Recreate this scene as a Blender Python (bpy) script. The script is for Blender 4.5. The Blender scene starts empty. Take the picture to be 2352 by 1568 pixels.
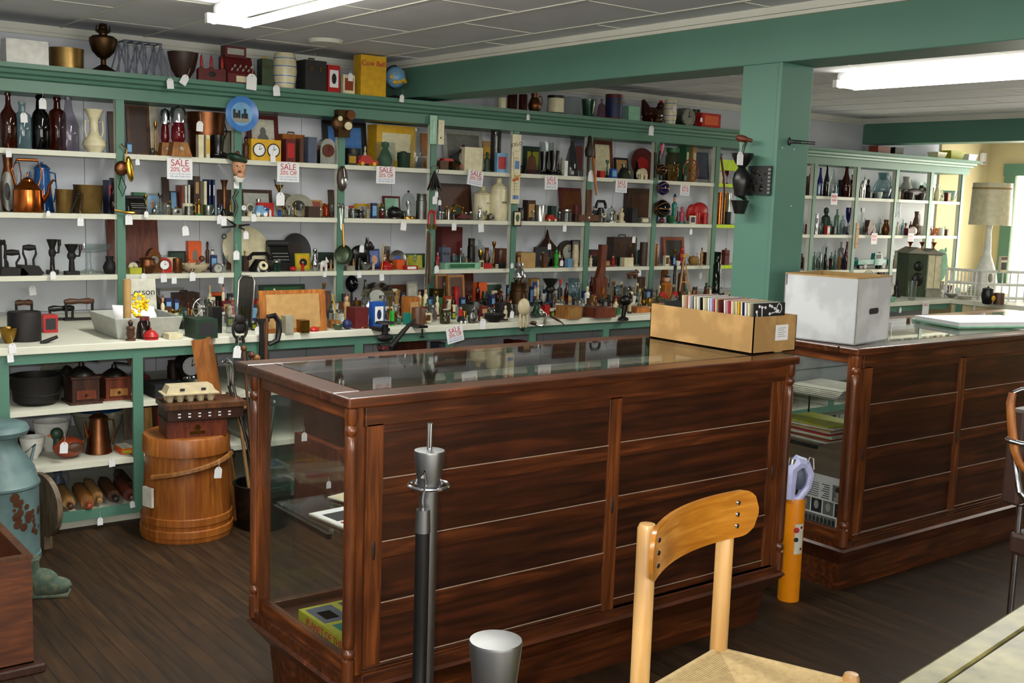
import bpy, bmesh, math, random
from mathutils import Vector, Matrix
random.seed(7)
S = bpy.context.scene
COL = S.collection
PI = math.pi
# ---------------------------------------------------------------- camera
H = 1.6
F = 2558.2
R_ = Vector((0.79462865, -0.60622566, 0.03249261))
U_ = Vector((0.0518092, 0.12104208, 0.99129442))
W_ = Vector((0.60488108, 0.78602752, -0.12759157))
cam_d = bpy.data.cameras.new('camera')
cam = bpy.data.objects.new('camera', cam_d)
COL.objects.link(cam)
cam_d.sensor_width = 36
cam_d.lens = F / 2352 * 36
cam_d.clip_start = .02
m4 = Matrix((R_, U_, -W_)).transposed().to_4x4()
m4.translation = (0, 0, H)
cam.matrix_world = m4
S.camera = cam
# ---------------------------------------------------------------- colour management, world
S.view_settings.view_transform = 'Standard'
S.view_settings.look = 'None'
S.view_settings.exposure = 0.25
S.view_settings.gamma = 1.0
S.view_settings.use_curve_mapping = False
cy = S.cycles
cy.max_bounces = 6; cy.diffuse_bounces = 3; cy.glossy_bounces = 3; cy.transmission_bounces = 2; cy.transparent_max_bounces = 24
cy.use_adaptive_sampling = True; cy.adaptive_threshold = .06; cy.use_denoising = True; cy.caustics_reflective = False; cy.caustics_refractive = False
wd = bpy.data.worlds.new('world')
S.world = wd
wd.use_nodes = True
wd.node_tree.nodes['Background'].inputs[0].default_value = (.85, .92, 1, 1)
wd.node_tree.nodes['Background'].inputs[1].default_value = 1.2
# ---------------------------------------------------------------- lights
def area(name, loc, rot, sx, sy, power, color=(1, 1, 1)):
 d = bpy.data.lights.new(name, 'AREA')
 d.shape = 'RECTANGLE'; d.size = sx; d.size_y = sy; d.energy = power; d.color = color
 o = bpy.data.objects.new(name, d); COL.objects.link(o)
 o.location = loc; o.rotation_euler = rot
 return o
fl = bpy.data.lights.new('camera_flash', 'POINT')
fl.energy = 120; fl.shadow_soft_size = .025; fl.color = (1, .98, .93)
flo = bpy.data.objects.new('camera_flash', fl); COL.objects.link(flo)
flo.location = Vector((0, 0, H)) + U_ * .07 - R_ * .05
# added fill light behind the camera, and daylight through the far end window
area('daylight_front_windows', (1.2, -3.3, 1.5), (math.radians(90), 0, 0), 5.5, 1.7, 70, (.9, .95, 1))
area('daylight_end_window', (11.12, 5.2, 1.45), (0, math.radians(90), 0), 1.3, 1.5, 42, (1, .97, .88))

# ---------------------------------------------------------------- pixel helpers (real distance always given)
def ray(x, y):
 return W_ + R_ * ((x - 1176) / F) - U_ * ((y - 784) / F)
def on_y(x, y, Y):
 v = ray(x, y) * (Y / ray(x, y).y); v.z += H; return v
def on_z(x, y, z):
 r = ray(x, y); v = r * ((z - H) / r.z); v.z += H; return v
def on_x(x, y, X):
 v = ray(x, y) * (X / ray(x, y).x); v.z += H; return v
def zc(p):
 return (Vector(p) - Vector((0, 0, H))).dot(W_)

# ---------------------------------------------------------------- materials
def hexc(s):
 s = s.lstrip('#')
 c = [int(s[i:i + 2], 16) / 255 for i in (0, 2, 4)]
 return tuple((v / 12.92 if v <= .04045 else ((v + .055) / 1.055) ** 2.4) for v in c) + (1,)
MATS = {}
def newmat(key):
 m = bpy.data.materials.new(key); m.use_nodes = True; MATS[key] = m
 nt = m.node_tree; b = nt.nodes['Principled BSDF']
 return m, nt, b
def plain(key, hx, rough=.5, metal=0.0, var=.12, scale=25, bump=0.0, spec=.5, emit=0, coat=0):
 m, nt, b = newmat(key)
 c = hexc(hx)
 b.inputs['Roughness'].default_value = rough
 b.inputs['Metallic'].default_value = metal
 b.inputs['Specular IOR Level'].default_value = spec
 b.inputs['Coat Weight'].default_value = coat
 tc = nt.nodes.new('ShaderNodeTexCoord')
 n = nt.nodes.new('ShaderNodeTexNoise'); n.inputs['Scale'].default_value = scale; n.inputs['Detail'].default_value = 2
 nt.links.new(tc.outputs['Object'], n.inputs['Vector'])
 r = nt.nodes.new('ShaderNodeValToRGB')
 r.color_ramp.elements[0].position = .3; r.color_ramp.elements[1].position = .7
 r.color_ramp.elements[0].color = tuple(v * (1 - var) for v in c[:3]) + (1,)
 r.color_ramp.elements[1].color = tuple(min(1, v * (1 + var)) for v in c[:3]) + (1,)
 nt.links.new(n.outputs['Fac'], r.inputs['Fac'])
 nt.links.new(r.outputs['Color'], b.inputs['Base Color'])
 if bump:
  bp = nt.nodes.new('ShaderNodeBump'); bp.inputs['Strength'].default_value = bump; bp.inputs['Distance'].default_value = .004
  nt.links.new(n.outputs['Fac'], bp.inputs['Height']); nt.links.new(bp.outputs['Normal'], b.inputs['Normal'])
 if emit:
  b.inputs['Emission Color'].default_value = c; b.inputs['Emission Strength'].default_value = emit
 return m
def mottled(key, c1, c2, scale, rough=.6, lo=.45, hi=.6, metal=0):
 m, nt, b = newmat(key)
 tc = nt.nodes.new('ShaderNodeTexCoord')
 n = nt.nodes.new('ShaderNodeTexNoise'); n.inputs['Scale'].default_value = scale; n.inputs['Detail'].default_value = 6
 nt.links.new(tc.outputs['Object'], n.inputs['Vector'])
 r = nt.nodes.new('ShaderNodeValToRGB')
 r.color_ramp.elements[0].position = lo; r.color_ramp.elements[1].position = hi
 r.color_ramp.elements[0].color = hexc(c1); r.color_ramp.elements[1].color = hexc(c2)
 nt.links.new(n.outputs['Fac'], r.inputs['Fac']); nt.links.new(r.outputs['Color'], b.inputs['Base Color'])
 b.inputs['Roughness'].default_value = rough; b.inputs['Metallic'].default_value = metal
 return m
def wood(key, c1, c2, grain=(1, 22, 22), rough=.4, scale=3.0, c3=None, bump=.15, coat=0):
 m, nt, b = newmat(key)
 tc = nt.nodes.new('ShaderNodeTexCoord'); mp = nt.nodes.new('ShaderNodeMapping')
 mp.inputs['Scale'].default_value = grain
 n = nt.nodes.new('ShaderNodeTexNoise'); n.inputs['Scale'].default_value = scale; n.inputs['Detail'].default_value = 8; n.inputs['Distortion'].default_value = .6
 nt.links.new(tc.outputs['Object'], mp.inputs['Vector']); nt.links.new(mp.outputs['Vector'], n.inputs['Vector'])
 r = nt.nodes.new('ShaderNodeValToRGB')
 r.color_ramp.elements[0].position = .3; r.color_ramp.elements[1].position = .72
 r.color_ramp.elements[0].color = hexc(c1); r.color_ramp.elements[1].color = hexc(c2)
 if c3:
  e = r.color_ramp.elements.new(.52); e.color = hexc(c3)
 nt.links.new(n.outputs['Fac'], r.inputs['Fac'])
 big = nt.nodes.new('ShaderNodeTexNoise'); big.inputs['Scale'].default_value = 3.5
 nt.links.new(tc.outputs['Object'], big.inputs['Vector'])
 mx = nt.nodes.new('ShaderNodeMixRGB'); mx.blend_type = 'MULTIPLY'; mx.inputs['Fac'].default_value = .55
 nt.links.new(r.outputs['Color'], mx.inputs['Color1'])
 rr = nt.nodes.new('ShaderNodeValToRGB'); rr.color_ramp.elements[0].color = (.35, .3, .3, 1); rr.color_ramp.elements[0].position = .35; rr.color_ramp.elements[1].position = .62
 nt.links.new(big.outputs['Fac'], rr.inputs['Fac']); nt.links.new(rr.outputs['Color'], mx.inputs['Color2'])
 nt.links.new(mx.outputs['Color'], b.inputs['Base Color'])
 b.inputs['Roughness'].default_value = rough; b.inputs['Coat Weight'].default_value = coat; b.inputs['Coat Roughness'].default_value = .2
 if bump:
  bp = nt.nodes.new('ShaderNodeBump'); bp.inputs['Strength'].default_value = bump; bp.inputs['Distance'].default_value = .002
  nt.links.new(n.outputs['Fac'], bp.inputs['Height']); nt.links.new(bp.outputs['Normal'], b.inputs['Normal'])
 return m
def glass(key, hx, density=.5, rough=.03):
 """single-walled glass: tinted transparency with a glossy coat by Fresnel, plus a little body colour"""
 m, nt, b = newmat(key)
 nt.nodes.remove(b)
 out = nt.nodes['Material Output']
 c = hexc(hx)
 tr = nt.nodes.new('ShaderNodeBsdfTransparent'); tr.inputs[0].default_value = tuple(1 - (1 - v) * density for v in c[:3]) + (1,)
 gl = nt.nodes.new('ShaderNodeBsdfGlossy'); gl.inputs['Roughness'].default_value = rough
 df = nt.nodes.new('ShaderNodeBsdfDiffuse'); df.inputs[0].default_value = c
 tc = nt.nodes.new('ShaderNodeTexCoord'); nz = nt.nodes.new('ShaderNodeTexNoise'); nz.inputs['Scale'].default_value = 18
 nt.links.new(tc.outputs['Object'], nz.inputs['Vector'])
 mm = nt.nodes.new('ShaderNodeMath'); mm.operation = 'MULTIPLY'; mm.inputs[1].default_value = .22 * density
 nt.links.new(nz.outputs['Fac'], mm.inputs[0])
 m1 = nt.nodes.new('ShaderNodeMixShader'); nt.links.new(mm.outputs[0], m1.inputs[0])
 nt.links.new(tr.outputs[0], m1.inputs[1]); nt.links.new(df.outputs[0], m1.inputs[2])
 fr = nt.nodes.new('ShaderNodeFresnel'); ge = nt.nodes.new('ShaderNodeNewGeometry')
 mr = nt.nodes.new('ShaderNodeMapRange'); mr.inputs['To Min'].default_value = 1.5; mr.inputs['To Max'].default_value = 1 / 1.5
 nt.links.new(ge.outputs['Backfacing'], mr.inputs['Value']); nt.links.new(mr.outputs[0], fr.inputs[0])
 m2 = nt.nodes.new('ShaderNodeMixShader'); nt.links.new(fr.outputs[0], m2.inputs[0])
 nt.links.new(m1.outputs[0], m2.inputs[1]); nt.links.new(gl.outputs[0], m2.inputs[2])
 nt.links.new(m2.outputs[0], out.inputs['Surface'])
 return m
def emis(key, hx, st):
 m, nt, b = newmat(key)
 b.inputs['Base Color'].default_value = hexc(hx)
 b.inputs['Emission Color'].default_value = hexc(hx); b.inputs['Emission Strength'].default_value = st
 return m
PAL = {  # name: (hex, roughness, metallic)
 'white': ('dcdcd6', .5, 0), 'cream': ('d6cdaa', .35, 0), 'tan': ('a8834f', .6, 0), 'brown': ('4c2c18', .5, 0), 'darkbrown': ('24140c', .5, 0),
 'black': ('0c0b0c', .35, 0), 'charcoal': ('1e1e20', .6, 0), 'grey': ('6c6c66', .6, 0), 'lightgrey': ('a2a49c', .5, 0), 'red': ('a81a18', .4, 0), 'darkred': ('571012', .5, 0),
 'orange': ('d2561c', .45, 0), 'yellow': ('cfa01c', .5, 0), 'lime': ('a2a31e', .5, 0), 'neon': ('b6d11e', .6, 0), 'green': ('1f5c34', .5, 0), 'darkgreen': ('14301f', .5, 0), 'brightgreen': ('2a9a30', .4, 0), 'mint': ('86b79c', .3, 0),
 'teal': ('1f7a6c', .3, 0), 'blue': ('1c4c9c', .3, 0), 'enamelblue': ('1b5290', .18, 0), 'navy': ('16204c', .5, 0), 'plateblue': ('4478bb', .25, 0), 'skyblue': ('6f9fc6', .4, 0), 'slate': ('4c5468', .45, 0), 'pink': ('bb4660', .4, 0), 'lavender': ('bcc0ea', .35, 0),
 'brass': ('94702f', .28, 1), 'gold': ('c2953a', .22, 1), 'copper': ('b5622e', .2, 1), 'oldbrass': ('8c7040', .36, .85), 'oldcopper': ('71482f', .38, 1), 'bronze': ('4e3a26', .45, 1), 'chrome': ('c9cbd0', .08, 1), 'silver': ('a9aaa6', .28, 1), 'pewter': ('6a6b66', .4, 1), 'iron': ('221f1e', .6, .5), 'darkmetal': ('33322f', .4, .9), 'olivemetal': ('4f5c48', .4, .7),
 'leather': ('38231a', .5, 0), 'bootblack': ('0b0a0b', .2, 0), 'card': ('a88653', .8, 0), 'paper': ('c9c7b8', .8, 0), 'terracotta': ('8a3a1e', .35, 0), 'flesh': ('c48f6c', .5, 0), 'stone': ('8b8878', .6, 0), 'wicker': ('8d6a32', .7, 0), 'bone': ('c3b593', .4, 0)}
GL = {'g_amber': ('7a2c0c', .93), 'g_clear': ('c9d6d4', .35), 'g_green': ('5f9a7c', .7), 'g_dkgreen': ('123420', .93), 'g_black': ('0a0a14', .97), 'g_blue': ('1c2f9c', .85), 'g_violet': ('b0a4bb', .5), 'g_pink': ('c07f9a', .6), 'g_red': ('b0142c', .85), 'g_yellow': ('e8bc20', .6), 'g_aqua': ('86b3ba', .5), 'g_brown': ('4a2412', .9), 'g_olive': ('6b6a3a', .8), 'g_smoke': ('7c7a78', .6)}
WD = {'w_oak': ('7c4a1e', 'b07a3c'), 'w_dark': ('23110a', '4a2614'), 'w_red': ('4a1a0e', '7c3a1c'), 'w_brown': ('3e2211', '6e4222'), 'w_light': ('a8793f', 'd2a564'), 'w_grey': ('4f4234', '85735c'), 'w_orange': ('8a4716', 'c07a2c')}
def mat(k):
 if k in MATS: return MATS[k]
 if k in PAL:
  h, r, me = PAL[k]; return plain(k, h, r, me)
 if k in GL:
  h, d = GL[k]; return glass(k, h, d)
 if k in WD:
  a, b = WD[k]; return wood(k, a, b, grain=(9, 9, 1.5), rough=.45, scale=6)
 raise KeyError(k)
plain('green_paint', '517b69', .42, 0, .05, 3, .05)
plain('green_beam', '527c6c', .5, 0, .05, 2, .05)
plain('shelf_white', 'd3d3c2', .5, 0, .04, 6)
plain('wall_white', 'c6cad2', .7, 0, .04, 4)
plain('wall_cream', 'c3b58c', .8, 0, .05, 3)
plain('ceiling_panel', 'd2d4dc', .85, 0, .04, 5)
plain('batten', 'd0d0c6', .6, 0, .03, 6)
plain('label_white', 'e2e2e4', .6, 0, .02, 9)
plain('ink', '141418', .7)
plain('ink_red', 'b3263a', .7)
plain('ink_blue', '5b7fb5', .7)
wood('case_wood', '34180a', '703a1a', (1.2, 16, 16), .3, 3.2, '4e2610', .12, .3)
wood('case_wood_v', '45210e', '8e4e22', (16, 16, 1.2), .3, 3.2, '663516', .12, .3)
wood('case_panel', '241007', '582a12', (1.0, 14, 14), .32, 2.6, '3c1c0c', .12, .3)
wood('case_wood_y', '3c1c0c', '824720', (16, 1.2, 16), .3, 3.2, '5c2e13', .12, .3)
wood('beech', 'cf9a54', 'e3b676', (14, 14, 1.2), .35, 3, None, .05, .2)
wood('plywood', 'a9691c', 'd8963a', (2, 2, 16), .25, 3, 'bf7c26', .05, .4)
wood('barrel_wood', '8e4a18', 'bd7630', (20, 20, 1.2), .4, 3, 'a15e22')
wood('trunk_wood', '4a2410', '7c4420', (2, 16, 16), .5, 3, '5f3218')
mottled('worn_rail', '25180f', '5f584c', 30, .3)
mottled('box_card', '9e7a48', 'b48d58', 8, .85)
mottled('white_card', 'b9bcc0', 'cfd2d6', 6, .4)
mottled('can_blue', '566e70', '66807f', 9, .45)
mottled('boot_green', '44564a', '606650', 40, .9)
mottled('desk_top', '5e582a', '94894c', 14, .3, .35, .75)
glass('pane', 'b9d2c4', .07, .02)
glass('pane_top', 'a8c8b8', .07, .02)
plain('brushed_steel', '777878', .4, 1, .04, 40)
emis('tube_light', 'fffbe8', 14)
emis('window_glow', 'fff6e0', 3.6)
plain('gold_glass', 'ffcf08', .15)
plain('worn_edge', 'a08a78', .5)  # pale colour for the highlights painted along the door panels

# ---------------------------------------------------------------- mesh helper
class MB:
 def __init__(s):
  s.bm = bmesh.new(); s.sm = False
 def box(s, x0, x1, y0, y1, z0, z1, M=None):
  vs = [s.bm.verts.new((x, y, z)) for x in (x0, x1) for y in (y0, y1) for z in (z0, z1)]
  if M is not None:
   for v in vs: v.co = M @ v.co
  for f in ((0, 1, 3, 2), (4, 6, 7, 5), (0, 4, 5, 1), (2, 3, 7, 6), (0, 2, 6, 4), (1, 5, 7, 3)):
   s.bm.faces.new([vs[i] for i in f])
  return s
 def lathe(s, prof, n=20, c=(0, 0, 0), M=None, sx=1, sy=1):
  s.sm = True
  rings = []
  for r, z in prof:
   if r < 1e-5: rings.append([s.bm.verts.new((c[0], c[1], c[2] + z))])
   else: rings.append([s.bm.verts.new((c[0] + r * math.cos(2 * PI * i / n) * sx, c[1] + r * math.sin(2 * PI * i / n) * sy, c[2] + z)) for i in range(n)])
  if M is not None:
   for g in rings:
    for v in g: v.co = M @ v.co
  for a, b in zip(rings, rings[1:]):
   for i in range(n):
    j = (i + 1) % n
    if len(a) == 1 and len(b) == 1: continue
    if len(a) == 1: s.bm.faces.new((a[0], b[j], b[i]))
    elif len(b) == 1: s.bm.faces.new((a[i], a[j], b[0]))
    else: s.bm.faces.new((a[i], a[j], b[j], b[i]))
  return s
 def cyl(s, p0, p1, r, r1=None, n=14):
  p0 = Vector(p0); p1 = Vector(p1); d = p1 - p0; L = d.length
  q = d.to_track_quat('Z', 'Y').to_matrix().to_4x4(); q.translation = p0
  r1 = r if r1 is None else r1
  return s.lathe([(0, 0), (r, 0), (r1, L), (0, L)], n, M=q)
 def sph(s, c, rx, ry=None, rz=None, n=14, M=None):
  ry = rx if ry is None else ry; rz = rx if rz is None else rz
  k = max(6, n // 2)
  T = Matrix.Translation(c)
  if M is not None: T = T @ M
  T = T @ Matrix.Diagonal((rx, ry, rz, 1))
  return s.lathe([(math.sin(PI * i / k), -math.cos(PI * i / k)) for i in range(k + 1)], n, M=T)
 def tube(s, pts, r, n=8, closed=False):
  s.sm = True
  pts = [Vector(p) for p in pts]; m = len(pts)
  rr = r if isinstance(r, (list, tuple)) else [r] * m
  rings = []; up = None
  for i, p in enumerate(pts):
   a = pts[(i - 1) % m] if (closed or i) else p
   b = pts[(i + 1) % m] if (closed or i < m - 1) else p
   t = (b - a).normalized()
   if up is None:
    up = Vector((0, 0, 1)) if abs(t.z) < .9 else Vector((1, 0, 0))
   u = (up - t * up.dot(t)).normalized(); w = t.cross(u); up = u
   rings.append([s.bm.verts.new(p + (u * math.cos(2 * PI * k / n) + w * math.sin(2 * PI * k / n)) * rr[i]) for k in range(n)])
  prs = list(zip(rings, rings[1:])) + ([(rings[-1], rings[0])] if closed else [])
  for a, b in prs:
   for k in range(n):
    j = (k + 1) % n
    s.bm.faces.new((a[k], a[j], b[j], b[k]))
  if not closed:
   s.bm.faces.new(rings[0][::-1]); s.bm.faces.new(rings[-1])
  return s
 def prism(s, poly, y0, y1, M=None):
  """poly of (x, z), extruded along y"""
  a = [s.bm.verts.new((x, y0, z)) for x, z in poly]; b = [s.bm.verts.new((x, y1, z)) for x, z in poly]
  if M is not None:
   for v in a + b: v.co = M @ v.co
  n = len(poly)
  s.bm.faces.new(a[::-1]); s.bm.faces.new(b)
  for i in range(n):
   j = (i + 1) % n; s.bm.faces.new((a[i], a[j], b[j], b[i]))
  return s
 def xf(s, M):
  for v in s.bm.verts: v.co = M @ v.co
  return s
 def obj(s, name, mt, parent=None, bevel=0, loc=None):
  bmesh.ops.recalc_face_normals(s.bm, faces=s.bm.faces[:])
  me = bpy.data.meshes.new(name)
  if s.sm:
   for f in s.bm.faces: f.smooth = True
  s.bm.to_mesh(me); s.bm.free()
  if s.sm: me.set_sharp_from_angle(angle=math.radians(38))
  me.materials.append(mat(mt) if isinstance(mt, str) else mt)
  o = bpy.data.objects.new(name, me); COL.objects.link(o)
  if parent is not None: o.parent = parent
  if loc is not None: o.location = loc
  if bevel:
   md = o.modifiers.new('bevel', 'BEVEL'); md.width = bevel; md.segments = 2; md.limit_method = 'ANGLE'
  return o
def B(*a, **k): return MB().box(*a, **k)
def RX(a): return Matrix.Rotation(a, 4, 'X')
def RY(a): return Matrix.Rotation(a, 4, 'Y')
def RZ(a): return Matrix.Rotation(a, 4, 'Z')
def TR(x, y, z): return Matrix.Translation((x, y, z))
def tag(o, label, cat, group=None):
 o['label'] = label; o['category'] = cat
 if group: o['group'] = group
 return o
def struct(o): o['kind'] = 'structure'; return o
def thing(name, label, cat=None, loc=(0, 0, 0), rz=0, group=None):
 o = bpy.data.objects.new(name, None); COL.objects.link(o); o.location = loc; o.rotation_euler = (0, 0, rz)
 o.empty_display_size = .05
 return tag(o, label, cat or name.split('_')[-1], group)
def text(s, size, name, mt, parent, M, depth=.0006, font_shear=0, align='CENTER', sx=1):
 cu = bpy.data.curves.new(name, 'FONT'); cu.body = s; cu.size = size; cu.extrude = depth; cu.align_x = align; cu.align_y = 'CENTER'; cu.shear = font_shear
 t = bpy.data.objects.new('tmp', cu); COL.objects.link(t)
 dg = bpy.context.evaluated_depsgraph_get()
 me = bpy.data.meshes.new_from_object(t.evaluated_get(dg)); me.name = name
 bpy.data.objects.remove(t)
 me.transform(M @ RX(PI / 2) @ Matrix.Diagonal((sx, 1, 1, 1)))
 me.materials.clear(); me.materials.append(mat(mt))
 o = bpy.data.objects.new(name, me); COL.objects.link(o); o.parent = parent
 return o
def copy_tree(o, parent=None):
 c = o.copy(); COL.objects.link(c)
 if parent: c.parent = parent
 for ch in o.children: copy_tree(ch, c)
 return c
# ================================================================ ROOM
X0r, X1r, Y0r, Y1r, ZC = -2.6, 11.25, -3.4, 6.47, 2.44
def floor_mat():
 m, nt, b = newmat('floor_boards')
 tc = nt.nodes.new('ShaderNodeTexCoord'); mp = nt.nodes.new('ShaderNodeMapping')
 mp.inputs['Rotation'].default_value = (0, 0, PI / 2)
 nt.links.new(tc.outputs['Object'], mp.inputs['Vector'])
 br = nt.nodes.new('ShaderNodeTexBrick'); br.inputs['Scale'].default_value = 1
 br.inputs['Brick Width'].default_value = 1.9; br.inputs['Row Height'].default_value = .06; br.inputs['Mortar Size'].default_value = .0016
 br.inputs['Color1'].default_value = hexc('2b1d0e'); br.inputs['Color2'].default_value = hexc('3a2814'); br.inputs['Mortar'].default_value = hexc('120b06')
 nt.links.new(mp.outputs['Vector'], br.inputs['Vector'])
 n = nt.nodes.new('ShaderNodeTexNoise'); n.inputs['Scale'].default_value = 3; n.inputs['Detail'].default_value = 8
 mp2 = nt.nodes.new('ShaderNodeMapping'); mp2.inputs['Scale'].default_value = (14, 1.2, 1)
 nt.links.new(tc.outputs['Object'], mp2.inputs['Vector']); nt.links.new(mp2.outputs['Vector'], n.inputs['Vector'])
 r = nt.nodes.new('ShaderNodeValToRGB'); r.color_ramp.elements[0].position = .35; r.color_ramp.elements[1].position = .75
 r.color_ramp.elements[0].color = (.55, .5, .45, 1); r.color_ramp.elements[1].color = (1.5, 1.4, 1.2, 1)
 nt.links.new(n.outputs['Fac'], r.inputs['Fac'])
 mx = nt.nodes.new('ShaderNodeMixRGB'); mx.blend_type = 'MULTIPLY'; mx.inputs['Fac'].default_value = 1
 nt.links.new(br.outputs['Color'], mx.inputs['Color1']); nt.links.new(r.outputs['Color'], mx.inputs['Color2'])
 nt.links.new(mx.outputs['Color'], b.inputs['Base Color'])
 r2 = nt.nodes.new('ShaderNodeMapRange'); r2.inputs['To Min'].default_value = .5; r2.inputs['To Max'].default_value = .7
 nt.links.new(n.outputs['Fac'], r2.inputs['Value']); nt.links.new(r2.outputs[0], b.inputs['Roughness'])
 bp = nt.nodes.new('ShaderNodeBump'); bp.inputs['Strength'].default_value = .25; bp.inputs['Distance'].default_value = .003
 nt.links.new(n.outputs['Fac'], bp.inputs['Height']); nt.links.new(bp.outputs['Normal'], b.inputs['Normal'])
floor_mat()
MATS['floor_boards'].node_tree.nodes['Principled BSDF'].inputs['Specular IOR Level'].default_value = .3
struct(B(X0r, X1r, Y0r, Y1r, -.1, 0).obj('floor', 'floor_boards'))
struct(B(X0r, X1r, Y1r, Y1r + .1, 0, ZC).obj('wall_back', 'wall_white'))
# cream stretch of the back wall beyond the second shelving unit
struct(B(10.36, X1r, Y1r - .02, Y1r - .001, 0, ZC).obj('wall_back_cream', 'wall_cream'))
struct(B(X0r - .1, X0r, Y0r, Y1r, 0, ZC).obj('wall_left', 'wall_white'))
# far end wall with a window opening
ew = MB()
ew.box(X1r, X1r + .1, Y0r, 4.25, 0, ZC); ew.box(X1r, X1r + .1, 6.14, Y1r, 0, ZC)
ew.box(X1r, X1r + .1, 4.25, 6.14, 0, .74); ew.box(X1r, X1r + .1, 4.25, 6.14, 2.0, ZC)
struct(ew.obj('wall_right', 'wall_cream'))
w = bpy.data.objects.new('window_1', None); COL.objects.link(w); struct(w)
f = MB()
f.box(X1r - .03, X1r, 4.15, 4.27, .66, 2.1); f.box(X1r - .03, X1r, 6.12, 6.24, .66, 2.1)
f.box(X1r - .036, X1r, 4.14, 6.25, 2.0, 2.12); f.box(X1r - .06, X1r, 4.1, 6.28, .66, .76)
f.obj('window_frame', 'green_paint', w)
B(X1r + .06, X1r + .07, 4.25, 6.14, .74, 2.0).obj('window_pane', 'window_glow', w)
f = MB()
for i in range(42): f.box(X1r + .012, X1r + .034, 4.28, 6.12, .78 + i * .029, .7815 + i * .029)
f.obj('window_blind', 'label_white', w)
# front wall behind the camera with two openings for added light panes
fw = MB()
fw.box(X0r, X1r, Y0r - .1, Y0r, 0, .65); fw.box(X0r, X1r, Y0r - .1, Y0r, 2.3, ZC)
for a, b in ((X0r, -1.6), (1.0, 1.4), (4.0, X1r)): fw.box(a, b, Y0r - .1, Y0r, .65, 2.3)
struct(fw.obj('wall_front', 'wall_cream'))
for i, (a, b) in enumerate(((-1.6, 1.0), (1.4, 4.0))):
 struct(B(a, b, Y0r - .09, Y0r - .07, .65, 2.3).obj('window_%d' % (i + 2), 'window_glow'))  # unseen glowing panes, added to light the room from behind
# ceiling with running-bond panels
struct(B(X0r, X1r, Y0r, Y1r, ZC, ZC + .1).obj('ceiling', 'ceiling_panel'))
bt = MB(); t = .007
xs = [2.71 + .457 * i for i in range(-11, 18)]
for k, x in enumerate(xs):
 bt.box(x - t, x + t, Y0r, Y1r, ZC - .004, ZC)
 y = 5.07 - (.46 if k % 2 else 0) - .92 * 9
 while y < Y1r:
  if y > Y0r: bt.box(x - .457, x, y - t, y + t, ZC - .003, ZC)
  y += .92
struct(bt.obj('trim_1', 'batten'))
# crown strips
c = MB(); c.box(X0r, X1r, Y1r - .03, Y1r, ZC - .035, ZC); c.box(X0r, X1r, Y1r - .018, Y1r, ZC - .055, ZC - .03)
for xb in (3.84, 9.06):
 c.box(xb - .035, xb, Y0r, Y1r, ZC - .03, ZC); c.box(xb - .018, xb, Y0r, Y1r, ZC - .045, ZC - .03)
 c.box(xb + .25, xb + .28, Y0r, Y1r, ZC - .03, ZC)
struct(c.obj('trim_2', 'batten'))
# beams and the green column
for i, xb in enumerate((3.84, 9.06)):
 struct(B(xb, xb + .25, Y0r, Y1r, 2.21, ZC).obj('trim_%d' % (3 + i), 'green_beam', bevel=.004))
cm = MB(); cm.box(3.84, 4.05, 3.168, 3.385, 0, 2.21); cm.box(3.835, 3.84, 3.165, 3.185, 0, 2.21)
struct(cm.obj('trim_5', 'green_beam', bevel=.004))
# smoke-alarm patch on the ceiling
tag(MB().lathe([(0, 0), (.1, 0), (.09, -.02), (0, -.022)], 24, c=(3.02, 5.72, ZC)).obj('ceiling_plate', 'batten'), 'round white cover plate on the grey ceiling near the yellow box', 'plate')

def fixture(x, y1, y0, w, label, st):
 t = thing('fluorescent_light', label, 'ceiling light', (x, y1, ZC), 0, 'twin-tube fluorescent ceiling lights')
 L = y1 - y0
 b = MB(); b.prism([(-w * .26, 0), (w * .26, 0), (w * .3, -.02), (w * .3, -.055), (-w * .3, -.055), (-w * .3, -.02)], -L, 0)
 b.obj('housing', 'label_white', t)
 B(-w * .5, w * .5, -.03, .0, -.095, -.05).obj('end_cap', 'label_white', t)
 B(-w * .5, w * .5, -L, -L + .03, -.095, -.05).obj('end_cap', 'label_white', t)
 for s in (-1, 1):
  MB().cyl((s * w * .36, -L + .03, -.08), (s * w * .36, -.03, -.08), .019).obj('tube', 'tube_light', t)
 d = bpy.data.lights.new('tube_glow', 'AREA'); d.shape = 'RECTANGLE'; d.size = w * .9; d.size_y = L * .96; d.energy = st; d.color = (1, 1, .95)
 o = bpy.data.objects.new('tube_glow', d); COL.objects.link(o); o.location = (x, y1 - L / 2, ZC - .105)
fixture(2.14, 5.02, 2.58, .21, 'twin-tube fluorescent light over the antique shelves, left of the green beam', 42)
fixture(5.95, 4.42, 1.98, .21, 'twin-tube fluorescent light right of the green column', 40)
fixture(-.6, 3.2, .76, .21, 'twin-tube fluorescent light behind the camera on the shop ceiling', 34)  # extra fixture out of view, added for its light
fixture(9.9, 3.0, .56, .21, 'twin-tube fluorescent light in the far bay beyond the second beam', 34)  # also out of view, put in only to brighten the far side

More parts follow.
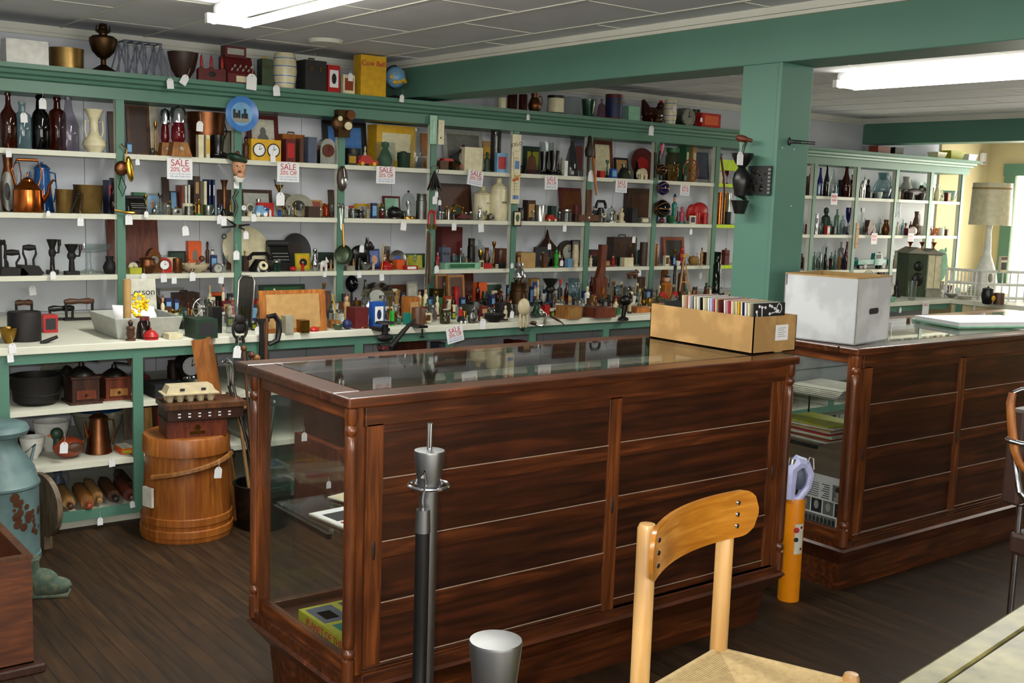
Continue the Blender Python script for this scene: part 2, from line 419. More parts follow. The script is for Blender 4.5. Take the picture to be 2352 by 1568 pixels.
# ================================================================ SHELVING
PX = [2.013 + .674 * i for i in range(-3, 9)]   # post centres of the long unit
YF = 6.15
LV = {'T': 2.19, 'A': 1.77, 'B': 1.443, 'C': 1.115, 'L': .88, 'D': .59, 'E': .325, 'F': .08, 'P': 1.705, 'Q': 1.37, 'R': 1.055, 'K': 1.045}
def shelving(name, label, posts, levels, x0, x1, ztop, seams):
 t = thing(name, label, 'shelving')
 poly = [(0, 0), (.32, 0), (.32, .135), (-.10, .135), (-.10, .112), (-.075, .105), (-.07, .088), (-.04, .08), (-.035, .066), (0, .06)]
 M = Matrix(((0, 1, 0, 0), (1, 0, 0, 6.13), (0, 0, 1, ztop - .135), (0, 0, 0, 1)))
 MB().prism(poly, x0 - .02, x1 + .06, M).obj('cornice', 'green_paint', t)
 for x in posts:
  p = B(x - .0225, x + .0225, YF - .01, YF, .895, ztop - .13).obj('post', 'green_paint', t)
  B(x - .0215, x + .0215, YF, YF + .035, .895, ztop - .13).obj('post_side', 'shelf_white', p)
 for a, b in zip([x0] + posts, posts + [x1]):
  if b - a < .06: continue
  for z in levels:
   s = MB(); s.box(a + .02, b - .02, YF - .004, 6.45, z - .027, z); s.obj('shelf_board', 'shelf_white', t)
 for a, b in zip([x0] + seams, seams + [x1]):
  B(a + .0015, b - .0015, 6.452, 6.466, .895, ztop - .002).obj('back_board', 'wall_white', t)
 return t
seams = [1.25 + .665 * i for i in range(0, 10)]
shelving('wall_shelving', 'long green and white shop shelving full of antiques, left of the column', PX, (LV['A'], LV['B'], LV['C']), -.7, 7.43, 2.19, seams)
s2 = shelving('wall_shelving', 'second green and white shelving of bottles, right of the column', [7.978, 8.583, 9.182, 9.747, 10.29], (LV['P'], LV['Q'], LV['R']), 7.5, 10.31, 2.11, [8.2, 8.9, 9.6])
# ledge and lower shelves
lt = thing('base_shelving', 'white topped ledge over low green framed shelves under the long shelving', 'shelving')
B(-.7, 8.6, 5.15, 6.46, .845, .88).obj('ledge_top', 'shelf_white', lt, .003)
B(-.7, 8.6, 5.165, 5.185, .80, .845).obj('top_rail', 'green_paint', lt)
B(-.7, 8.6, 5.165, 5.185, .055, .10).obj('bottom_rail', 'green_paint', lt)
B(-.7, 8.6, 5.25, 5.27, 0, .06).obj('kick_board', 'shelf_white', lt)
lp = [1.171 + .5915 * i for i in range(-3, 13)]
for x in lp: B(x - .024, x + .024, 5.163, 5.183, .055, .82).obj('low_post', 'green_paint', lt)
for a, b in zip(lp, lp[1:]):
 for z in (LV['D'], LV['E']): B(a + .02, b - .02, 5.17, 6.02, z - .025, z).obj('low_shelf', 'shelf_white', lt)
B(-.7, 8.6, 5.18, 6.4, .05, LV['F']).obj('bottom_board', 'shelf_white', lt)
m = MB()
for i in range(20): m.box(-.6 + i * .46, -.144 + i * .46, 6.03, 6.045, .08, .845)
m.obj('inner_back', 'wall_white', lt)
rt = thing('return_ledge', 'white ledge returning toward the room below the far lamp', 'ledge')
B(8.6, 11.2, 3.6, 6.44, .845, .88).obj('ledge_top', 'shelf_white', rt)
B(8.62, 8.64, 3.6, 5.16, 0, .845).obj('front_panel', 'wall_cream', rt)
for y in (3.62, 4.1, 4.6, 5.06): B(8.60, 8.62, y, y + .05, 0, .845).obj('stile', 'green_paint', rt)
# yellow-green edging tape beyond the long unit
for z, h in ((1.96, .085), (1.77, .027), (1.443, .027), (1.115, .027)):
 tag(B(6.76, 7.36, YF - .007, YF - .0045, z - h, z).obj('edge_strip', 'neon'), {1.96: 'wide fluorescent yellow strip under the cornice beside the column', 1.77: 'yellow strip on the shelf edge level with the coffee grinder', 1.443: 'yellow strip on the shelf edge below the copper flasks', 1.115: 'lowest yellow strip on the shelf edges beside the column'}[z], 'strip', 'yellow shelf edge strips')
# ================================================================ SHOWCASES
def showcase(name, label, x0, x1, y0, y1, halves, glassx):
 """old oak display counter: y0 is the door side, the x0 end is a framed glass pane"""
 t = thing(name, label, 'display counter', (x0, y0, 0))
 W = x1 - x0; D = y1 - y0 - .085; Z = 1.045; O = .085
 # top frame with moulded edge
 f = MB()
 f.box(-.01, W + .01, -.012, .085, Z - .03, Z); f.box(-.01, W + .01, D - .085 + O, D + .012 + O, Z - .03, Z)
 f.box(-.01, .085, .085, D - .085 + O, Z - .03, Z); f.box(W - .085, W + .01, .085, D - .085 + O, Z - .03, Z)
 f.obj('top_frame', 'case_wood', t, .006)
 B(.085, W - .085, .085, D - .085 + O, Z - .006, Z + .0015).obj('top_glass', 'pane_top', t)
 # corner uprights: square stock with turned quarter column
 for (x, y) in ((.0, .0), (.0, D - .05), (W - .05, 0), (W - .05, D - .05)):
  u = B(x + (.012 if x < W / 2 else -.007), x + (.057 if x < W / 2 else .038), y + .012, y + .05, .2, Z - .03).obj('corner_post', 'case_wood_v', t, .002)
  cx, cy = x + (.014 if x < W / 2 else .036), y + (.014 if y < D / 2 else .036)
  pr = [(0, .215), (.019, .215), (.019, .285), (.013, .29), (.019, .3), (.019, .31), (.012, .32), (.016, .33)]
  pr += [(.0165, .34 + i * .05) for i in range(12)] + [(.016, .93), (.012, .935), (.019, .945), (.019, .955), (.013, .965), (.019, .98), (.019, 1.013), (0, 1.013)]
  MB().lathe(pr, 16, c=(cx, cy, 0)).obj('turned_column', 'case_wood_v', u)
 # end panes: frame rails + glass
 for ex, s in ((.0, 1), (W, -1)):
  g = B(min(ex + s * .02, ex + s * .05), max(ex + s * .02, ex + s * .05), .05, D - .05, .19, .275).obj('end_rail', 'case_wood_y', t, .004)
  B(min(ex + s * .015, ex + s * .045), max(ex + s * .015, ex + s * .045), .05, D - .05, .975, Z - .03).obj('end_rail', 'case_wood_y', t, .004)
  B(min(ex + s * .03, ex + s * .034), max(ex + s * .03, ex + s * .034), .045, D - .045, .275, .975).obj('end_glass', 'pane', t)
 # customer side glass
 B(.05, W - .05, D - .05, D - .02, .2, .26).obj('front_rail', 'case_wood', t, .004)
 B(.05, W - .05, D - .045, D - .015, .975, Z - .03).obj('front_rail', 'case_wood', t, .004)
 B(.045, W - .045, D - .034, D - .03, .26, .975).obj('front_glass', 'pane', t)
 B(.004, W - .004, .004, D - .004, .196, .235).obj('deck', 'case_wood', t)
 # inner glass shelf
 B(.06, W - .06, .2, D - .07, .6, .606).obj('glass_shelf', 'pane_top', t)
 b = MB()
 for x in (.05, W / 2, W - .05): b.box(x - .006, x + .006, .2, D - .08, .585, .6)
 b.obj('shelf_bracket', 'darkmetal', t)
 # door side carcass
 B(.05, W - .05, .0, .03, .955, Z - .03).obj('door_head', 'case_wood', t, .004)
 B(.05, W - .05, .0, .03, .2, .235).obj('door_sill', 'case_wood', t, .004)
 r = MB(); 
 for z in (.238, .248, .258): r.cyl((.05, -.002, z), (W * .5, -.002, z), .0035, n=8)
 r.obj('sill_bead', 'case_wood', t)
 # sliding panelled doors
 for k, (a, b2) in enumerate(halves):
  yo = .0 if k == 0 else .018
  d = bpy.data.objects.new('sliding_door', None); COL.objects.link(d); d.parent = t
  for x in (a, b2 - .055):
   B(x, x + .055, yo, yo + .02, .236, .965).obj('stile', 'case_wood_v', d, .002)
  zs = [.236, .262, .44, .62, .806, .965]
  rails = [(.236, .264), (.395, .442), (.572, .622), (.755, .806), (.935, .965)]
  for z0, z1 in rails: B(a + .055, b2 - .055, yo + .001, yo + .018, z0, z1).obj('rail', 'case_wood', d, .0025)
  for (p, q) in zip(rails, rails[1:]):
   B(a + .055, b2 - .055, yo + .008, yo + .014, p[1], q[0]).obj('panel', 'case_panel', d)
  for z0, z1 in rails[:-1]: B(a + .055, b2 - .055, yo - .0005, yo + .001, z1 - .002, z1 + .001).obj('worn_bead', 'worn_edge', d)  # pale strips drawn as specular highlights at the panel bottoms
  h = MB()
  for x in (a + .027, b2 - .027): h.sph((x, yo - .001, .60), .006, .003, .03, 10)
  h.obj('finger_pull', 'darkbrown', d)
 # flared base
 M = Matrix(((1, 0, 0, 0), (0, 1, 0, 0), (0, 0, 1, 0), (0, 0, 0, 1)))
 bm_ = MB()
 ring = [(0, .205, .0), (1, .195, -.008), (2, .185, .0), (3, .12, .05), (4, .0, .06)]
 lo = []
 for _, z, o in ring:
  lo.append([bm_.bm.verts.new(v) for v in ((o, o, z), (W - o, o, z), (W - o, D - o, z), (o, D - o, z))])
 for a, b3 in zip(lo, lo[1:]):
  for i in range(4): bm_.bm.faces.new((a[i], a[(i + 1) % 4], b3[(i + 1) % 4], b3[i]))
 bm_.bm.faces.new(lo[0]); bm_.bm.faces.new(lo[-1][::-1])
 bm_.obj('plinth', 'case_wood', t)
 return t
showcase('display_counter', 'dark oak glass-topped display counter with the record carton on it', 1.48, 3.385, 2.64, 3.375, [(.055, 1.02), (.965, 1.855)], 0)
showcase('display_counter', 'farther dark oak display counter carrying the tall white box', 3.82, 6.3, 2.68, 3.42, [(.06, .82), (.765, 1.6)], 0)
# magazines and the board game inside the first counter
def flat(name, label, cat, x, y, z, w, d, h, rz, m, top=None, group=None, blobs=()):
 t = thing(name, label, cat, (x, y, z), rz, group)
 B(-w / 2, w / 2, -d / 2, d / 2, 0, h).obj('body', m, t)
 if top:
  c = B(-w / 2 + .006, w / 2 - .006, -d / 2 + .006, d / 2 - .006, h, h + .0008).obj('cover', top, t)
  for (u0, u1, v0, v1, mm) in blobs:
   B(-w / 2 + u0 * w, -w / 2 + u1 * w, -d / 2 + v0 * d, -d / 2 + v1 * d, h + .0008, h + .0016).obj('cover_picture', mm, c)
 return t
flat('magazine', 'magazine with red and grey cover on the glass shelf, nearest the corner', 'magazine', 1.68, 2.905, .6065, .21, .28, .004, .1, 'paper', 'label_white', None, ((.1, .9, .55, .85, 'charcoal'), (.1, .6, .1, .5, 'red'), (.65, .9, .1, .4, 'skyblue')))
flat('magazine', 'pale magazine overlapping the red covered one inside the counter', 'magazine', 1.83, 3.05, .6115, .21, .28, .004, .25, 'paper', 'cream', None, ((.2, .6, .5, .8, 'pink'),))
flat('magazine', 'yellow and green magazine under the edge of the red covered one', 'magazine', 1.84, 2.86, .6065, .2, .26, .003, -.1, 'yellow', 'yellow', None, ((.1, .6, .5, .9, 'navy'), (.1, .9, .05, .4, 'green')))
g = flat('board_game_box', 'yellow board game box with dark pictures in the bottom of the counter', 'game box', 1.69, 2.895, .236, .26, .40, .045, 0, 'lime', 'lime', None, ((.05, .4, .62, .95, 'slate'), (.12, .3, .68, .85, 'tan'), (.5, .95, .45, .95, 'navy'), (.1, .45, .42, .56, 'teal'), (.5, .9, .08, .3, 'charcoal')))
text('PLANET OF THE APES', .034, 'lettering', 'ink_red', g, TR(-.1305, -.01, .022) @ RZ(-PI / 2), .0008, sx=.95)
# contents of the second counter
for i in range(9):
 flat('magazine', 'magazine %s the stack behind the glass end of the farther counter' % ['lowest in', 'second lowest in', 'third lowest in', 'fourth lowest in', 'in the middle of', 'fourth from the top of', 'third from the top of', 'second from the top of', 'topmost on'][i], 'magazine', 4.02 + (i % 3) * .008, 3.0, .6065 - .0 + i * .008 , .22, .28, .006, .05 * (i % 4 - 1), ['paper', 'terracotta', 'cream', 'paper', 'red', 'paper', 'tan', 'paper', 'lime'][i], None, 'magazines stacked in the farther counter')
t = thing('photo_poster', 'white poster of small black and white portrait photographs behind the counter glass', 'poster', (3.885, 2.80, .262), 0)
B(-.004, .0, -.085, .17, 0, .215).obj('sheet', 'label_white', t)
fp = B(-.0048, -.004, -.07, -.005, .115, .185).obj('portrait_photo', 'grey', t)
hd = MB(); hd.sph((-.0052, -.036, .152), .0006, .015, .021, 12); hd.box(-.0055, -.0048, -.055, -.015, .118, .133); hd.obj('portrait_figure', 'lightgrey', fp)
hh = MB(); hh.sph((-.0054, -.035, .166), .0007, .017, .012, 12); hh.obj('portrait_hair', 'ink', fp)
for j in range(4):
 q = B(-.0048, -.004, -.075 + j * .06, -.022 + j * .06, .05, .108).obj('portrait_photo', ['charcoal', 'grey', 'charcoal', 'grey'][j], t)
 MB().sph((-.0052, -.048 + j * .06, .083), .0006, .013, .019, 10).obj('portrait_figure', 'lightgrey', q)
q = B(-.0048, -.004, -.03, .16, .008, .042).obj('group_photo', 'grey', t)
m = MB()
for j in range(9): m.sph((-.0052, -.02 + j * .02, .02), .0006, .008, .014, 8)
m.obj('group_figures', 'charcoal', q)
m = MB()
for j in range(7): m.box(-.0046, -.004, .01, .05 - (j % 3) * .006, .118 + j * .0095, .1215 + j * .0095); m.box(-.0046, -.004, .065, .14 - (j % 2) * .01, .118 + j * .0095, .1205 + j * .0095)
m.obj('printed_lines', 'ink', t)
for i, (x, y, w, c) in enumerate(((4.1, 2.95, .3, 'paper'), (4.15, 3.1, .25, 'lightgrey'))):
 pass
t = thing('paper_pile', 'pile of old paper sheets on the top shelf of the farther counter', 'papers', (4.06, 2.98, .80), .1)
m = MB()
for i in range(5): m.box(-.13 + i * .01, .13 + i * .006, -.12, .14, i * .006, i * .006 + .004)
m.obj('sheets', 'paper', t); B(-.16, .2, -.2, .22, -.008, -.001).obj('glass_plate', 'pane_top', t)
for x in (-.15, .19):
 for y in (-.19, .21): MB().cyl((x, y, -.194), (x, y, -.008), .004).obj('shelf_pin', 'darkmetal', t)
t = thing('carton', 'grey-white carton seen through the glass end of the farther counter', 'carton', (4.25, 3.22, .801), 0)
B(-.2, .2, -.06, .06, 0, .14).obj('box_body', 'white_card', t); B(-.2, .2, -.061, -.06, .068, .072).obj('box_seam', 'grey', t)

# ---- record carton
t = thing('record_carton', 'long cardboard carton of records on the near display counter', 'carton', (3.372, 3.012, 1.0475), -.0)
hw, hd2, hh = .125, .275, .14
c = MB(); c.box(-hw, hw, -hd2, hd2, 0, .004); c.box(-hw, -hw + .004, -hd2, hd2, 0, hh); c.box(hw - .004, hw, -hd2, hd2, 0, hh); c.box(-hw, hw, -hd2, -hd2 + .004, 0, hh); c.box(-hw, hw, hd2 - .004, hd2, 0, hh)
c.obj('carton_body', 'box_card', t)
l = B(.0, .075, -hd2 - .0012, -hd2, .045, .105).obj('paper_label', 'label_white', t)
m = MB(); [m.box(.015, .06 - (i % 2) * .01, -hd2 - .0018, -hd2 - .0012, .06 + i * .008, .0615 + i * .008) for i in range(5)]; m.obj('label_lines', 'grey', l)
B(.0, .045, -hd2 - .001, -hd2, 0, hh).obj('packing_tape', 'tan', t)
lcol = ['cream', 'red', 'white', 'navy', 'cream', 'white', 'white', 'black', 'cream', 'white', 'lavender', 'red', 'cream', 'tan', 'darkred', 'white', 'white', 'pink', 'cream', 'cream', 'yellow', 'white', 'navy', 'white', 'cream', 'skyblue']
lnames = {'cream': 'cream', 'red': 'red edged', 'white': 'white', 'navy': 'navy', 'black': 'black', 'lavender': 'lavender', 'tan': 'buff', 'darkred': 'dark red', 'pink': 'pink edged', 'yellow': 'yellow', 'skyblue': 'pale blue'}
import collections
cnt = collections.Counter(); ordn = ['nearest', 'second nearest', 'third nearest', 'fourth nearest', 'fifth nearest', 'sixth nearest', 'seventh nearest', 'eighth nearest', 'ninth nearest', 'tenth nearest']
rec0 = {}
for i in range(26):
 y = 2.765 + i * .0145
 cc = lcol[(25 - i)]
 k = cnt[cc]; cnt[cc] += 1
 lab = '%s record sleeve in the carton, %s the column end of its colour' % (lnames[cc], ordn[k].replace('nearest', 'nearest to') if k else 'nearest to')
 if i == 0: lab = 'black record sleeve with white loop drawing, foremost in the carton'
 if cc not in rec0:
  o = B(-.09, .09, -.0025, .0025, 0, .182).obj('record_sleeve', cc); rec0[cc] = o
 else:
  o = rec0[cc].copy(); COL.objects.link(o)
 o.location = (3.372 + random.uniform(-.01, .01), y, 1.0525); o.rotation_euler = (-.06 + random.uniform(-.04, .03), 0, random.uniform(-.03, .03))
 tag(o, lab, 'record', 'records standing in the cardboard carton')
 if i == 0:
  o.data.materials[0] = mat('ink'); o.rotation_euler = (-.03, 0, 0)
  m = MB()
  for a, b in (((-.06, .17), (-.025, .165)), ((.0, .172), (.03, .16)), ((-.045, .12), (-.045, .166)), ((.012, .168), (.05, .15)), ((.0, .14), (.04, .148)), ((-.075, .15), (-.07, .12))):
   m.tube([(a[0], -.0028, a[1]), (b[0], -.0028, b[1])], .0018, 6)
   m.sph((a[0], -.0028, a[1]), .006, .001, .006, 10); m.sph((b[0], -.0028, b[1]), .006, .001, .006, 10)
  m.tube([(.055 + .014 * math.cos(q / 12 * 2 * PI), -.0028, .16 + .018 * math.sin(q / 12 * 2 * PI)) for q in range(12)], .0015, 6, True)
  m.obj('loop_drawing', 'label_white', o)
t = thing('record_divider', 'black divider leaning behind the records in the carton', 'divider', (3.372, 3.155, 1.0525), 0)
B(-.1, .1, 0, .004, 0, .17).xf(RX(-.5)).obj('divider_card', 'ink', t)
# ---- tall white box
t = thing('white_box', 'tall open white cardboard box on the farther counter', 'box', (3.875, 2.735, 1.0475), math.radians(11))
w, d, h = .33, .33, .275
m = MB(); m.box(0, w, 0, d, 0, .005); m.box(0, .005, 0, d, 0, h); m.box(w - .005, w, 0, d, 0, h); m.box(0, w, 0, .005, 0, h); m.box(0, w, d - .005, d, 0, h)
m.obj('box_body', 'white_card', t)
m = MB(); m.box(-.001, .007, -.001, d, h - .004, h + .002); m.box(-.001, w, -.001, .007, h - .004, h + .002); m.box(w - .007, w + .001, 0, d, h - .03, h + .002); m.box(0, w, d - .012, d - .004, h - .05, h + .002)
m.obj('cut_edge', 'card', t)
hnd = MB(); hnd.box(.13, .20, -.0012, 0, .12, .145); hnd.sph((.13, -.0004, .1325), .0125, .001, .0125, 12); hnd.sph((.2, -.0004, .1325), .0125, .001, .0125, 12); hnd.obj('hand_hole', 'ink', t)
m = MB(); m.tube([(-.001, -.001, z * .0275) for z in range(11)], .002, 6); m.obj('tape_seam', 'chrome', t)
t = thing('open_binder', 'open book with green binding lying on the farther counter', 'book', (5.25, 2.98, 1.0475), math.radians(-18))
B(-.28, .28, -.17, .17, 0, .012).obj('cover_boards', 'mint', t, .004); B(-.27, .27, -.16, .16, .012, .03).obj('pages', 'label_white', t)

# ---- rope posts
def stanchion(x, y, pin, label):
 t = thing('rope_post', label, 'rope post', (x, y, 0), 0, 'brushed steel rope posts')
 MB().lathe([(0, 0), (.16, 0), (.16, .01), (.05, .03), (.026, .045), (0, .045)], 32).obj('base', 'brushed_steel', t)
 MB().lathe([(0, .04), (.0225, .04), (.0225, .935), (0, .935)], 24).obj('pole', 'brushed_steel', t)
 MB().lathe([(0, .915), (.029, .915), (.030, .935), (.037, .995), (.036, 1.0), (0, 1.003)], 36).obj('cap', 'brushed_steel', t)
 MB().lathe([(.028, .905), (.034, .905), (.034, .92), (.028, .92), (.028, .905)], 28).obj('collar', 'brushed_steel', t)
 MB().tube([(.048 * math.cos(a * PI / 14), .048 * math.sin(a * PI / 14), .915) for a in range(28)], .0045, 8, True).obj('hook_ring', 'chrome', t)
 if pin: MB().cyl((0, 0, 1.0), (0, 0, 1.065), .007).obj('pin', 'chrome', t)
 return t
stanchion(1.432, 2.168, True, 'brushed steel rope post with thin pin on its cap, hooked to the black rope')
stanchion(.884, 1.163, False, 'brushed steel rope post nearest the camera, flat cap without a pin')
t = thing('barrier_rope', 'black barrier rope hanging from the ring of the farther rope post', 'rope', (1.432, 2.168, 0))
p0 = Vector((-.035, -.035, .88)); end = Vector((.884 - 1.432, 1.163 - 2.168, .9))
pts = []
for i in range(26):
 u = i / 25
 p = p0.lerp(end, u); p.z = .78 - 2.55 * u * (1 - u) * (1 if u < .5 else 1)
 pts.append(p)
d = [Vector((-.038, -.036, .82))]
body = [Vector((-.038, -.036, .845)), Vector((-.038, -.036, .80)), Vector((-.039, -.038, .7)), Vector((-.04, -.04, .58)), Vector((-.044, -.045, .46)), Vector((-.055, -.07, .34)), Vector((-.085, -.13, .22)), Vector((-.15, -.26, .13)), Vector((-.24, -.45, .09)), Vector((-.34, -.66, .12)), Vector((-.42, -.83, .24)), Vector((-.47, -.92, .42)), Vector((-.49, -.96, .62)), Vector((-.498, -.965, .79))]
MB().tube(body, .017, 12).obj('rope_body', 'black', t)
for q in (body[0], body[-1]):
 MB().cyl((q.x, q.y, q.z - .03), (q.x, q.y, q.z + .025), .0185, .0165, 18).obj('end_ferrule', 'brushed_steel', t)
 MB().tube([(q.x, q.y, q.z + .02), (q.x, q.y, q.z + .05), (q.x * (1.0) + (.006 if q.x > -.2 else -.006), q.y, q.z + .09), (q.x, q.y, q.z + .115), (q.x - .004, q.y, q.z + .10)], .0035, 8).obj('hook', 'chrome', t)

# ---- beech chair with paper-cord seat
e = Vector((.973, .229, 0)); n = Vector((.229, -.973, 0)); Mc = Vector((1.9375, 1.7965, 0))
t = thing('dining_chair', 'beech chair with curved plywood back rail and woven cord seat', 'chair', Mc, math.atan2(e.y, e.x))
# local frame: x along back rail, -y toward the seat front
hwid = .1875
def leg(x, y, z, r, nm='leg'):
 MB().lathe([(0, 0), (r * .85, 0), (r, .04), (r, z - .012), (r * .8, z - .002), (0, z)], 24, c=(x, y, 0)).obj(nm, 'beech', t)
leg(-hwid, 0, .878, .0225); leg(hwid, 0, .868, .0225)
fx = .235; fy = -.335
leg(-fx, fy, .487, .0205); leg(fx, fy, .487, .0205)
pf = []; N = 48; th = .011
def bf(s): return .021 + .95 * (s * s - hwid * hwid)
bb = MB(); cols_ = []
for i in range(N + 1):
 s = -.25 + .5 * i / N
 endd = min(s + .25, .25 - s)
 hh = .060 if endd > .052 else .060 - .052 * (1 - math.sqrt(max(0, 1 - ((.052 - endd) / .052) ** 2)))
 zc_ = .822
 cols_.append([bb.bm.verts.new((s, -bf(s) - yy, zc_ + .035 * s + zz)) for yy, zz in ((0, -hh), (th, -hh), (th, -hh * .5), (th, 0), (th, hh * .5), (th, hh), (0, hh), (0, 0))])
for a, b in zip(cols_, cols_[1:]):
 for i in range(8): bb.bm.faces.new((a[i], a[(i + 1) % 8], b[(i + 1) % 8], b[i]))
bb.bm.faces.new(cols_[0]); bb.bm.faces.new(cols_[-1][::-1]); bb.sm = True
br_ = bb.obj('back_rail', 'plywood', t)
for sx in (-1, 1):
 for dz in (-.03, 0, .03):
  x = sx * hwid
  s = MB(); s.cyl((x, -bf(x) - th - .0025, .822 + .035 * x + dz), (x, -bf(x) - th + .004, .822 + .035 * x + dz), .006, .0075); s.obj('screw', 'chrome', br_)
  MB().cyl((x, -bf(x) - th - .003, .822 + .035 * x + dz), (x, -bf(x) - th - .0022, .822 + .035 * x + dz), .0028).obj('screw_socket', 'darkmetal', br_)
def cord_mat():
 m, nt, b = newmat('paper_cord')
 tc = nt.nodes.new('ShaderNodeTexCoord')
 n1 = nt.nodes.new('ShaderNodeTexNoise'); n1.inputs['Scale'].default_value = 60
 r = nt.nodes.new('ShaderNodeValToRGB'); r.color_ramp.elements[0].color = hexc('a88c5c'); r.color_ramp.elements[1].color = hexc('d8c08e')
 nt.links.new(tc.outputs['Object'], n1.inputs['Vector']); nt.links.new(n1.outputs['Fac'], r.inputs['Fac']); nt.links.new(r.outputs['Color'], b.inputs['Base Color'])
 b.inputs['Roughness'].default_value = .85
cord_mat()
# woven seat: four triangular fields of parallel cords, in one mesh
st = MB(); zS = .465
A_ = Vector((-hwid, 0, zS)); Bp = Vector((hwid, 0, zS)); Cp = Vector((fx, fy, zS)); Dp = Vector((-fx, fy, zS)); mid = Vector((0, -.165, zS - .008))
def field(P, Q, cnt_):
 for i in range(cnt_):
  u = (i + .5) / cnt_
  a = P.lerp(mid, u); b = Q.lerp(mid, u)
  out = ((P + Q) / 2 - mid).normalized()
  st.tube([a + Vector((0, 0, .0)), (a + b) / 2 + Vector((0, 0, .0006)), b], .0031, 6)
field(A_, Bp, 27); field(Bp, Cp, 32); field(Cp, Dp, 27); field(Dp, A_, 32)
for P, Q in ((A_, Bp), (Bp, Cp), (Cp, Dp), (Dp, A_)):
 st.tube([P - Vector((0, 0, .006)), Q - Vector((0, 0, .006))], .012, 10)
bsv = [st.bm.verts.new(v - Vector((0, 0, .004))) for v in (A_, Bp, Cp, Dp)]; mv = st.bm.verts.new(mid - Vector((0, 0, .004)))
for i in range(4): st.bm.faces.new((bsv[i], bsv[(i + 1) % 4], mv))
st.obj('woven_seat', 'paper_cord', t)
for P, Q, z in ((A_, Dp, .2), (Bp, Cp, .2), (A_, Bp, .26), (Dp, Cp, .26)):
 MB().cyl((P.x, P.y, z), (Q.x, Q.y, z), .011).obj('stretcher', 'beech', t)

# ---- second chair at the right edge (chrome and wood)
t = thing('arm_chair', 'chair with bent chrome tube frame, wooden arm and brown cushion', 'chair', (3.55, 1.86, 0), math.radians(0))
o1 = Vector((0, 0, 0))
def L(px, py, dd): v = ray(px, py) * dd; v.z += H; return v - Vector((3.55, 1.86, 0))
D0 = 3.55
wp = [L(2352 + 70, 885, D0), L(2345, 893, D0), L(2326, 902, D0), L(2321, 925, D0), L(2324, 980, D0), L(2330, 1030, D0), L(2340, 1062, D0), L(2356, 1080, D0)]
MB().tube(wp[2:], [.012, .0135, .0135, .0135, .0125, .010], 12).obj('wooden_grip', 'w_orange', t)
MB().tube([L(2430, 884, D0), L(2346, 894, D0 + .01), L(2326, 902, D0 + .01)], .006, 10).obj('top_tube', 'chrome', t)
MB().tube([L(2440, 1030, D0), L(2340, 1018, D0 - .02), L(2320, 1012, D0 - .02), L(2313, 1008, D0)], .0085, 10).obj('arm_tube', 'chrome', t)
fl_ = Vector((L(2350, 1150, D0).x, L(2350, 1150, D0).y, 0))
MB().tube([L(2328, 1040, D0 + .02), L(2336, 1100, D0 + .02), L(2342, 1130, D0), L(2358, 1150, D0), L(2400, 1170, D0)], .010, 10).obj('side_tube', 'chrome', t)
cs = B(.06, .5, .0, .06, .62, .95); cs.obj('back_cushion', 'leather', t, .01)
B(.06, .52, -.42, .02, .45, .53).obj('seat_cushion', 'leather', t, .015)
for x, y in ((.08, 0), (.48, 0), (.08, -.4), (.48, -.4)): MB().cyl((x, y, 0), (x, y, .62 if y == 0 else .45), .011).obj('leg', 'chrome', t)
# ---- desk in the foreground corner
pA = on_z(2060, 1568, .75); pB = on_z(2352, 1385, .75); dd = (pB - pA).normalized(); nn = Vector((dd.y, -dd.x, 0))
t = thing('desk', 'corner of a worn desk top with sloped metal edge in the foreground', 'desk', (pA.x, pA.y, 0), math.atan2(dd.y, dd.x))
B(-.6, 1.3, -.75, -.062, .72, .75).obj('desk_top', 'desk_top', t)
B(-.6, 1.3, -.058, 0, .715, .752).obj('edge_band', 'desk_top', t, .006)
B(-.6, 1.3, -.062, -.058, .72, .7485).obj('edge_groove', 'ink', t)
for x in (-.5, 1.2):
 for y in (-.65, -.1): B(x, x + .05, y, y + .05, 0, .72).obj('leg', 'w_dark', t)
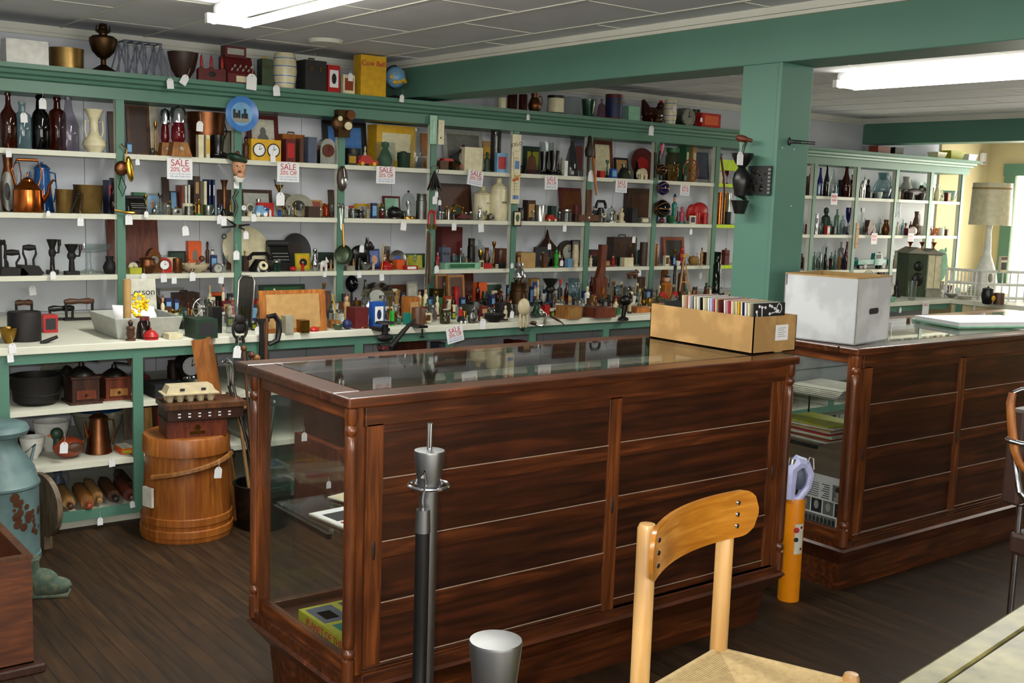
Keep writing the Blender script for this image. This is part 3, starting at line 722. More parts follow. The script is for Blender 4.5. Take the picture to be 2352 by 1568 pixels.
# ================================================================ KINDS OF ANTIQUES
# lathe kinds: list of (part name, [(r/half width, z/height)], colour index); optional handle code
LK = {
 'bottle': [('bottle_body', [(0, .02), (.9, 0), (1, .03), (1, .52), (.9, .62), (.45, .72), (.3, .8), (.28, .93), (.36, .94), (.36, .99), (.24, 1)], 0)],
 'flask': [('bottle_body', [(0, .02), (.92, 0), (1, .03), (1, .66), (.85, .74), (.4, .79), (.34, .93), (.42, .94), (.42, 1), (.3, 1)], 0)],
 'winebottle': [('bottle_body', [(0, .02), (.92, 0), (1, .03), (1, .56), (.85, .66), (.5, .74), (.42, .92), (.5, .93), (.5, .97), (.36, 1)], 0)],
 'beer': [('bottle_body', [(0, .02), (.92, 0), (1, .03), (1, .45), (.8, .58), (.45, .74), (.3, .93), (.38, .94), (.38, 1), (.28, 1)], 0)],
 'cone_flask': [('bottle_body', [(0, .02), (.95, 0), (1, .04), (.38, .7), (.22, .78), (.2, .94), (.28, .95), (.28, 1), (.18, 1)], 0)],
 'jar': [('jar_body', [(0, .02), (.9, 0), (1, .04), (1, .74), (.8, .84), (.8, .86)], 0), ('jar_lid', [(0, .86), (.88, .86), (.88, 1), (0, 1)], 1)],
 'canister': [('body', [(0, 0), (.95, 0), (1, .02), (1, .72), (.92, .755), (0, .76)], 0), ('lid', [(0, .76), (.95, .76), (.97, .78), (.6, .84), (.32, .88), (.3, .9), (0, .9)], 0), ('lid_knob', [(0, .89), (.28, .9), (.34, .94), (.25, .99), (0, 1)], 0)],
 'can': [('body', [(0, 0), (1, 0), (1, .84), (0, .84)], 0), ('lid', [(0, .84), (1.02, .84), (1.02, .99), (0, 1)], 1), ('foot_band', [(1.0, .0), (1.015, .0), (1.015, .07), (1.0, .07)], 1)],
 'tin': [('body', [(0, 0), (1, 0), (1, .97), (.96, 1), (.93, .97), (0, .97)], 0)],
 'tumbler': [('body', [(0, .02), (.72, 0), (.74, .02), (1, 1), (.95, 1), (.7, .05), (0, .05)], 0)],
 'cylinder_glass': [('body', [(0, .02), (.97, 0), (1, .02), (1, 1), (.95, 1), (.95, .04), (0, .04)], 0)],
 'cup': [('body', [(0, .0), (.55, 0), (.6, .05), (.9, .5), (1, 1), (.93, 1), (.8, .5), (.5, .1), (0, .08)], 0)],
 'mug': [('body', [(0, 0), (.9, 0), (.95, .04), (.88, 1), (.8, 1), (.82, .08), (0, .06)], 0)],
 'bowl': [('body', [(0, 0), (.42, 0), (.44, .08), (.75, .35), (.95, .8), (1, 1), (.95, 1), (.88, .75), (.65, .35), (.3, .14), (0, .12)], 0)],
 'mixbowl': [('body', [(0, 0), (.55, 0), (.6, .05), (.85, .55), (.95, .85), (1, .88), (1, 1), (.95, 1)], 0), ('inside', [(.95, 1), (.9, .8), (.78, .5), (.5, .12), (0, .1)], 1)],
 'pot': [('body', [(0, 0), (.85, 0), (.9, .03), (1, .97), (1.03, 1), (.95, 1), (.85, .1), (0, .08)], 0)],
 'cauldron': [('body', [(0, 0), (.7, 0), (.88, .12), (.93, .5), (.98, .9), (1, 1), (.95, 1), (.88, .5), (.7, .12), (0, .08)], 0)],
 'barrel': [('body', [(0, 0), (.78, 0), (.95, .28), (1, .5), (.95, .75), (.8, 1), (.74, 1), (.7, .95), (0, .95)], 0)] + [('hoop', [(a, z - .012), (a + .018, z - .012), (a + .018, z + .012), (a, z + .012)], 1) for a, z in ((.86, .15), (.97, .35), (.985, .62), (.9, .85))],
 'vase': [('body', [(0, 0), (.6, 0), (.65, .03), (1, .16), (.95, .26), (.5, .4), (.38, .5), (.36, .72), (.5, .85), (.86, 1), (.8, 1), (.3, .7), (0, .6)], 0)],
 'urn_lamp': [('foot', [(0, 0), (.95, 0), (.9, .03), (.5, .1), (.2, .15), (.18, .25), (.3, .29), (0, .29)], 0), ('font', [(0, .29), (.4, .3), (.8, .42), (1, .6), (1, .68), (.75, .73), (.3, .75), (0, .75)], 0), ('burner', [(0, .75), (.3, .75), (.3, .79), (.45, .8), (.5, .83), (.32, .88), (.3, .95), (.15, 1), (0, 1)], 0)],
 'candlestick': [('stem', [(0, 0), (1, 0), (.9, .05), (.4, .12), (.25, .2), (.4, .3), (.22, .4), (.3, .55), (.2, .7), (.35, .82), (.55, .86), (.6, .9), (.6, 1), (.45, 1), (.4, .92), (0, .92)], 0)],
 'flare': [('stem', [(0, 0), (.95, 0), (.9, .04), (.55, .1), (.5, .7), (.6, .85), (1, 1), (.9, 1), (.45, .8), (0, .7)], 0)],
 'goblet': [('body', [(0, 0), (.7, 0), (.65, .03), (.12, .08), (.1, .4), (.35, .46), (.85, .62), (1, .85), (.95, 1), (.9, 1), (.9, .85), (.3, .52), (0, .5)], 0)],
 'dome': [('glass_dome', [(.86, .1), (.86, .55), (.8, .72), (.55, .86), (.15, .92), (0, .93)], 0), ('base', [(0, 0), (1, 0), (1, .06), (.93, .1), (0, .1)], 1), ('finial', [(0, .92), (.1, .93), (.18, .96), (.1, 1), (0, 1)], 1), ('inner_column', [(0, .1), (.35, .1), (.2, .2), (.18, .4), (.35, .5), (.3, .62), (0, .66)], 2)],
 'ball': [('body', [(0, 0), (.38, .04), (.71, .15), (.92, .31), (1, .5), (.92, .69), (.71, .85), (.38, .96), (0, 1)], 0)],
 'bell': [('body', [(.95, 0), (1, .02), (.7, .2), (.6, .5), (.5, .68), (.2, .76), (0, .77)], 0), ('handle', [(0, .75), (.14, .76), (.1, .85), (.2, .93), (.12, 1), (0, 1)], 1)],
 'deskbell': [('bell', [(.98, .22), (1, .25), (.9, .45), (.55, .7), (.2, .8), (0, .81)], 0), ('base', [(0, 0), (.95, 0), (.95, .15), (.8, .22), (0, .22)], 0), ('button', [(0, .8), (.12, .81), (.1, .9), (.18, .95), (.1, 1), (0, 1)], 0)],
 'beanpot': [('body', [(0, 0), (.6, 0), (.75, .05), (1, .4), (1, .6), (.85, .78), (.85, .8)], 0), ('lid', [(0, .8), (.9, .8), (.92, .86), (.5, .92), (.15, .93), (.15, 1), (0, 1)], 0)],
 'jug': [('body', [(0, 0), (.7, 0), (.78, .04), (1, .3), (1, .42), (.7, .66), (.5, .78), (.55, .9), (.62, 1), (.55, 1), (.4, .75), (0, .7)], 0)],
 'coffee': [('body', [(0, 0), (1, 0), (1, .03), (.94, .08), (.66, .84), (.7, .85)], 0), ('lid', [(0, .85), (.72, .85), (.72, .88), (.4, .95), (.12, .96), (.13, 1), (0, 1)], 0)],
 'churn': [('body', [(0, 0), (.92, 0), (.95, .03), (.95, .62), (.55, .72), (.5, .78)], 0), ('lid', [(0, .78), (.55, .78), (.62, .82), (.5, .9), (.1, .92), (.1, 1), (0, 1)], 0)],
 'kettle': [('body', [(0, 0), (.95, 0), (1, .04), (.96, .3), (.94, .42), (.5, .56), (.4, .58)], 0), ('lid', [(0, .57), (.42, .58), (.4, .61), (.1, .66), (0, .66)], 0), ('lid_knob', [(0, .65), (.05, .66), (.07, .7), (.03, .75), (0, .76)], 0)],
 'tallcan': [('body', [(0, 0), (1, 0), (1, .72), (.88, .74), (.86, .96), (.9, .98), (.9, 1), (0, 1)], 0)],
 'spool': [('body', [(0, 0), (.9, 0), (.9, .06), (.6, .1), (.6, .9), (.9, .94), (.9, 1), (0, 1)], 0)],
 'pin': [('body', [(0, 0), (.7, 0), (.9, .15), (1, .3), (.6, .6), (.35, .74), (.55, .84), (.5, .95), (0, 1)], 0)],
 'toyman': [('body', [(0, 0), (.8, 0), (.8, .06), (.5, .1), (.7, .3), (.6, .5), (.75, .62), (.5, .7), (.2, .73), (0, .73)], 0), ('head', [(0, .71), (.3, .74), (.4, .83), (.3, .93), (0, .95)], 1), ('hat', [(0, .9), (.5, .9), (.45, .92), (.25, .95), (.2, 1), (0, 1)], 2)],
 'ballstand': [('stand', [(0, 0), (.8, 0), (.7, .05), (.2, .12), (.15, .5), (0, .5)], 1), ('mirror_ball', [(0, .46), (.4, .5), (.85, .6), (1, .74), (.85, .88), (.4, .98), (0, 1)], 0)],
 'statue': [('base', [(0, 0), (.9, 0), (.9, .1), (0, .1)], 1), ('figure', [(0, .1), (.6, .1), (.5, .3), (.65, .5), (.55, .64), (.25, .7), (.22, .74), (.38, .82), (.33, .94), (0, 1)], 0)],
}
HAND = {'jug': 'side', 'mug': 'side', 'coffee': 'coffee', 'churn': 'churn', 'kettle': 'kettle', 'cauldron': 'bail', 'vase': 'two', 'pot': None, 'urn_lamp': 'prongs'}
def k_lathe(kind, w, h, c, o):
 out = []; n = 28 if w > .12 else (18 if w > .04 else 12)
 for nm, pr, ci in LK[kind]:
  col = c[min(ci, len(c) - 1)]
  if kind == 'dome' and ci == 0: col = 'g_clear'
  out.append((nm, MB().lathe([(r * w / 2, z * h) for r, z in pr], n), col))
 hd = HAND.get(kind); r = w / 2; m = MB()
 if hd == 'side':
  m.tube([(r * .75, 0, h * .85), (r * 1.25, 0, h * .88), (r * 1.5, 0, h * .65), (r * 1.3, 0, h * .35), (r * .9, 0, h * .25)], w * .035)
 elif hd == 'coffee':
  m.tube([(r * .7, 0, h * .8), (r * 1.15, 0, h * .78), (r * 1.25, 0, h * .5), (r * 1.0, 0, h * .2)], w * .035)
  out.append(('spout', MB().tube([(-r * .85, -.0, h * .4), (-r * 1.0, 0, h * .62), (-r * 1.05, 0, h * .8)], [w * .09, w * .06, w * .04]), c[0]))
 elif hd == 'churn':
  m.tube([(r * .9, 0, h * .62), (r * 1.3, 0, h * .68), (r * 1.45, 0, h * .5), (r * 1.3, 0, h * .3), (r * 1.05, 0, h * .1)], w * .03)
  out.append(('spout', MB().tube([(-r * .85, 0, h * .35), (-r * 1.15, 0, h * .55), (-r * 1.35, 0, h * .72)], [w * .1, w * .06, w * .04]), c[0]))
 elif hd == 'kettle':
  m.tube([(-r * .75, 0, h * .5), (-r * 1.0, 0, h * .78), (-r * .7, 0, h * .97), (0, 0, h * .985), (r * .65, 0, h * .97), (r * .95, 0, h * .78), (r * .7, 0, h * .5)], w * .022)
  out.append(('grip', MB().cyl((-r * .65, 0, h * .98), (r * .65, 0, h * .98), w * .05), c[0]))
  out.append(('spout', MB().tube([(r * .9, 0, h * .2), (r * 1.3, 0, h * .35), (r * 1.4, 0, h * .52), (r * 1.65, 0, h * .62), (r * 1.85, 0, h * .6)], [w * .1, w * .075, w * .05, w * .04, w * .035]), c[0]))
 elif hd == 'bail':
  m.tube([(-r, 0, h * .85), (-r * 1.04, -r * .3, h * .6), (-r * .6, -r * .95, h * .42), (0, -r * 1.12, h * .38), (r * .6, -r * .95, h * .42), (r * 1.04, -r * .3, h * .6), (r, 0, h * .85)], .003)
 elif hd == 'two':
  for s in (-1, 1): out.append(('handle', MB().tube([(s * r * .4, 0, h * .7), (s * r * .75, 0, h * .74), (s * r * .8, 0, h * .5), (s * r * .6, 0, h * .32)], w * .035), c[0]))
 elif hd == 'prongs':
  for a in range(4):
   ca, sa = math.cos(a * PI / 2 + .5), math.sin(a * PI / 2 + .5)
   m.tube([(r * .4 * ca, r * .4 * sa, h * .8), (r * .7 * ca, r * .7 * sa, h * .84), (r * .62 * ca, r * .62 * sa, h * .93)], w * .02)
 if hd and hd != 'two': out.append(('handle' if hd != 'prongs' else 'prongs', m, c[1] if hd == 'bail' and len(c) > 1 else c[0]))
 return out
def dial(m_x, m_z, r, y, face='label_white', rim='brass', hands='ink'):
 a = MB(); a.cyl((m_x, y, m_z), (m_x, y - .004, m_z), r, n=20)
 b = MB(); b.tube([(m_x + r * math.cos(q * PI / 10), y - .004, m_z + r * math.sin(q * PI / 10)) for q in range(20)], r * .09, 6, True)
 c = MB(); c.tube([(m_x, y - .0055, m_z), (m_x + r * .1, y - .0055, m_z + r * .7)], r * .035, 5); c.tube([(m_x, y - .0055, m_z), (m_x + r * .42, y - .0055, m_z + r * .25)], r * .045, 5)
 for q in range(12): c.box(m_x + r * .8 * math.cos(q * PI / 6) - r * .03, m_x + r * .8 * math.cos(q * PI / 6) + r * .03, y - .005, y - .004, m_z + r * .8 * math.sin(q * PI / 6) - r * .03, m_z + r * .8 * math.sin(q * PI / 6) + r * .03)
 return [('dial', a, face), ('dial_rim', b, rim), ('hands', c, hands)]
def K_box(w, h, d, c, o):
 out = [('box_body', B(-w / 2, w / 2, -d / 2, d / 2, 0, h), c[0])]
 if len(c) > 1: out.append(('front_label', B(-w * .36, w * .36, -d / 2 - .001, -d / 2, h * .18, h * .82), c[1]))
 if len(c) > 2: out.append(('label_figure', MB().sph((0, -d / 2 - .0012, h * .5), w * .2, .001, h * .2, 12), c[2]))
 return out
def K_case(w, h, d, c, o):
 m = MB(); m.tube([(-w * .15, 0, h), (-w * .13, 0, h * 1.08), (w * .13, 0, h * 1.08), (w * .15, 0, h)], .004)
 l = MB(); l.box(-w / 2 - .0015, w / 2 + .0015, -d / 2 - .0015, d / 2 + .0015, h * .7, h * .72)
 k = MB(); k.box(-w * .25, -w * .17, -d / 2 - .004, -d / 2, h * .64, h * .78); k.box(w * .17, w * .25, -d / 2 - .004, -d / 2, h * .64, h * .78)
 return [('box_body', B(-w / 2, w / 2, -d / 2, d / 2, 0, h), c[0]), ('carry_handle', m, c[-1]), ('lid_seam', l, 'ink'), ('clasp', k, 'brass')]
def K_book(w, h, d, c, o):
 return [('cover', B(-w / 2, w / 2, -d / 2, d / 2, 0, h), c[0]), ('pages', B(-w / 2 + .0015, w / 2 - .0015, -d / 2 + .002, d / 2 + .001, .002, h + .0004), 'paper')] + ([('spine_title', B(-w * .25, w * .25, -d / 2 - .0008, -d / 2, h * .55, h * .85), c[1])] if len(c) > 1 else [])
def K_frame(w, h, d, c, o):
 t = min(w, h) * .13; m = MB()
 m.box(-w / 2, w / 2, -.009, .009, 0, t); m.box(-w / 2, w / 2, -.009, .009, h - t, h); m.box(-w / 2, -w / 2 + t, -.009, .009, t, h - t); m.box(w / 2 - t, w / 2, -.009, .009, t, h - t)
 p = B(-w / 2 + t, w / 2 - t, -.004, .006, t, h - t)
 out = [('frame', m, c[0]), ('picture', p, c[1])]
 if len(c) > 2:
  out.append(('picture_figure', MB().sph((0, -.0045, h * .42), w * .2, .001, h * .2, 14).sph((0, -.0045, h * .64), w * .1, .001, h * .1, 12), c[2]))
 lean = RX(-.12)
 for _, q, _2 in out: q.xf(lean)
 return out
def K_panel(w, h, d, c, o):
 out = [('panel', B(-w / 2, w / 2, -.006, .006, 0, h), c[0])]
 if len(c) > 1: out.append(('panel_print', B(-w * .4, w * .4, -.0068, -.006, h * .1, h * .9), c[1]))
 if len(c) > 2: out.append(('print_figure', MB().sph((w * .02, -.0072, h * .45), w * .26, .0008, h * .24, 14), c[2]))
 for _, q, _2 in out: q.xf(RX(-.14))
 return out
def K_plate(w, h, d, c, o):
 r = h / 2; Mx = TR(0, 0, r) @ RX(PI / 2 - .15) @ Matrix.Diagonal((w / h, 1, 1, 1))
 out = [('plate_body', MB().lathe([(0, 0), (r * .6, 0), (r * .7, .006), (r, .014), (r, .017), (r * .68, .01), (0, .004)], 36, M=Mx), c[0])]
 if len(c) > 1: out.append(('plate_centre', MB().lathe([(0, .0045), (r * .62, .0078), (r * .62, .0085), (0, .0065)], 30, M=Mx), c[1]))
 if len(c) > 2: out.append(('plate_figure', MB().lathe([(0, .0068), (r * .3, .0088), (r * .28, .0095), (0, .009)], 8, M=Mx), c[2]))
 return out
def K_clockround(w, h, d, c, o):
 r = w / 2; z = h - r
 out = [('clock_case', MB().cyl((0, d / 2, z), (0, -d / 2, z), r, n=26), c[0])] + dial(0, z, r * .84, -d / 2, c[1] if len(c) > 1 else 'label_white', c[0])
 m = MB(); m.box(-r * .5, r * .5, -d / 2, d / 2, 0, max(.006, z - r * .8)); 
 for s in (-1, 1): m.cyl((s * r * .45, 0, 0), (s * r * .35, 0, z - r * .7), .003, n=8)
 out.append(('clock_foot', m, c[0]))
 if 'bells' in o:
  b = MB(); b.sph((-r * .5, 0, z + r * 1.0), r * .32, r * .32, r * .22); b.sph((r * .5, 0, z + r * 1.0), r * .32, r * .32, r * .22); out.append(('alarm_bells', b, c[0]))
 return out
def K_clockbox(w, h, d, c, o):
 poly = [(-w / 2, 0), (w / 2, 0), (w / 2, h * .55)] + [(w / 2 * math.cos(a * PI / 8), h * .55 + h * .45 * math.sin(a * PI / 8)) for a in range(1, 8)] + [(-w / 2, h * .55)]
 r = min(w, h) * .33
 return [('clock_case', MB().prism(poly, -d / 2, d / 2), c[0])] + dial(0, h * .52, r, -d / 2, c[1] if len(c) > 1 else 'label_white')
def K_chessclock(w, h, d, c, o):
 out = [('clock_case', B(-w / 2, w / 2, -d / 2, d / 2, 0, h), c[0])]
 for s in (-1, 1): out += dial(s * w * .24, h * .5, min(w * .2, h * .34), -d / 2, 'label_white', 'black')
 m = MB(); [m.cyl((s * w * .3, 0, h), (s * w * .3, 0, h + .01), .005) for s in (-1, 1)]; out.append(('push_button', m, 'brass')); return out
def K_iron(w, h, d, c, o):
 w *= 1.2; sole = [(-w / 2, 0), (w * .38, 0), (w / 2, h * .06), (w * .3, h * .3), (-w * .45, h * .34)]
 m = MB(); m.tube([(-w * .18, 0, h * .28), (-w * .2, 0, h * .5), (-w * .3, 0, h * .7), (-w * .3, 0, h * .9), (w * .22, 0, h * .9), (w * .24, 0, h * .7), (w * .12, 0, h * .5), (w * .14, 0, h * .28)], .006)
 return [('sole', MB().prism(sole, -d / 2, d / 2), c[0]), ('handle_bracket', m, c[0]), ('grip', MB().lathe([(0, -w * .27), (.012, -w * .26), (.017, 0), (.012, w * .26), (0, w * .27)], 12, M=TR(-w * .04, 0, h * .9) @ RY(PI / 2)), c[-1])]
def K_mill(w, h, d, c, o):
 m = MB(); m.box(-w * .5, w * .5, -d * .5, d * .5, 0, h * .05); 
 a = B(-w * .42, w * .42, -d * .42, d * .42, h * .05, h * .5)
 b = B(-w * .46, w * .46, -d * .46, d * .46, h * .5, h * .54)
 dm = MB().lathe([(0, h * .54), (w * .4, h * .54), (w * .36, h * .6), (w * .2, h * .68), (w * .09, h * .72), (w * .08, h * .8), (0, h * .8)], 22)
 cr = MB(); cr.tube([(0, 0, h * .76), (0, 0, h * .84), (w * .2, -d * .2, h * .84), (w * .42, -d * .3, h * .82)], .005); 
 kn = MB().lathe([(0, 0), (.006, 0), (.011, .02), (.007, .035), (0, .036)], 12, c=(w * .42, -d * .3, h * .82))
 dr = B(-w * .3, w * .3, -d * .42 - .006, -d * .42, h * .1, h * .27)
 dk = MB().sph((0, -d * .42 - .012, h * .185), .007)
 return [('mill_base', m, c[0]), ('mill_box', a, c[0]), ('mill_top', b, c[0]), ('grinder_dome', dm, 'darkmetal'), ('crank', cr, 'darkmetal'), ('crank_knob', kn, c[0]), ('drawer', dr, c[-1]), ('drawer_knob', dk, 'darkmetal')]
def K_animal(w, h, d, c, o):
 m = MB(); bw = w * .5
 m.sph((0, 0, h * .5), w * .34, d * .38, h * .24, 16)
 for x in (-.22, .22):
  for y in (-.22, .22): m.cyl((x * w, y * d, 0), (x * w, y * d, h * .45), w * .065, w * .09, 10)
 m.sph((w * .3, 0, h * .72), w * .15, d * .22, h * .15, 14)
 m.sph((w * .42, 0, h * .67), w * .09, d * .13, h * .08, 12)
 for y in (-1, 1): m.cyl((w * .26, y * d * .12, h * .82), (w * .24, y * d * .16, h), w * .045, .001, 8)
 m.tube([(-w * .3, 0, h * .55), (-w * .42, 0, h * .6), (-w * .47, 0, h * .45)], w * .025)
 return [('body', m, c[0])]
def K_elephant(w, h, d, c, o):
 m = MB(); m.sph((w * .08, 0, h * .6), w * .4, d * .5, h * .38, 18)
 for x in (-.12, .3):
  for y in (-.25, .25): m.cyl((x * w, y * d, 0), (x * w, y * d, h * .5), w * .11, w * .12, 12)
 m.sph((-w * .28, 0, h * .62), w * .2, d * .35, h * .26, 14)
 m.tube([(-w * .42, 0, h * .6), (-w * .48, 0, h * .35), (-w * .44, 0, h * .12)], [w * .08, w * .055, w * .035])
 for y in (-1, 1): m.sph((-w * .18, y * d * .38, h * .6), w * .13, d * .05, h * .2, 12)
 return [('body', m, c[0])]
def K_duck(w, h, d, c, o):
 w *= 1.15; d *= 1.25
 b = MB().sph((w * .05, 0, h * .34), w * .45, d * .5, h * .34, 18); b.cyl((w * .3, 0, h * .35), (w * .52, 0, h * .5), h * .1, h * .02)
 hd = MB().sph((-w * .28, 0, h * .8), h * .2, h * .17, h * .2, 16).cyl((-w * .25, 0, h * .45), (-w * .28, 0, h * .75), h * .14, h * .11)
 return [('body', b, c[0]), ('head', hd, c[1]), ('bill', MB().sph((-w * .45, 0, h * .76), h * .13, h * .06, h * .035, 12), c[2]), ('wing', MB().sph((w * .12, -d * .38, h * .38), w * .3, d * .15, h * .17, 14), c[3])]
def K_hen(w, h, d, c, o):
 b = MB().sph((0, 0, h * .38), w * .45, d * .5, h * .3, 18).sph((w * .32, 0, h * .78), w * .12, d * .25, h * .16, 14).cyl((w * .2, 0, h * .4), (w * .32, 0, h * .75), w * .2, w * .1).cyl((-w * .25, 0, h * .4), (-w * .45, 0, h * .95), w * .2, w * .05)
 return [('hen_cover', b, c[0]), ('comb', MB().sph((w * .33, 0, h * .94), w * .1, .006, h * .07, 10), 'red'), ('beak', MB().cyl((w * .42, 0, h * .76), (w * .5, 0, h * .72), .008, .001), 'yellow'), ('nest_base', MB().lathe([(0, 0), (w * .38, 0), (w * .45, h * .2), (0, h * .2)], 22, sy=d / w), c[1])]
def K_car(w, h, d, c, o):
 b = MB(); b.prism([(-w / 2, h * .2), (w / 2, h * .2), (w / 2, h * .5), (w * .22, h * .58), (w * .08, h), (-w * .3, h), (-w * .42, h * .58), (-w / 2, h * .55)], -d / 2, d / 2)
 out = [('car_body', b, c[0])]
 for x in (-.3, .3):
  for y in (-1, 1): out.append(('wheel', MB().cyl((x * w, y * d * .42, h * .2), (x * w, y * d * .54, h * .2), h * .2, n=16), c[1]))
 return out
def K_pickup(w, h, d, c, o):
 b = MB(); b.box(-w / 2, w * .02, -d / 2, d / 2, h * .25, h * .3); b.box(-w / 2, w * .0, -d / 2, -d / 2 + .006, h * .25, h * .62); b.box(-w / 2, 0, d / 2 - .006, d / 2, h * .25, h * .62); b.box(-w / 2 + .004, -w * .02, -d / 2 + .004, d / 2 - .004, h * .3, h * .5)
 b.box(w * .02, w / 2, -d / 2, d / 2, h * .25, h * .62); b.prism([(w * .02, h * .62), (w * .3, h * .62), (w * .25, h), (w * .04, h)], -d / 2 + .003, d / 2 - .003)
 g = MB(); g.box(w * .06, w * .23, -d / 2 + .0018, -d / 2 + .003, h * .66, h * .94); g.prism([(w * .297, h * .66), (w * .302, h * .66), (w * .262, h * .95), (w * .257, h * .95)], -d / 2 + .01, d / 2 - .01)
 out = [('truck_body', b, c[0]), ('cab_window', g, 'charcoal'), ('bumper', B(w / 2, w / 2 + .006, -d / 2, d / 2, h * .22, h * .34), 'chrome')]
 for x in (-.27, .33):
  for y in (-1, 1):
   out.append(('wheel', MB().cyl((x * w, y * d * .40, h * .19), (x * w, y * d * .52, h * .19), h * .19, n=18), 'black'))
   out.append(('hub_cap', MB().cyl((x * w, y * d * .52, h * .19), (x * w, y * d * .535, h * .19), h * .12, n=16), 'lightgrey'))
 return out
def K_phone(w, h, d, c, o):
 b = MB().lathe([(0, 0), (w * .5, 0), (w * .48, h * .1), (w * .3, h * .45), (w * .22, h * .62), (0, h * .64)], 20, sy=d / w)
 hs = MB().tube([(-w * .45, 0, h * .75), (-w * .3, 0, h * .9), (w * .3, 0, h * .9), (w * .45, 0, h * .75)], .011).sph((-w * .46, 0, h * .68), w * .11, w * .11, h * .1).sph((w * .46, 0, h * .68), w * .11, w * .11, h * .1)
 dl = MB().cyl((0, -d * .36, h * .28), (0, -d * .46, h * .33), w * .2, n=20)
 return [('phone_body', b, c[0]), ('handset', hs, c[0]), ('dial', dl, 'cream'), ('dial_centre', MB().cyl((0, -d * .46, h * .33), (0, -d * .475, h * .337), w * .08, n=14), 'darkmetal')]
def K_typewriter(w, h, d, c, o):
 m = MB(); m.prism([(-d / 2, 0), (d / 2, 0), (d / 2, h * .8), (0, h * .75), (-d / 2, h * .25)], -w / 2, w / 2, RZ(PI / 2))
 k = MB(); [k.cyl((-w * .38 + i * w * .085, -d * .38 + j * d * .1, h * .3 + j * h * .1), (-w * .38 + i * w * .085, -d * .38 + j * d * .1, h * .36 + j * h * .1), .004, n=8) for i in range(10) for j in range(3)]
 return [('machine_body', m, c[0]), ('keys', k, 'lightgrey'), ('roller', MB().cyl((-w * .55, d * .2, h * .86), (w * .55, d * .2, h * .86), h * .1), 'charcoal'), ('carriage_lever', MB().tube([(-w * .5, d * .2, h * .9), (-w * .6, 0, h * .95)], .003), 'chrome')]
def K_camera(w, h, d, c, o):
 return [('camera_body', B(-w / 2, w / 2, -d / 2, d / 2, 0, h * .8), c[0]), ('lens', MB().cyl((0, -d / 2, h * .4), (0, -d, h * .4), min(w, h) * .28), 'silver'), ('lens_glass', MB().cyl((0, -d, h * .4), (0, -d - .001, h * .4), min(w, h) * .2), 'black'), ('viewfinder', B(-w * .18, w * .18, -d * .3, d * .3, h * .8, h), c[-1])]
def K_globe(w, h, d, c, o):
 r = w * .46; z = h - r * 1.05
 ld = []
 random.seed(4)
 for i in range(7):
  a = random.uniform(-2.6, .2); e2 = random.uniform(-.7, .9)
  ld.append(('land', MB().sph((r * .99 * math.cos(e2) * math.cos(a) , r * .99 * math.cos(e2) * math.sin(a), z + r * .99 * math.sin(e2)), r * .26, r * .1, r * .2, 10), 'yellow'))
 m2 = MB(); m2.sph((-r * .45, -r * .75, z + r * .3), r * .2, r * .12, r * .16, 10)
 return [('globe_ball', MB().sph((0, 0, z), r, n=32), c[0]), ('sea_map', m2, 'lightgrey'), ('meridian_arc', MB().tube([(r * 1.08 * math.cos(a), 0, z + r * 1.08 * math.sin(a)) for a in [(-100 - i * 16) * PI / 180 for i in range(12)]], .004), 'black'), *ld, ('stand', MB().lathe([(0, 0), (r * .9, 0), (r * .8, h * .06), (r * .1, h * .12), (r * .08, z - r * 1.05), (0, z - r * 1.05)], 20), 'black')]
def K_gumball(w, h, d, c, o):
 f = MB(); k = 4
 f.lathe([(0, 0), (w * .7, 0), (w * .68, h * .02), (w * .48, h * .28), (0, h * .28)], 4, M=RZ(PI / 4))
 f.sm = False
 g = MB().lathe([(w * .26, h * .28), (w * .33, h * .36), (w * .3, h * .55), (w * .24, h * .68), (0, h * .68)], 20)
 t = MB().lathe([(0, h * .68), (w * .38, h * .66), (w * .38, h * .86), (w * .3, h * .95), (w * .08, h * .98), (0, h)], 24)
 return [('wooden_base', f, 'w_oak'), ('red_glass', g, 'g_red'), ('chrome_lid', t, 'chrome'), ('coin_ring', MB().cyl((0, -w * .43, h * .15), (0, -w * .46, h * .155), w * .09), 'lightgrey')]
def K_register(w, h, d, c, o):
 m = MB(); m.prism([(-d / 2, 0), (d / 2, 0), (d / 2, h * .72), (0, h * .74), (-d / 2, h * .25)], -w / 2, w / 2, RZ(PI / 2))
 t = B(-w * .46, w * .3, -d * .1, d * .4, h * .7, h)
 k = MB(); [k.cyl((-w * .35 + i * w * .1, -d * .45, h * .34 + (i % 2) * .02), (-w * .35 + i * w * .1, -d * .55, h * .38 + (i % 2) * .02), .005, n=8) for i in range(8)]
 return [('machine_body', m, c[0]), ('sign_housing', t, c[0]), ('sign_glass', B(-w * .38, w * .22, -d * .11, -d * .1, h * .78, h * .94), 'lightgrey'), ('keys', k, 'lightgrey'), ('drawer_label', B(-w * .2, w * .45, -d / 2 - .002, -d / 2, h * .04, h * .2), 'cream')]
def K_candles(w, h, d, c, o):
 pl = [(-w / 2, 0), (w / 2, 0), (w / 2, h * .45), (w * .4, h * .52), (w * .3, h * .45), (w * .1, h * .45), (0, h * .55), (-w * .1, h * .45), (-w * .3, h * .45), (-w * .36, h * .52), (-w * .44, h * .45), (-w / 2, h * .4)]
 out = [('holder', MB().prism(pl, -d / 2, d / 2), c[0]), ('painted_flower', MB().sph((0, -d / 2, h * .25), w * .15, .002, h * .1, 12), 'ink')]
 for x in (-.36, 0, .4): out.append(('red_bulb', MB().lathe([(0, h * .5), (w * .05, h * .52), (w * .05, h * .75), (w * .035, h * .88), (0, h)], 10, c=(x * w, 0, 0)), c[1]))
 return out
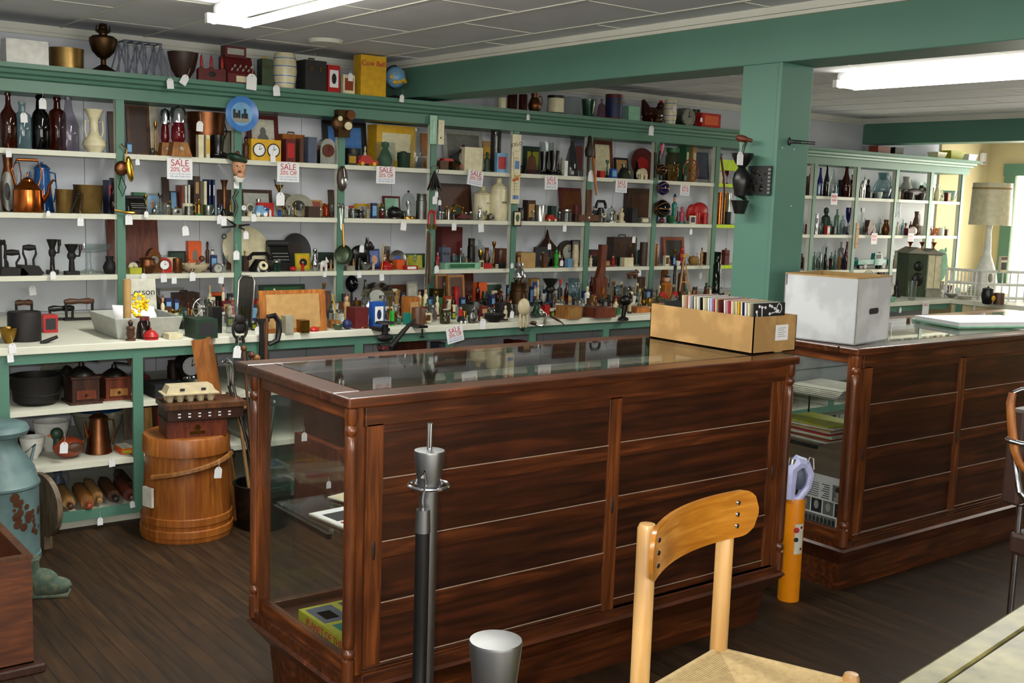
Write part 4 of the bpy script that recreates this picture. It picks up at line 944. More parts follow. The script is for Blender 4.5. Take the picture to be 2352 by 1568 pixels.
def K_bridge(w, h, d, c, o):
 m = MB(); r = .0035; n = 4
 for y in (-d / 2, d / 2):
  m.tube([(-w / 2, y, r), (w / 2, y, r)], r, 5); m.tube([(-w * .36, y, h), (w * .36, y, h)], r, 5)
  xs = [-w / 2 + w * i / 6 for i in range(7)]
  m.tube([(xs[0], y, 0), (xs[1], y, h)], r, 5); m.tube([(xs[6], y, 0), (xs[5], y, h)], r, 5)
  for i in range(1, 6):
   m.tube([(xs[i], y, 0), (xs[i], y, h)], r, 5)
   if i < 5: m.tube([(xs[i], y, h * (i % 2)), (xs[i + 1], y, h * ((i + 1) % 2))], r, 5)
 for i in range(7): 
  x = -w / 2 + w * i / 6; m.tube([(x, -d / 2, r), (x, d / 2, r)], r, 5)
  if 0 < i < 6: m.tube([(x, -d / 2, h), (x, d / 2, h)], r, 5)
 return [('truss', m, c[0]), ('bridge_deck', B(-w / 2, w / 2, -d / 2, d / 2, 0, .006), 'leather')]
def K_stick(w, h, d, c, o):
 r = max(.004, w * .12); a = w * .4
 if 'down' in c: a = -a; c = c[:1]
 return [('shaft', MB().tube([(-a, 0, 0), (a, 0, h)], [r, r * .7]), c[0])] + ([('end_knob', MB().sph((a, 0, h), r * 1.7), c[1])] if len(c) > 1 else [])
def K_cake(w, h, d, c, o):
 a = MB().lathe([(0, 0), (w * .2, 0), (w * .19, h * .06), (w * .06, h * .16), (w * .045, h * .5), (w * .06, h * .74), (0, h * .74)], 24)
 b = MB().lathe([(0, h * .72), (w * .3, h * .74), (w * .47, h * .84), (w * .5, h), (w * .47, h), (w * .42, h * .88), (0, h * .78)], 32)
 return [('pedestal', a, c[0]), ('plate', b, c[0])]
def K_boot(w, h, d, c, o):
 m = MB(); m.lathe([(0, h * .2), (w * .26, h * .2), (w * .24, h * .4), (w * .3, h * .7), (w * .33, h), (w * .28, h), (0, h * .85)], 20, c=(-w * .15, 0, 0))
 m.sph((-w * .02, 0, h * .16), w * .42, d * .4, h * .14, 16); m.sph((w * .22, 0, h * .12), w * .28, d * .4, h * .1, 14)
 return [('boot_upper', m, c[0]), ('sole', MB().prism([(-w * .45, 0), (-w * .2, 0), (-w * .15, h * .04), (w * .5, 0), (w * .5, h * .05), (-w * .45, h * .07)], -d * .35, d * .35), 'ink')]
def K_machine(w, h, d, c, o):  # cast iron clamp-on machine: base, body, crank
 a = MB(); a.box(-w * .3, w * .3, -d / 2, d / 2, 0, h * .12); a.cyl((0, 0, h * .1), (0, 0, h * .6), w * .14, w * .1); a.sph((0, 0, h * .62), w * .2, d * .3, h * .16, 14)
 cr = MB().tube([(w * .15, 0, h * .62), (w * .3, -d * .3, h * .62), (w * .36, -d * .3, h * .9)], .006)
 return [('machine_body', a, c[0]), ('hopper', MB().lathe([(0, h * .72), (w * .12, h * .72), (w * .3, h), (w * .27, h), (0, h * .78)], 16), c[0]), ('crank', cr, c[0]), ('crank_handle', MB().cyl((w * .36, -d * .3, h * .82), (w * .36, -d * .3, h), .009), c[-1])]
def K_wheel(w, h, d, c, o):
 r = h / 2; m = MB(); m.tube([(r * .95 * math.cos(a * PI / 14), 0, r + r * .95 * math.sin(a * PI / 14)) for a in range(28)], r * .06, 8, True)
 s = MB(); [s.cyl((0, 0, r), (r * .93 * math.cos(a * PI / 4), 0, r + r * .93 * math.sin(a * PI / 4)), r * .035, n=8) for a in range(8)]
 return [('rim', m, c[0]), ('spokes', s, c[0]), ('hub', MB().cyl((0, -.012, r), (0, .012, r), r * .13), c[-1])]
def K_books(w, h, d, c, o):
 return K_box(w, h, d, c, o)
def K_basket(w, h, d, c, o):
 m = MB()
 for i in range(5): z = h * (.05 + .22 * i); rr = w * (.4 + .1 * i / 4); m.tube([(rr * math.cos(a * PI / 10), rr * .7 * math.sin(a * PI / 10), z) for a in range(20)], .0025, 5, True)
 for a in range(14): m.tube([(w * .4 * math.cos(a * PI / 7), w * .28 * math.sin(a * PI / 7), 0), (w * .5 * math.cos(a * PI / 7), w * .35 * math.sin(a * PI / 7), h * .93)], .002, 5)
 return [('wire_body', m, c[0])]
def K_bulb(w, h, d, c, o):
 return [('glass_bulb', MB().lathe([(w * .2, h * .3), (w * .28, h * .4), (w * .5, h * .65), (w * .42, h * .88), (0, h)], 18), 'g_clear'), ('socket', MB().cyl((0, 0, 0), (0, 0, h * .32), w * .2), 'brass')]
def K_house(w, h, d, c, o):
 return [('house_body', MB().prism([(-w * .38, 0), (w * .38, 0), (w * .38, h * .6), (0, h * .95), (-w * .38, h * .6)], -d / 2, d / 2), c[0]), ('roof', MB().prism([(-w / 2, h * .55), (0, h * .95), (w / 2, h * .55), (w / 2, h * .62), (0, h), (-w / 2, h * .62)], -d * .6, d * .6), c[-1])]
def K_pagoda(w, h, d, c, o):
 return [('lantern_body', B(-w * .28, w * .28, -w * .28, w * .28, 0, h * .45), c[0]), ('roof', MB().lathe([(0, h * .42), (w * .5, h * .45), (w * .3, h * .58), (w * .1, h * .75), (.003, h), (0, h)], 6), c[0])]
def K_tripod(w, h, d, c, o):
 m = MB(); [m.tube([(x * w, y * d, 0), (0, 0, h)], .006, 6) for x, y in ((-.5, -.3), (.5, -.3), (0, .5))]; m.tube([(-w * .3, -d * .18, h * .4), (w * .3, -d * .18, h * .4)], .005, 6)
 return [('legs', m, c[0]), ('top_block', B(-w * .2, w * .2, -.015, .015, h * .93, h), c[0])]
def K_starframe(w, h, d, c, o):
 pl = []
 for i in range(8):
  r = .5 if i % 2 == 0 else .27; a = PI / 4 * i + PI / 2; pl.append((w * r * math.cos(a), h / 2 + h * r * math.sin(a)))
 return [('star_frame', MB().prism(pl, -.008, .008), c[0]), ('oval_picture', MB().cyl((0, -.008, h / 2), (0, -.011, h / 2), w * .2), c[1])]
def K_grater(w, h, d, c, o):
 m = MB(); m.cyl((0, -d / 2, h / 2), (0, d / 2, h / 2), h / 2)
 return [('drum', m, c[0]), ('end_plate', MB().cyl((0, -d / 2 - .004, h / 2), (0, -d / 2, h / 2), h * .52), c[-1])]
def K_handle(w, h, d, c, o):
 return [('upright', MB().tube([(s * w * .42, 0, 0), (s * w * .44, 0, h * .8)], .007, 8), 'iron') for s in (-1, 1)] + [('grip', MB().lathe([(0, -w * .5), (.01, -w * .49), (.017, -w * .3), (.012, 0), (.017, w * .3), (.01, w * .49), (0, w * .5)], 14, M=TR(0, 0, h * .85) @ RY(PI / 2)), c[0]), ('base_bar', B(-w * .5, w * .5, -.015, .015, 0, .012), 'iron')]
def K_telescope(w, h, d, c, o): return K_stick(w, h, d, c, o)
def K_pulltoy(w, h, d, c, o):
 return k_lathe('toyman', w * .7, h, c, o) + [('wheel', MB().cyl((s * w * .36, -.02, h * .2), (s * w * .36, -.035, h * .2), w * .2, n=18), 'red') for s in (-1, 1)] + [('platform', B(-w * .5, w * .5, -.02, .02, 0, h * .08), 'yellow')]
KF = {k[2:]: v for k, v in list(globals().items()) if k.startswith('K_')}
XROT = {'plate', 'frame', 'panel'}
BOXY = {'box', 'case', 'book', 'register', 'grater'}
OCC = {}
def item(line):
 p = [q.strip() for q in line.split('|')]
 kind = p[0]; x1, yt, x2, yb = map(float, p[1].split()); lv = p[2]; cols = p[3].split(); name = p[4]; label = p[5]
 opt = dict(q.split('=') if '=' in q else (q, '') for q in (p[6].split() if len(p) > 6 else []))
 lev, row = lv[0], (lv[1] if len(lv) > 1 else 'f')
 z = LV[lev]
 xm = (x1 + x2) / 2
 round_ = kind in LK or kind in ('globe', 'cake', 'wheel', 'basket')
 if lev in 'LDEFK':
  q = on_z(xm, yb, z)
  Y = float(opt['y']) if 'y' in opt else q.y
  if lev == 'L' and 'y' in opt:
   if q.y < 6.62: Y = min(q.y, 6.34)
   elif 'up' in opt: z = on_y(xm, yb, Y).z
   else: Y = 6.3
   opt['y'] = Y; Y = max(Y, 5.19)
 elif lev == 'T': Y = {'f': 6.10, 'm': 6.2, 'b': 6.32}[row]
 else: Y = {'f': 6.205, 'm': 6.28, 'b': 6.395}[row]
 P = on_y(xm, (yt + yb) / 2, Y); s = F / zc(P)
 wpx = x2 - x1; hpx = yb - yt
 h = hpx / s
 xs_ = (xm - 1176) / F
 gx = .795 - xs_ * .605; gy = .606 + xs_ * .786
 if round_: w = wpx / s; d = w
 elif kind in XROT: w = wpx / s / gx; d = .02
 else:
  d = float(opt['d']) if 'd' in opt else min(.4 * wpx / s / gx, .11)
  dg = d * gy * (1 if kind in BOXY else .3); w = max(wpx / s - dg, wpx / s * .55) / gx
 if lev in 'LDEF' and 'y' not in opt: Y = max(Y + d / 2, 5.165 + d / 2 + .01)
 elif lev in 'LDEFK': pass
 elif not round_ and kind not in XROT: Y = {'f': 6.16 + d / 2, 'm': 6.22 + d / 2, 'b': 6.445 - d / 2}[row] if lev != 'T' else {'f': 6.05 + d / 2, 'm': 6.12 + d / 2, 'b': 6.44 - d / 2}[row]
 elif round_: Y = min(max(Y, (6.15 if lev != 'T' else 6.05) + w / 2), 6.445 - w / 2) if row != 'b' else 6.445 - w / 2
 if lev in 'TAP':
  e = on_y(xm, yb, {'T': 6.03, 'A': 6.146, 'P': 6.146}[lev]); q = ray(xm, yt)
  dz = z - e.z; h = on_y(xm, yt, Y).z + dz * Y / e.y - z
 h = min(h, {'A': .282, 'P': .27, 'B': .297, 'C': .298, 'Q': .3, 'R': .285}.get(lev, 9))
 P = on_y(xm, (yt + yb) / 2, Y)
 loc = (P.x, Y, z + .0006)
 oc = OCC.setdefault(lev, []); rx = w / 2; ry = d / 2 if kind not in XROT else .035
 if 'auto' in opt and any(abs(P.x - a) < rx + b + .004 and abs(Y - c_) < ry + e + .004 for a, b, c_, e in oc): return None
 oc.append((P.x, rx, Y, ry))
 parts = k_lathe(kind, w, h, cols, opt) if kind in LK else KF[kind](w, h, d, cols, opt)
 rz = float(opt.get('rz', 0))
 if len(parts) == 1:
  o = parts[0][1].obj(name, parts[0][2]); o.location = loc; o.rotation_euler = (0, 0, rz)
  tag(o, label, name.split('_')[-1] if name.count('_') else name)
 else:
  o = thing(name, label, name.split('_')[-1], loc, rz)
  for nm, mb, mk in parts: mb.obj(nm, mk, o)
 if 't' in opt:
  text(opt['t'].replace('~', ' '), float(opt.get('ts', .03)), 'lettering', opt.get('tc', 'ink'), o, TR(0, -d / 2 - .002, h * float(opt.get('tz', .5))), sx=float(opt.get('tx', 1)))
 return o
ITEMS = r'''
box|3 95 112 146|T|white|glass_planter|oblong white scalloped glass planter, leftmost thing on the cornice|d=.1
can|115 112 190 154|T|oldbrass oldbrass|brass_planter|oval embossed brass planter on the cornice between white planter and oil lamp
urn_lamp|206 54 268 163|T|bronze|oil_lamp|tall bronze oil lamp with pronged burner on top of the cornice
bridge|258 94 384 165|Tm|slate|toy_bridge|grey openwork model truss bridge beside the oil lamp|d=.1
bowl|385 122 455 180|T|leather|wooden_scoop|dark brown carved wooden bowl tilted between toy bridge and red candle holder
candles|453 124 517 184|T|darkred red|candle_holder|dark red candle holder with three red flame bulbs|d=.03
register|502 107 587 190|T|darkred|cash_register|red toy cash register with a long cream label on its drawer|d=.13
case|590 132 628 192|T|olivemetal yellow|toy_safe|small grey-green toy safe with a yellow round mark|d=.07
barrel|626 119 682 197|T|cream plateblue|ceramic_barrel|white ceramic barrel with blue hoops standing left of the black case
case|680 137 750 203|T|charcoal black|black_case|square black carrying case on the cornice right of the blue-hooped barrel|d=.12
box|748 147 781 208|T|red label_white ink|candy_box|red box with a white heart shape, on the cornice beside the black case|d=.03
box|783 168 815 210|T|cream terracotta|cereal_box|small cream box with an orange figure, left of the big yellow box|d=.03
box|812 127 887 217|T|yellow|yellow_box|large yellow box with red script and horseshoe shape, under the ceiling|d=.09 t=Cow~Bell ts=.045 tc=ink_red tz=.8
globe|881 145 934 218|T|skyblue|globe|small pale blue globe at the end of the cornice by the beam
can|1143 220 1163 243|T|cream cream|cup|cream cup with a dark stroke, half hidden under the green beam
tin|1165 216 1188 249|T|g_amber|amber_jar|amber glass cylinder on the cornice, left one of the pair under the beam
tin|1191 216 1211 251|T|g_amber|amber_jar|amber glass cylinder on the cornice, right one of the pair under the beam
jug|1213 213 1243 253|T|oldcopper|copper_jug|dark copper jug with a black handle left of the cream round tin
can|1257 216 1296 256|T|cream darkmetal|round_tin|cream round tin with dark rim and plant picture on the cornice
box|1297 223 1336 263|T|g_clear|glass_tank|clear square glass tank between round tin and green tumbler|d=.06
tumbler|1335 226 1368 264|T|g_green|tumbler|green glass tumbler wider at the top, on the cornice
bell|1366 227 1397 269|T|g_pink g_pink|glass_bell|pink pressed glass shade between green tumbler and black canister
can|1390 216 1430 271|T|navy darkred|canister|black and red lidded canister with gold lettering on the cornice|t=GRANGER ts=.022 tc=gold tz=.68
box|1431 246 1470 277|T|mint|tin_box|pale mint tin box between the black canister and the glass hen|d=.06
hen|1470 232 1530 283|T|g_amber g_amber|glass_hen|reddish amber glass hen dish on the cornice
barrel|1523 233 1555 287|T|cream plateblue|ceramic_barrel|small white ceramic barrel behind the glass hen
clockround|1553 251 1590 290|T|silver silver|car_lamp|round chrome car lamp with ringed glass on the cornice|d=.09
can|1585 252 1608 290|Tb|black black|dark_canister|black canister behind the round chrome lamp
box|1597 269 1655 300|T|red orange|toy_box|red and orange toy box at the column end of the long cornice|d=.07
bottle|0 200 38 345|A|g_amber|bottle|tall dark amber bottle at the left edge of the top shelf
flask|31 238 71 345|A|g_aqua|bottle|pale aqua glass flask with a white tag at its neck
winebottle|73 206 112 347|A|g_black|bottle|black-blue wine bottle with long amber neck, between aqua flask and amber flask
flask|112 211 151 347|Am|g_amber|bottle|big amber shouldered flask behind the clear violet bottle
beer|135 219 180 350|A|g_violet|bottle|clear violet tinted bottle beside the two-handled vase
vase|190 254 242 352|A|cream|vase|cream two-handled pottery vase on the top shelf
tin|0 322 26 343|A|pewter|tin_dish|small stack of grey tin dishes in front of the leftmost amber bottle
frame|251 256 287 352|Ab|w_dark leather|framed_picture|dark frame leaning left of the first green post, top shelf
frame|293 228 346 355|Ab|w_brown leather|framed_picture|tall worn brown frame leaning right of the first green post, top shelf
candlestick|351 268 363 345|Am|brass|brass_lamp|slim polished brass lamp stem behind the red glass dispenser
frame|346 232 365 350|Ab|cream paper|framed_picture|narrow pale frame standing behind the brass lamp stem
gumball|384 233 434 357|A|w_oak|candy_dispenser|candy dispenser with wooden base, red glass and domed chrome lid
gumball|364 240 394 350|Am|w_dark|candy_dispenser|shorter darker candy dispenser behind the chrome domed one
cauldron|430 247 516 350|Ab|oldcopper|copper_pot|large brown copper pot with lid and bail on the top shelf
box|450 309 468 361|A|cream|narrow_box|narrow plain cream box standing before the big copper pot|d=.04
box|469 309 482 361|A|cream yellow|playing_card_box|thin box with yellow and black drawing beside the plain cream box|d=.03
boot|484 310 530 363|A|bootblack|boot|tall black leather riding boot on the top shelf
frame|508 297 534 362|Ab|w_dark stone|framed_picture|small brown frame behind the black riding boot
toyman|554 312 576 366|A|brown brown black|figurine|brown standing figurine right of the second post on the top shelf
frame|571 247 642 369|Ab|darkred paper grey|portrait|pencil portrait in a wide dark red mount, behind the chess clock
chessclock|571 319 642 367|A|yellow|chess_clock|yellow wooden chess clock with two dials|d=.06
case|636 289 700 352|Ab|w_orange brown|brown_case|orange-brown carrying case behind the red box, top shelf|d=.08
box|645 318 679 370|A|darkred red|red_box|dark red upright box with round white sticker left of the slate box|d=.07
box|680 316 696 370|A|brown|narrow_tin|narrow brown tin between the red box and the slate-blue box|d=.06
box|696 313 728 372|A|slate|slate_box|slate-blue upright box on the top shelf|d=.07
jar|650 292 664 318|Am|g_clear silver|small_jar|little clear jar with metal lid above the red upright box
clockbox|729 315 769 373|A|silver darkred|tin_radio|silver upright radio with a round dark dial|d=.06
basket|704 296 722 316|Am|darkmetal|wire_basket|small wire basket on top of the slate-blue box
frame|745 257 845 364|Ab|black plateblue|framed_picture|wide black frame with blue picture behind the gear clock
pot|792 312 830 350|Am|pewter|helmet|dull grey metal pot standing behind the red wheeled toy
box|794 345 820 370|A|black gold|small_radio|small black and gold box by the third post|d=.03
car|818 354 866 377|A|red yellow|toy_truck|red wooden toy truck with yellow wheels|d=.05
box|844 284 955 378|Ab|yellow cream|yellow_case|large bright yellow case on the top shelf|d=.12
box|862 322 908 378|A|g_clear|glass_case|glass case sheltering a green and red flower spray|d=.05
pin|868 316 902 374|Am|green|flower_spray|green leafy spray with red flower by the yellow case
ball|878 308 894 326|Am|red|red_flower|round red flower on top of the green spray
clockround|914 294 940 332|Am|darkmetal darkmetal|medallion|round dark metal medallion before the yellow case|d=.02
pot|912 346 943 380|A|darkgreen|planter|small dark green planter with leaves left of the clear bottle
beer|938 290 973 381|A|g_clear|bottle|tall clear seltzer bottle with brass finial, top shelf
panel|971 300 987 382|Ab|w_orange|wooden_backing|orange-brown wood panel standing left of the fourth post
frame|950 271 984 300|Ab|lightgrey slate|photograph|small grey photograph high behind the clear seltzer bottle
panel|1022 276 1114 386|Ab|lightgrey grey|grey_tray|large rounded grey tray behind the black star frame
starframe|1032 286 1099 346|Am|ink stone|star_frame|black star-shaped frame with oval picture
car|1005 336 1058 362|Am|red white|toy_wagon|red and white toy wagon on the top shelf by the fourth post|d=.05
box|1004 366 1030 386|A|brown|small_box|small brown box under the red and white toy wagon|d=.04
box|1031 366 1056 386|A|g_olive|small_box|small olive glass box in front of the grey tray|d=.04
box|1056 332 1109 386|Am|cream cream|enamel_box|cream enamel box on the top shelf before the star frame|d=.06
box|1101 316 1134 386|Ab|tan yellow|cardboard_box|tan cardboard box behind the dark green figurine|d=.04
statue|1108 342 1130 388|A|darkgreen darkgreen|figurine|dark green figurine before the tan cardboard box
cylinder_glass|1126 291 1151 390|Am|g_smoke|glass_cylinder|tall smoky glass cylinder on the top shelf
box|1136 347 1165 391|A|skyblue red|picture_box|blue box with a red picture left of the long paper game card|d=.03
barrel|1152 308 1167 352|Ab|tan tan|small_keg|small tan keg behind the blue picture box
box|1200 333 1241 396|Ab|darkgreen lime|framed_box|green box with ragged yellow border by the long game card|d=.03
bell|1204 341 1238 397|A|g_pink g_smoke|glass_lamp|glass lamp with rose base, right of the long game card
cylinder_glass|1238 297 1272 372|Am|g_clear|glass_vase|big clear glass vase behind the black boots
boot|1240 344 1266 397|Am|bootblack|boot|black boot half hidden behind the boot with gold badge
boot|1262 342 1292 398|A|bootblack|boot|short black boot with a gold badge, top shelf
ball|1262 380 1275 398|A|gold|gold_badge|small round gold badge in front of the black boots
box|1291 368 1304 402|A|white|small_card_box|small white upright box between boots and conical flask|d=.03
cone_flask|1292 313 1335 403|A|g_smoke|conical_flask|tall dark conical flask with long neck
box|1311 306 1341 398|Ab|slate darkred|seltzer_box|silver-blue and red box behind the conical flask|d=.04
frame|1364 308 1410 406|Ab|w_red cream|framed_picture|wide dark red wood frame right of the orange wooden leg, top shelf
candlestick|1388 353 1402 394|Am|g_green|small_lamp|small green glass lamp in front of the dark red wood frame
box|1371 391 1390 406|A|red|red_tin|flat red tin at the foot of the dark red wood frame|d=.04
box|1399 387 1418 408|A|blue skyblue|blue_tin|small blue tin with a red top band|d=.03
panel|1416 330 1446 378|Ab|ink tan|card_packet|black packet with a portrait, leaning above yellow paper
box|1424 360 1449 378|Am|lime|yellow_paper|yellow-green paper piece under the black packet|d=.02
plate|1447 338 1503 410|Ab|darkred red|round_tray|round dark red tray with silver arc on the top shelf
cone_flask|1412 378 1452 411|A|pewter|metal_funnel|dark triangular metal flask before the red round tray
beer|1456 368 1469 412|Am|g_black|bottle|slim black bottle before the round red tray
elephant|1461 386 1488 413|A|bone|ceramic_elephant|small cream ceramic elephant before the round red tray|d=.05
jar|1527 340 1561 416|Am|g_olive green|pencil_jar|tall jar of coloured pencils with green lid, top shelf
book|1561 330 1576 417|Ab|green cream|magazine|green and white magazine leaning right of the pencil jar|d=.1
book|1577 330 1592 418|Ab|tan cream|magazine|tan magazine leaning behind the wheel|d=.1
basket|1531 376 1560 417|A|brass|wire_basket|brass wire basket with dark contents by the glass floats
wheel|1562 369 1611 422|A|terracotta brass|cart_wheel|red-brown iron spoked wheel standing on the top shelf
frame|1590 336 1636 425|Ab|lightgrey slate|match_sign|white framed sign at the end of the top shelf|t=MATCH ts=.022 tz=.15
flask|1648 355 1662 424|Am|g_smoke|bottle|smoky bottle on the yellow edged shelf beside the column
canister|1649 382 1660 424|A|cream|small_canister|small cream canister on the upper yellow edged shelf
goblet|1664 385 1676 425|A|g_red|red_glass|red glass goblet on the upper yellow edged shelf
tin|1647 448 1658 520|Bm|copper|copper_tube|copper tube standing on the shelf below the coffee grinder
tin|1659 446 1670 521|Bm|brass|brass_tube|brass tube standing beside the copper tube
tallcan|1668 450 1679 522|B|silver|silver_flask|tall silver flask next to the column on the third yellow strip
pot|1664 495 1679 524|B|charcoal|dark_cup|dark cup at the column end of the middle shelf
ball|1649 553 1663 572|Cm|terracotta|red_ball|terracotta coloured ball on a white cup, lower yellow shelf
cup|1650 570 1672 586|Cm|white|white_bowl|white bowl under the terracotta balls beside the column
case|1657 578 1675 612|C|darkred brown|red_case|small dark red case on the lowest yellow edged shelf|d=.04
plate|0 392 32 483|Bm|pewter charcoal|pewter_tray|big round grey tray leaning at the left edge of the second shelf
jug|0 356 38 488|Bb|oldcopper|brown_jug|tall brown jug behind the round grey tray
kettle|30 368 98 490|B|copper|copper_kettle|polished copper kettle with hooped handle
coffee|72 376 122 489|Bb|enamelblue|coffee_pot|tall blue enamel coffee pot behind the copper kettle
pot|128 436 168 490|B|oldbrass|brass_mortar|smaller dull brass mortar beside the kettle spout
pot|170 424 236 489|B|oldbrass|brass_pan|large brass pan with shiny front on the second shelf
stick|158 396 182 440|B|iron iron|pestle|iron pestle leaning out of the smaller brass mortar|y=6.22
stick|179 383 190 428|B|darkbrown|wooden_pestle|straight dark pestle standing out of the brass mortars|y=6.25
panel|142 424 228 470|Bb|w_dark|bread_board|dark wooden board behind the brass mortar and pan
book|240 413 253 489|Bm|navy red|book|navy and red book, left of the two by the first post|d=.1
book|255 408 268 489|Bm|darkgreen cream|book|green book touching the first post, second shelf|d=.1
jug|252 432 269 491|B|g_brown|brown_jug|brown glazed jug partly behind the first post
box|301 410 335 458|Bb|green cream|green_tin|dark green upright box with gold letters|d=.05 t=MARTIN ts=.02 tc=gold tz=.25
typewriter|292 450 334 494|B|black|typewriter|small black typewriter right of the first green post|d=.1
frame|336 426 366 472|Bb|silver skyblue flesh|photograph|framed picture of a pale figure on blue
candlestick|359 425 376 474|Bm|pewter|pewter_candlestick|pewter candlestick left of the brown leather strip
panel|375 398 391 482|Bb|leather|leather_strip|brown upright leather strip on the second shelf
frame|391 426 408 478|Bb|black skyblue|small_mirror|small mirror in rounded black frame
book|409 412 416 478|Bb|terracotta|book|shiny copper coloured book, second shelf|d=.1
book|417 412 423 477|Bb|white|book|thin white book beside the copper coloured one|d=.1
book|424 411 431 478|Bb|paper|book|pale book left of the brown tilted album|d=.1
book|433 392 458 479|Bb|leather tan|album|tall brown album above the white mug|d=.1
book|459 404 470 480|Bb|cream|book|cream book left of the two navy books|d=.1
book|471 400 478 480|Bb|navy white|book|left one of the two navy books|d=.1
book|480 400 488 480|Bb|navy white|book|right one of the two navy books|d=.1
mug|417 456 444 482|Bm|cream|mug|cream mug in front of the tall brown album
tin|424 474 442 494|B|pewter|metal_drum|small round pewter drum on the second shelf edge
camera|394 476 416 495|B|silver chrome|camera|little silver camera beside the pewter drum|d=.03
mug|470 472 487 494|B|silver|tin_cup|shiny silver tin cup on the second shelf
statue|448 440 465 480|B|brass green|figurine|brass and green figurine before the cream book
box|344 466 384 494|B|g_clear|glass_box|low clear glass box near the small black typewriter|d=.05
ball|348 466 360 482|B|chrome|chrome_ball|small shiny chrome ball over the clear glass box
candlestick|329 448 341 493|B|brass|brass_tap|thin brass candlestick next to the small typewriter
box|466 446 488 470|Bm|green lime|small_tin|small green and yellow tin below the navy books|d=.03
flare|506 411 524 492|Bm|oldcopper|copper_vase|tall flared copper vase left of the second post
panel|502 434 541 492|Bb|w_dark|wooden_backing|dark wood panel behind the flared copper vase
goblet|500 468 508 493|B|darkmetal|small_goblet|tiny dark goblet at the foot of the copper vase
car|508 478 534 494|B|darkmetal black|toy_cannon|dark metal toy at the shelf edge by the second post|d=.04
bell|522 444 536 482|B|brass brass|brass_bell|brass bell by the second post
frame|553 434 626 493|Bb|w_dark lightgrey|framed_picture|wide low dark frame behind the alarm clocks
clockround|550 466 566 493|B|pewter label_white|alarm_clock|white faced alarm clock touching the second post|d=.02
clockround|564 456 583 484|Bm|cream pewter|oval_clock|pale oval clock beside the white faced alarm clock|d=.02
tin|568 432 586 452|Bb|darkmetal|dark_tin|small dark tin beside the second post, second shelf
box|589 443 629 474|Bm|red red blue|red_box|bright red box with a blue and pink figure|d=.02
car|584 470 613 495|B|skyblue white|toy_plane|pale blue toy beside the red box|d=.04
plate|630 433 678 484|Bb|stone pewter|oval_platter|left oval grey platter on the second shelf
plate|653 441 716 492|Bm|stone charcoal|oval_platter|right oval grey platter with dark rim
panel|697 430 741 468|Bb|card terracotta|map_card|brown card with faded print above the small brown box
box|741 438 762 468|Bb|red|red_tin|red tin behind silver figure by the third post|d=.03
box|700 471 735 496|B|leather|leather_box|low brown leather box before the oval platter|d=.05
toyman|720 456 735 480|Bm|chrome silver silver|silver_figure|shiny silver figure above the low leather box
panel|757 431 770 493|Bb|w_dark|wooden_backing|dark wood panel touching the third post, second shelf
candlestick|660 468 668 496|B|silver|candlestick|short silver candlestick, leftmost before the oval platters
candlestick|674 464 683 496|B|brass|candlestick|brass candlestick in the middle before the oval platters
goblet|686 466 697 496|B|g_clear|glass_goblet|clear glass goblet before the right oval platter
toyman|637 474 648 496|B|blue flesh brass|tin_soldier|blue tin soldier under the hanging funnel
toyman|616 476 625 496|B|white yellow ink|tin_figure|white and yellow tin figure under the bright red box
candlestick|745 466 755 498|B|brass|candlestick|brass candlestick near the third post, second shelf
goblet|756 470 768 499|B|g_clear|glass_goblet|clear glass goblet touching the third post
box|812 409 850 437|Bb|yellow white|blister_card|yellow blister card with clear pocket|d=.01
box|815 437 852 468|Bb|yellow lightgrey|card_pocket|clear packet hanging below the yellow blister card|d=.015
panel|848 440 887 472|Bb|tan card|tan_card|tan card with arch shape behind the glass inkwells
panel|882 427 921 477|Bb|darkred mint|red_book|dark red book with green arch on the second shelf
box|788 438 812 464|Bb|red lightgrey|red_tin|red and grey tin right of the third post|d=.04
dome|920 434 955 499|B|g_clear brass silver|anniversary_clock|anniversary clock under a glass dome
tallcan|955 441 981 499|B|pewter|pewter_flask|ribbed grey pewter flask left of the fourth post
box|787 465 800 492|Bm|white|white_box|small white box beside the hanging pouch, second shelf|d=.03
typewriter|800 462 831 482|Bm|black|cash_box|small black machine behind the row of glass inkwells|d=.05
jar|802 474 820 496|B|g_clear pewter|inkwell|first glass inkwell from the third post
jar|822 476 836 496|B|g_smoke pewter|inkwell|second glass inkwell, smoky, from the third post
ball|829 470 843 490|B|g_clear|glass_ball|clear glass ball among the inkwells
box|843 470 855 490|Bm|cream|folded_card|small folded cream card among the inkwells|d=.01
jar|857 468 870 496|B|g_clear brass|inkwell|glass inkwell with brass lid left of the black hat
jar|872 474 884 496|B|g_red silver|inkwell|red and silver inkwell left of the black hat
ball|888 456 924 484|B|black|black_hat|rounded black hat on a small metal cup
mug|895 482 916 499|B|pewter|metal_cup|small metal cup holding the black hat
candlestick|940 480 946 499|B|silver|candlestick|short silver candlestick before the anniversary clock
panel|1012 413 1086 494|Bb|w_dark brown|wood_cabinet|dark carved wooden panel behind the brass wreath clock
clockround|1035 444 1060 478|Bm|gold darkgreen|wreath_clock|round brass wreath clock
canister|1087 421 1130 498|Bm|cream|canister|cream ceramic canister, left and rear of the pair|t=SEL ts=.014
canister|1125 403 1167 501|B|cream|canister|cream ceramic canister with lettering, front right of the pair|t=VINE ts=.02 tz=.42
jar|1003 483 1018 501|B|g_clear silver|small_jar|small clear jar right of the fourth post, second shelf
pin|1018 476 1026 500|B|darkmetal|metal_nozzle|dark metal nozzle right of the small clear jar
tallcan|1027 476 1034 500|B|silver|silver_tube|thin silver tube on the second shelf below the wreath clock
jar|1036 478 1048 500|B|g_smoke brass|small_jar|small smoky jar below the wreath clock
car|1049 488 1082 502|B|darkred black|red_toy|low dark red toy lying below the wreath clock|d=.03
pin|1097 468 1107 501|B|chrome|silver_shaker|shiny silver shaker before the rear cream canister
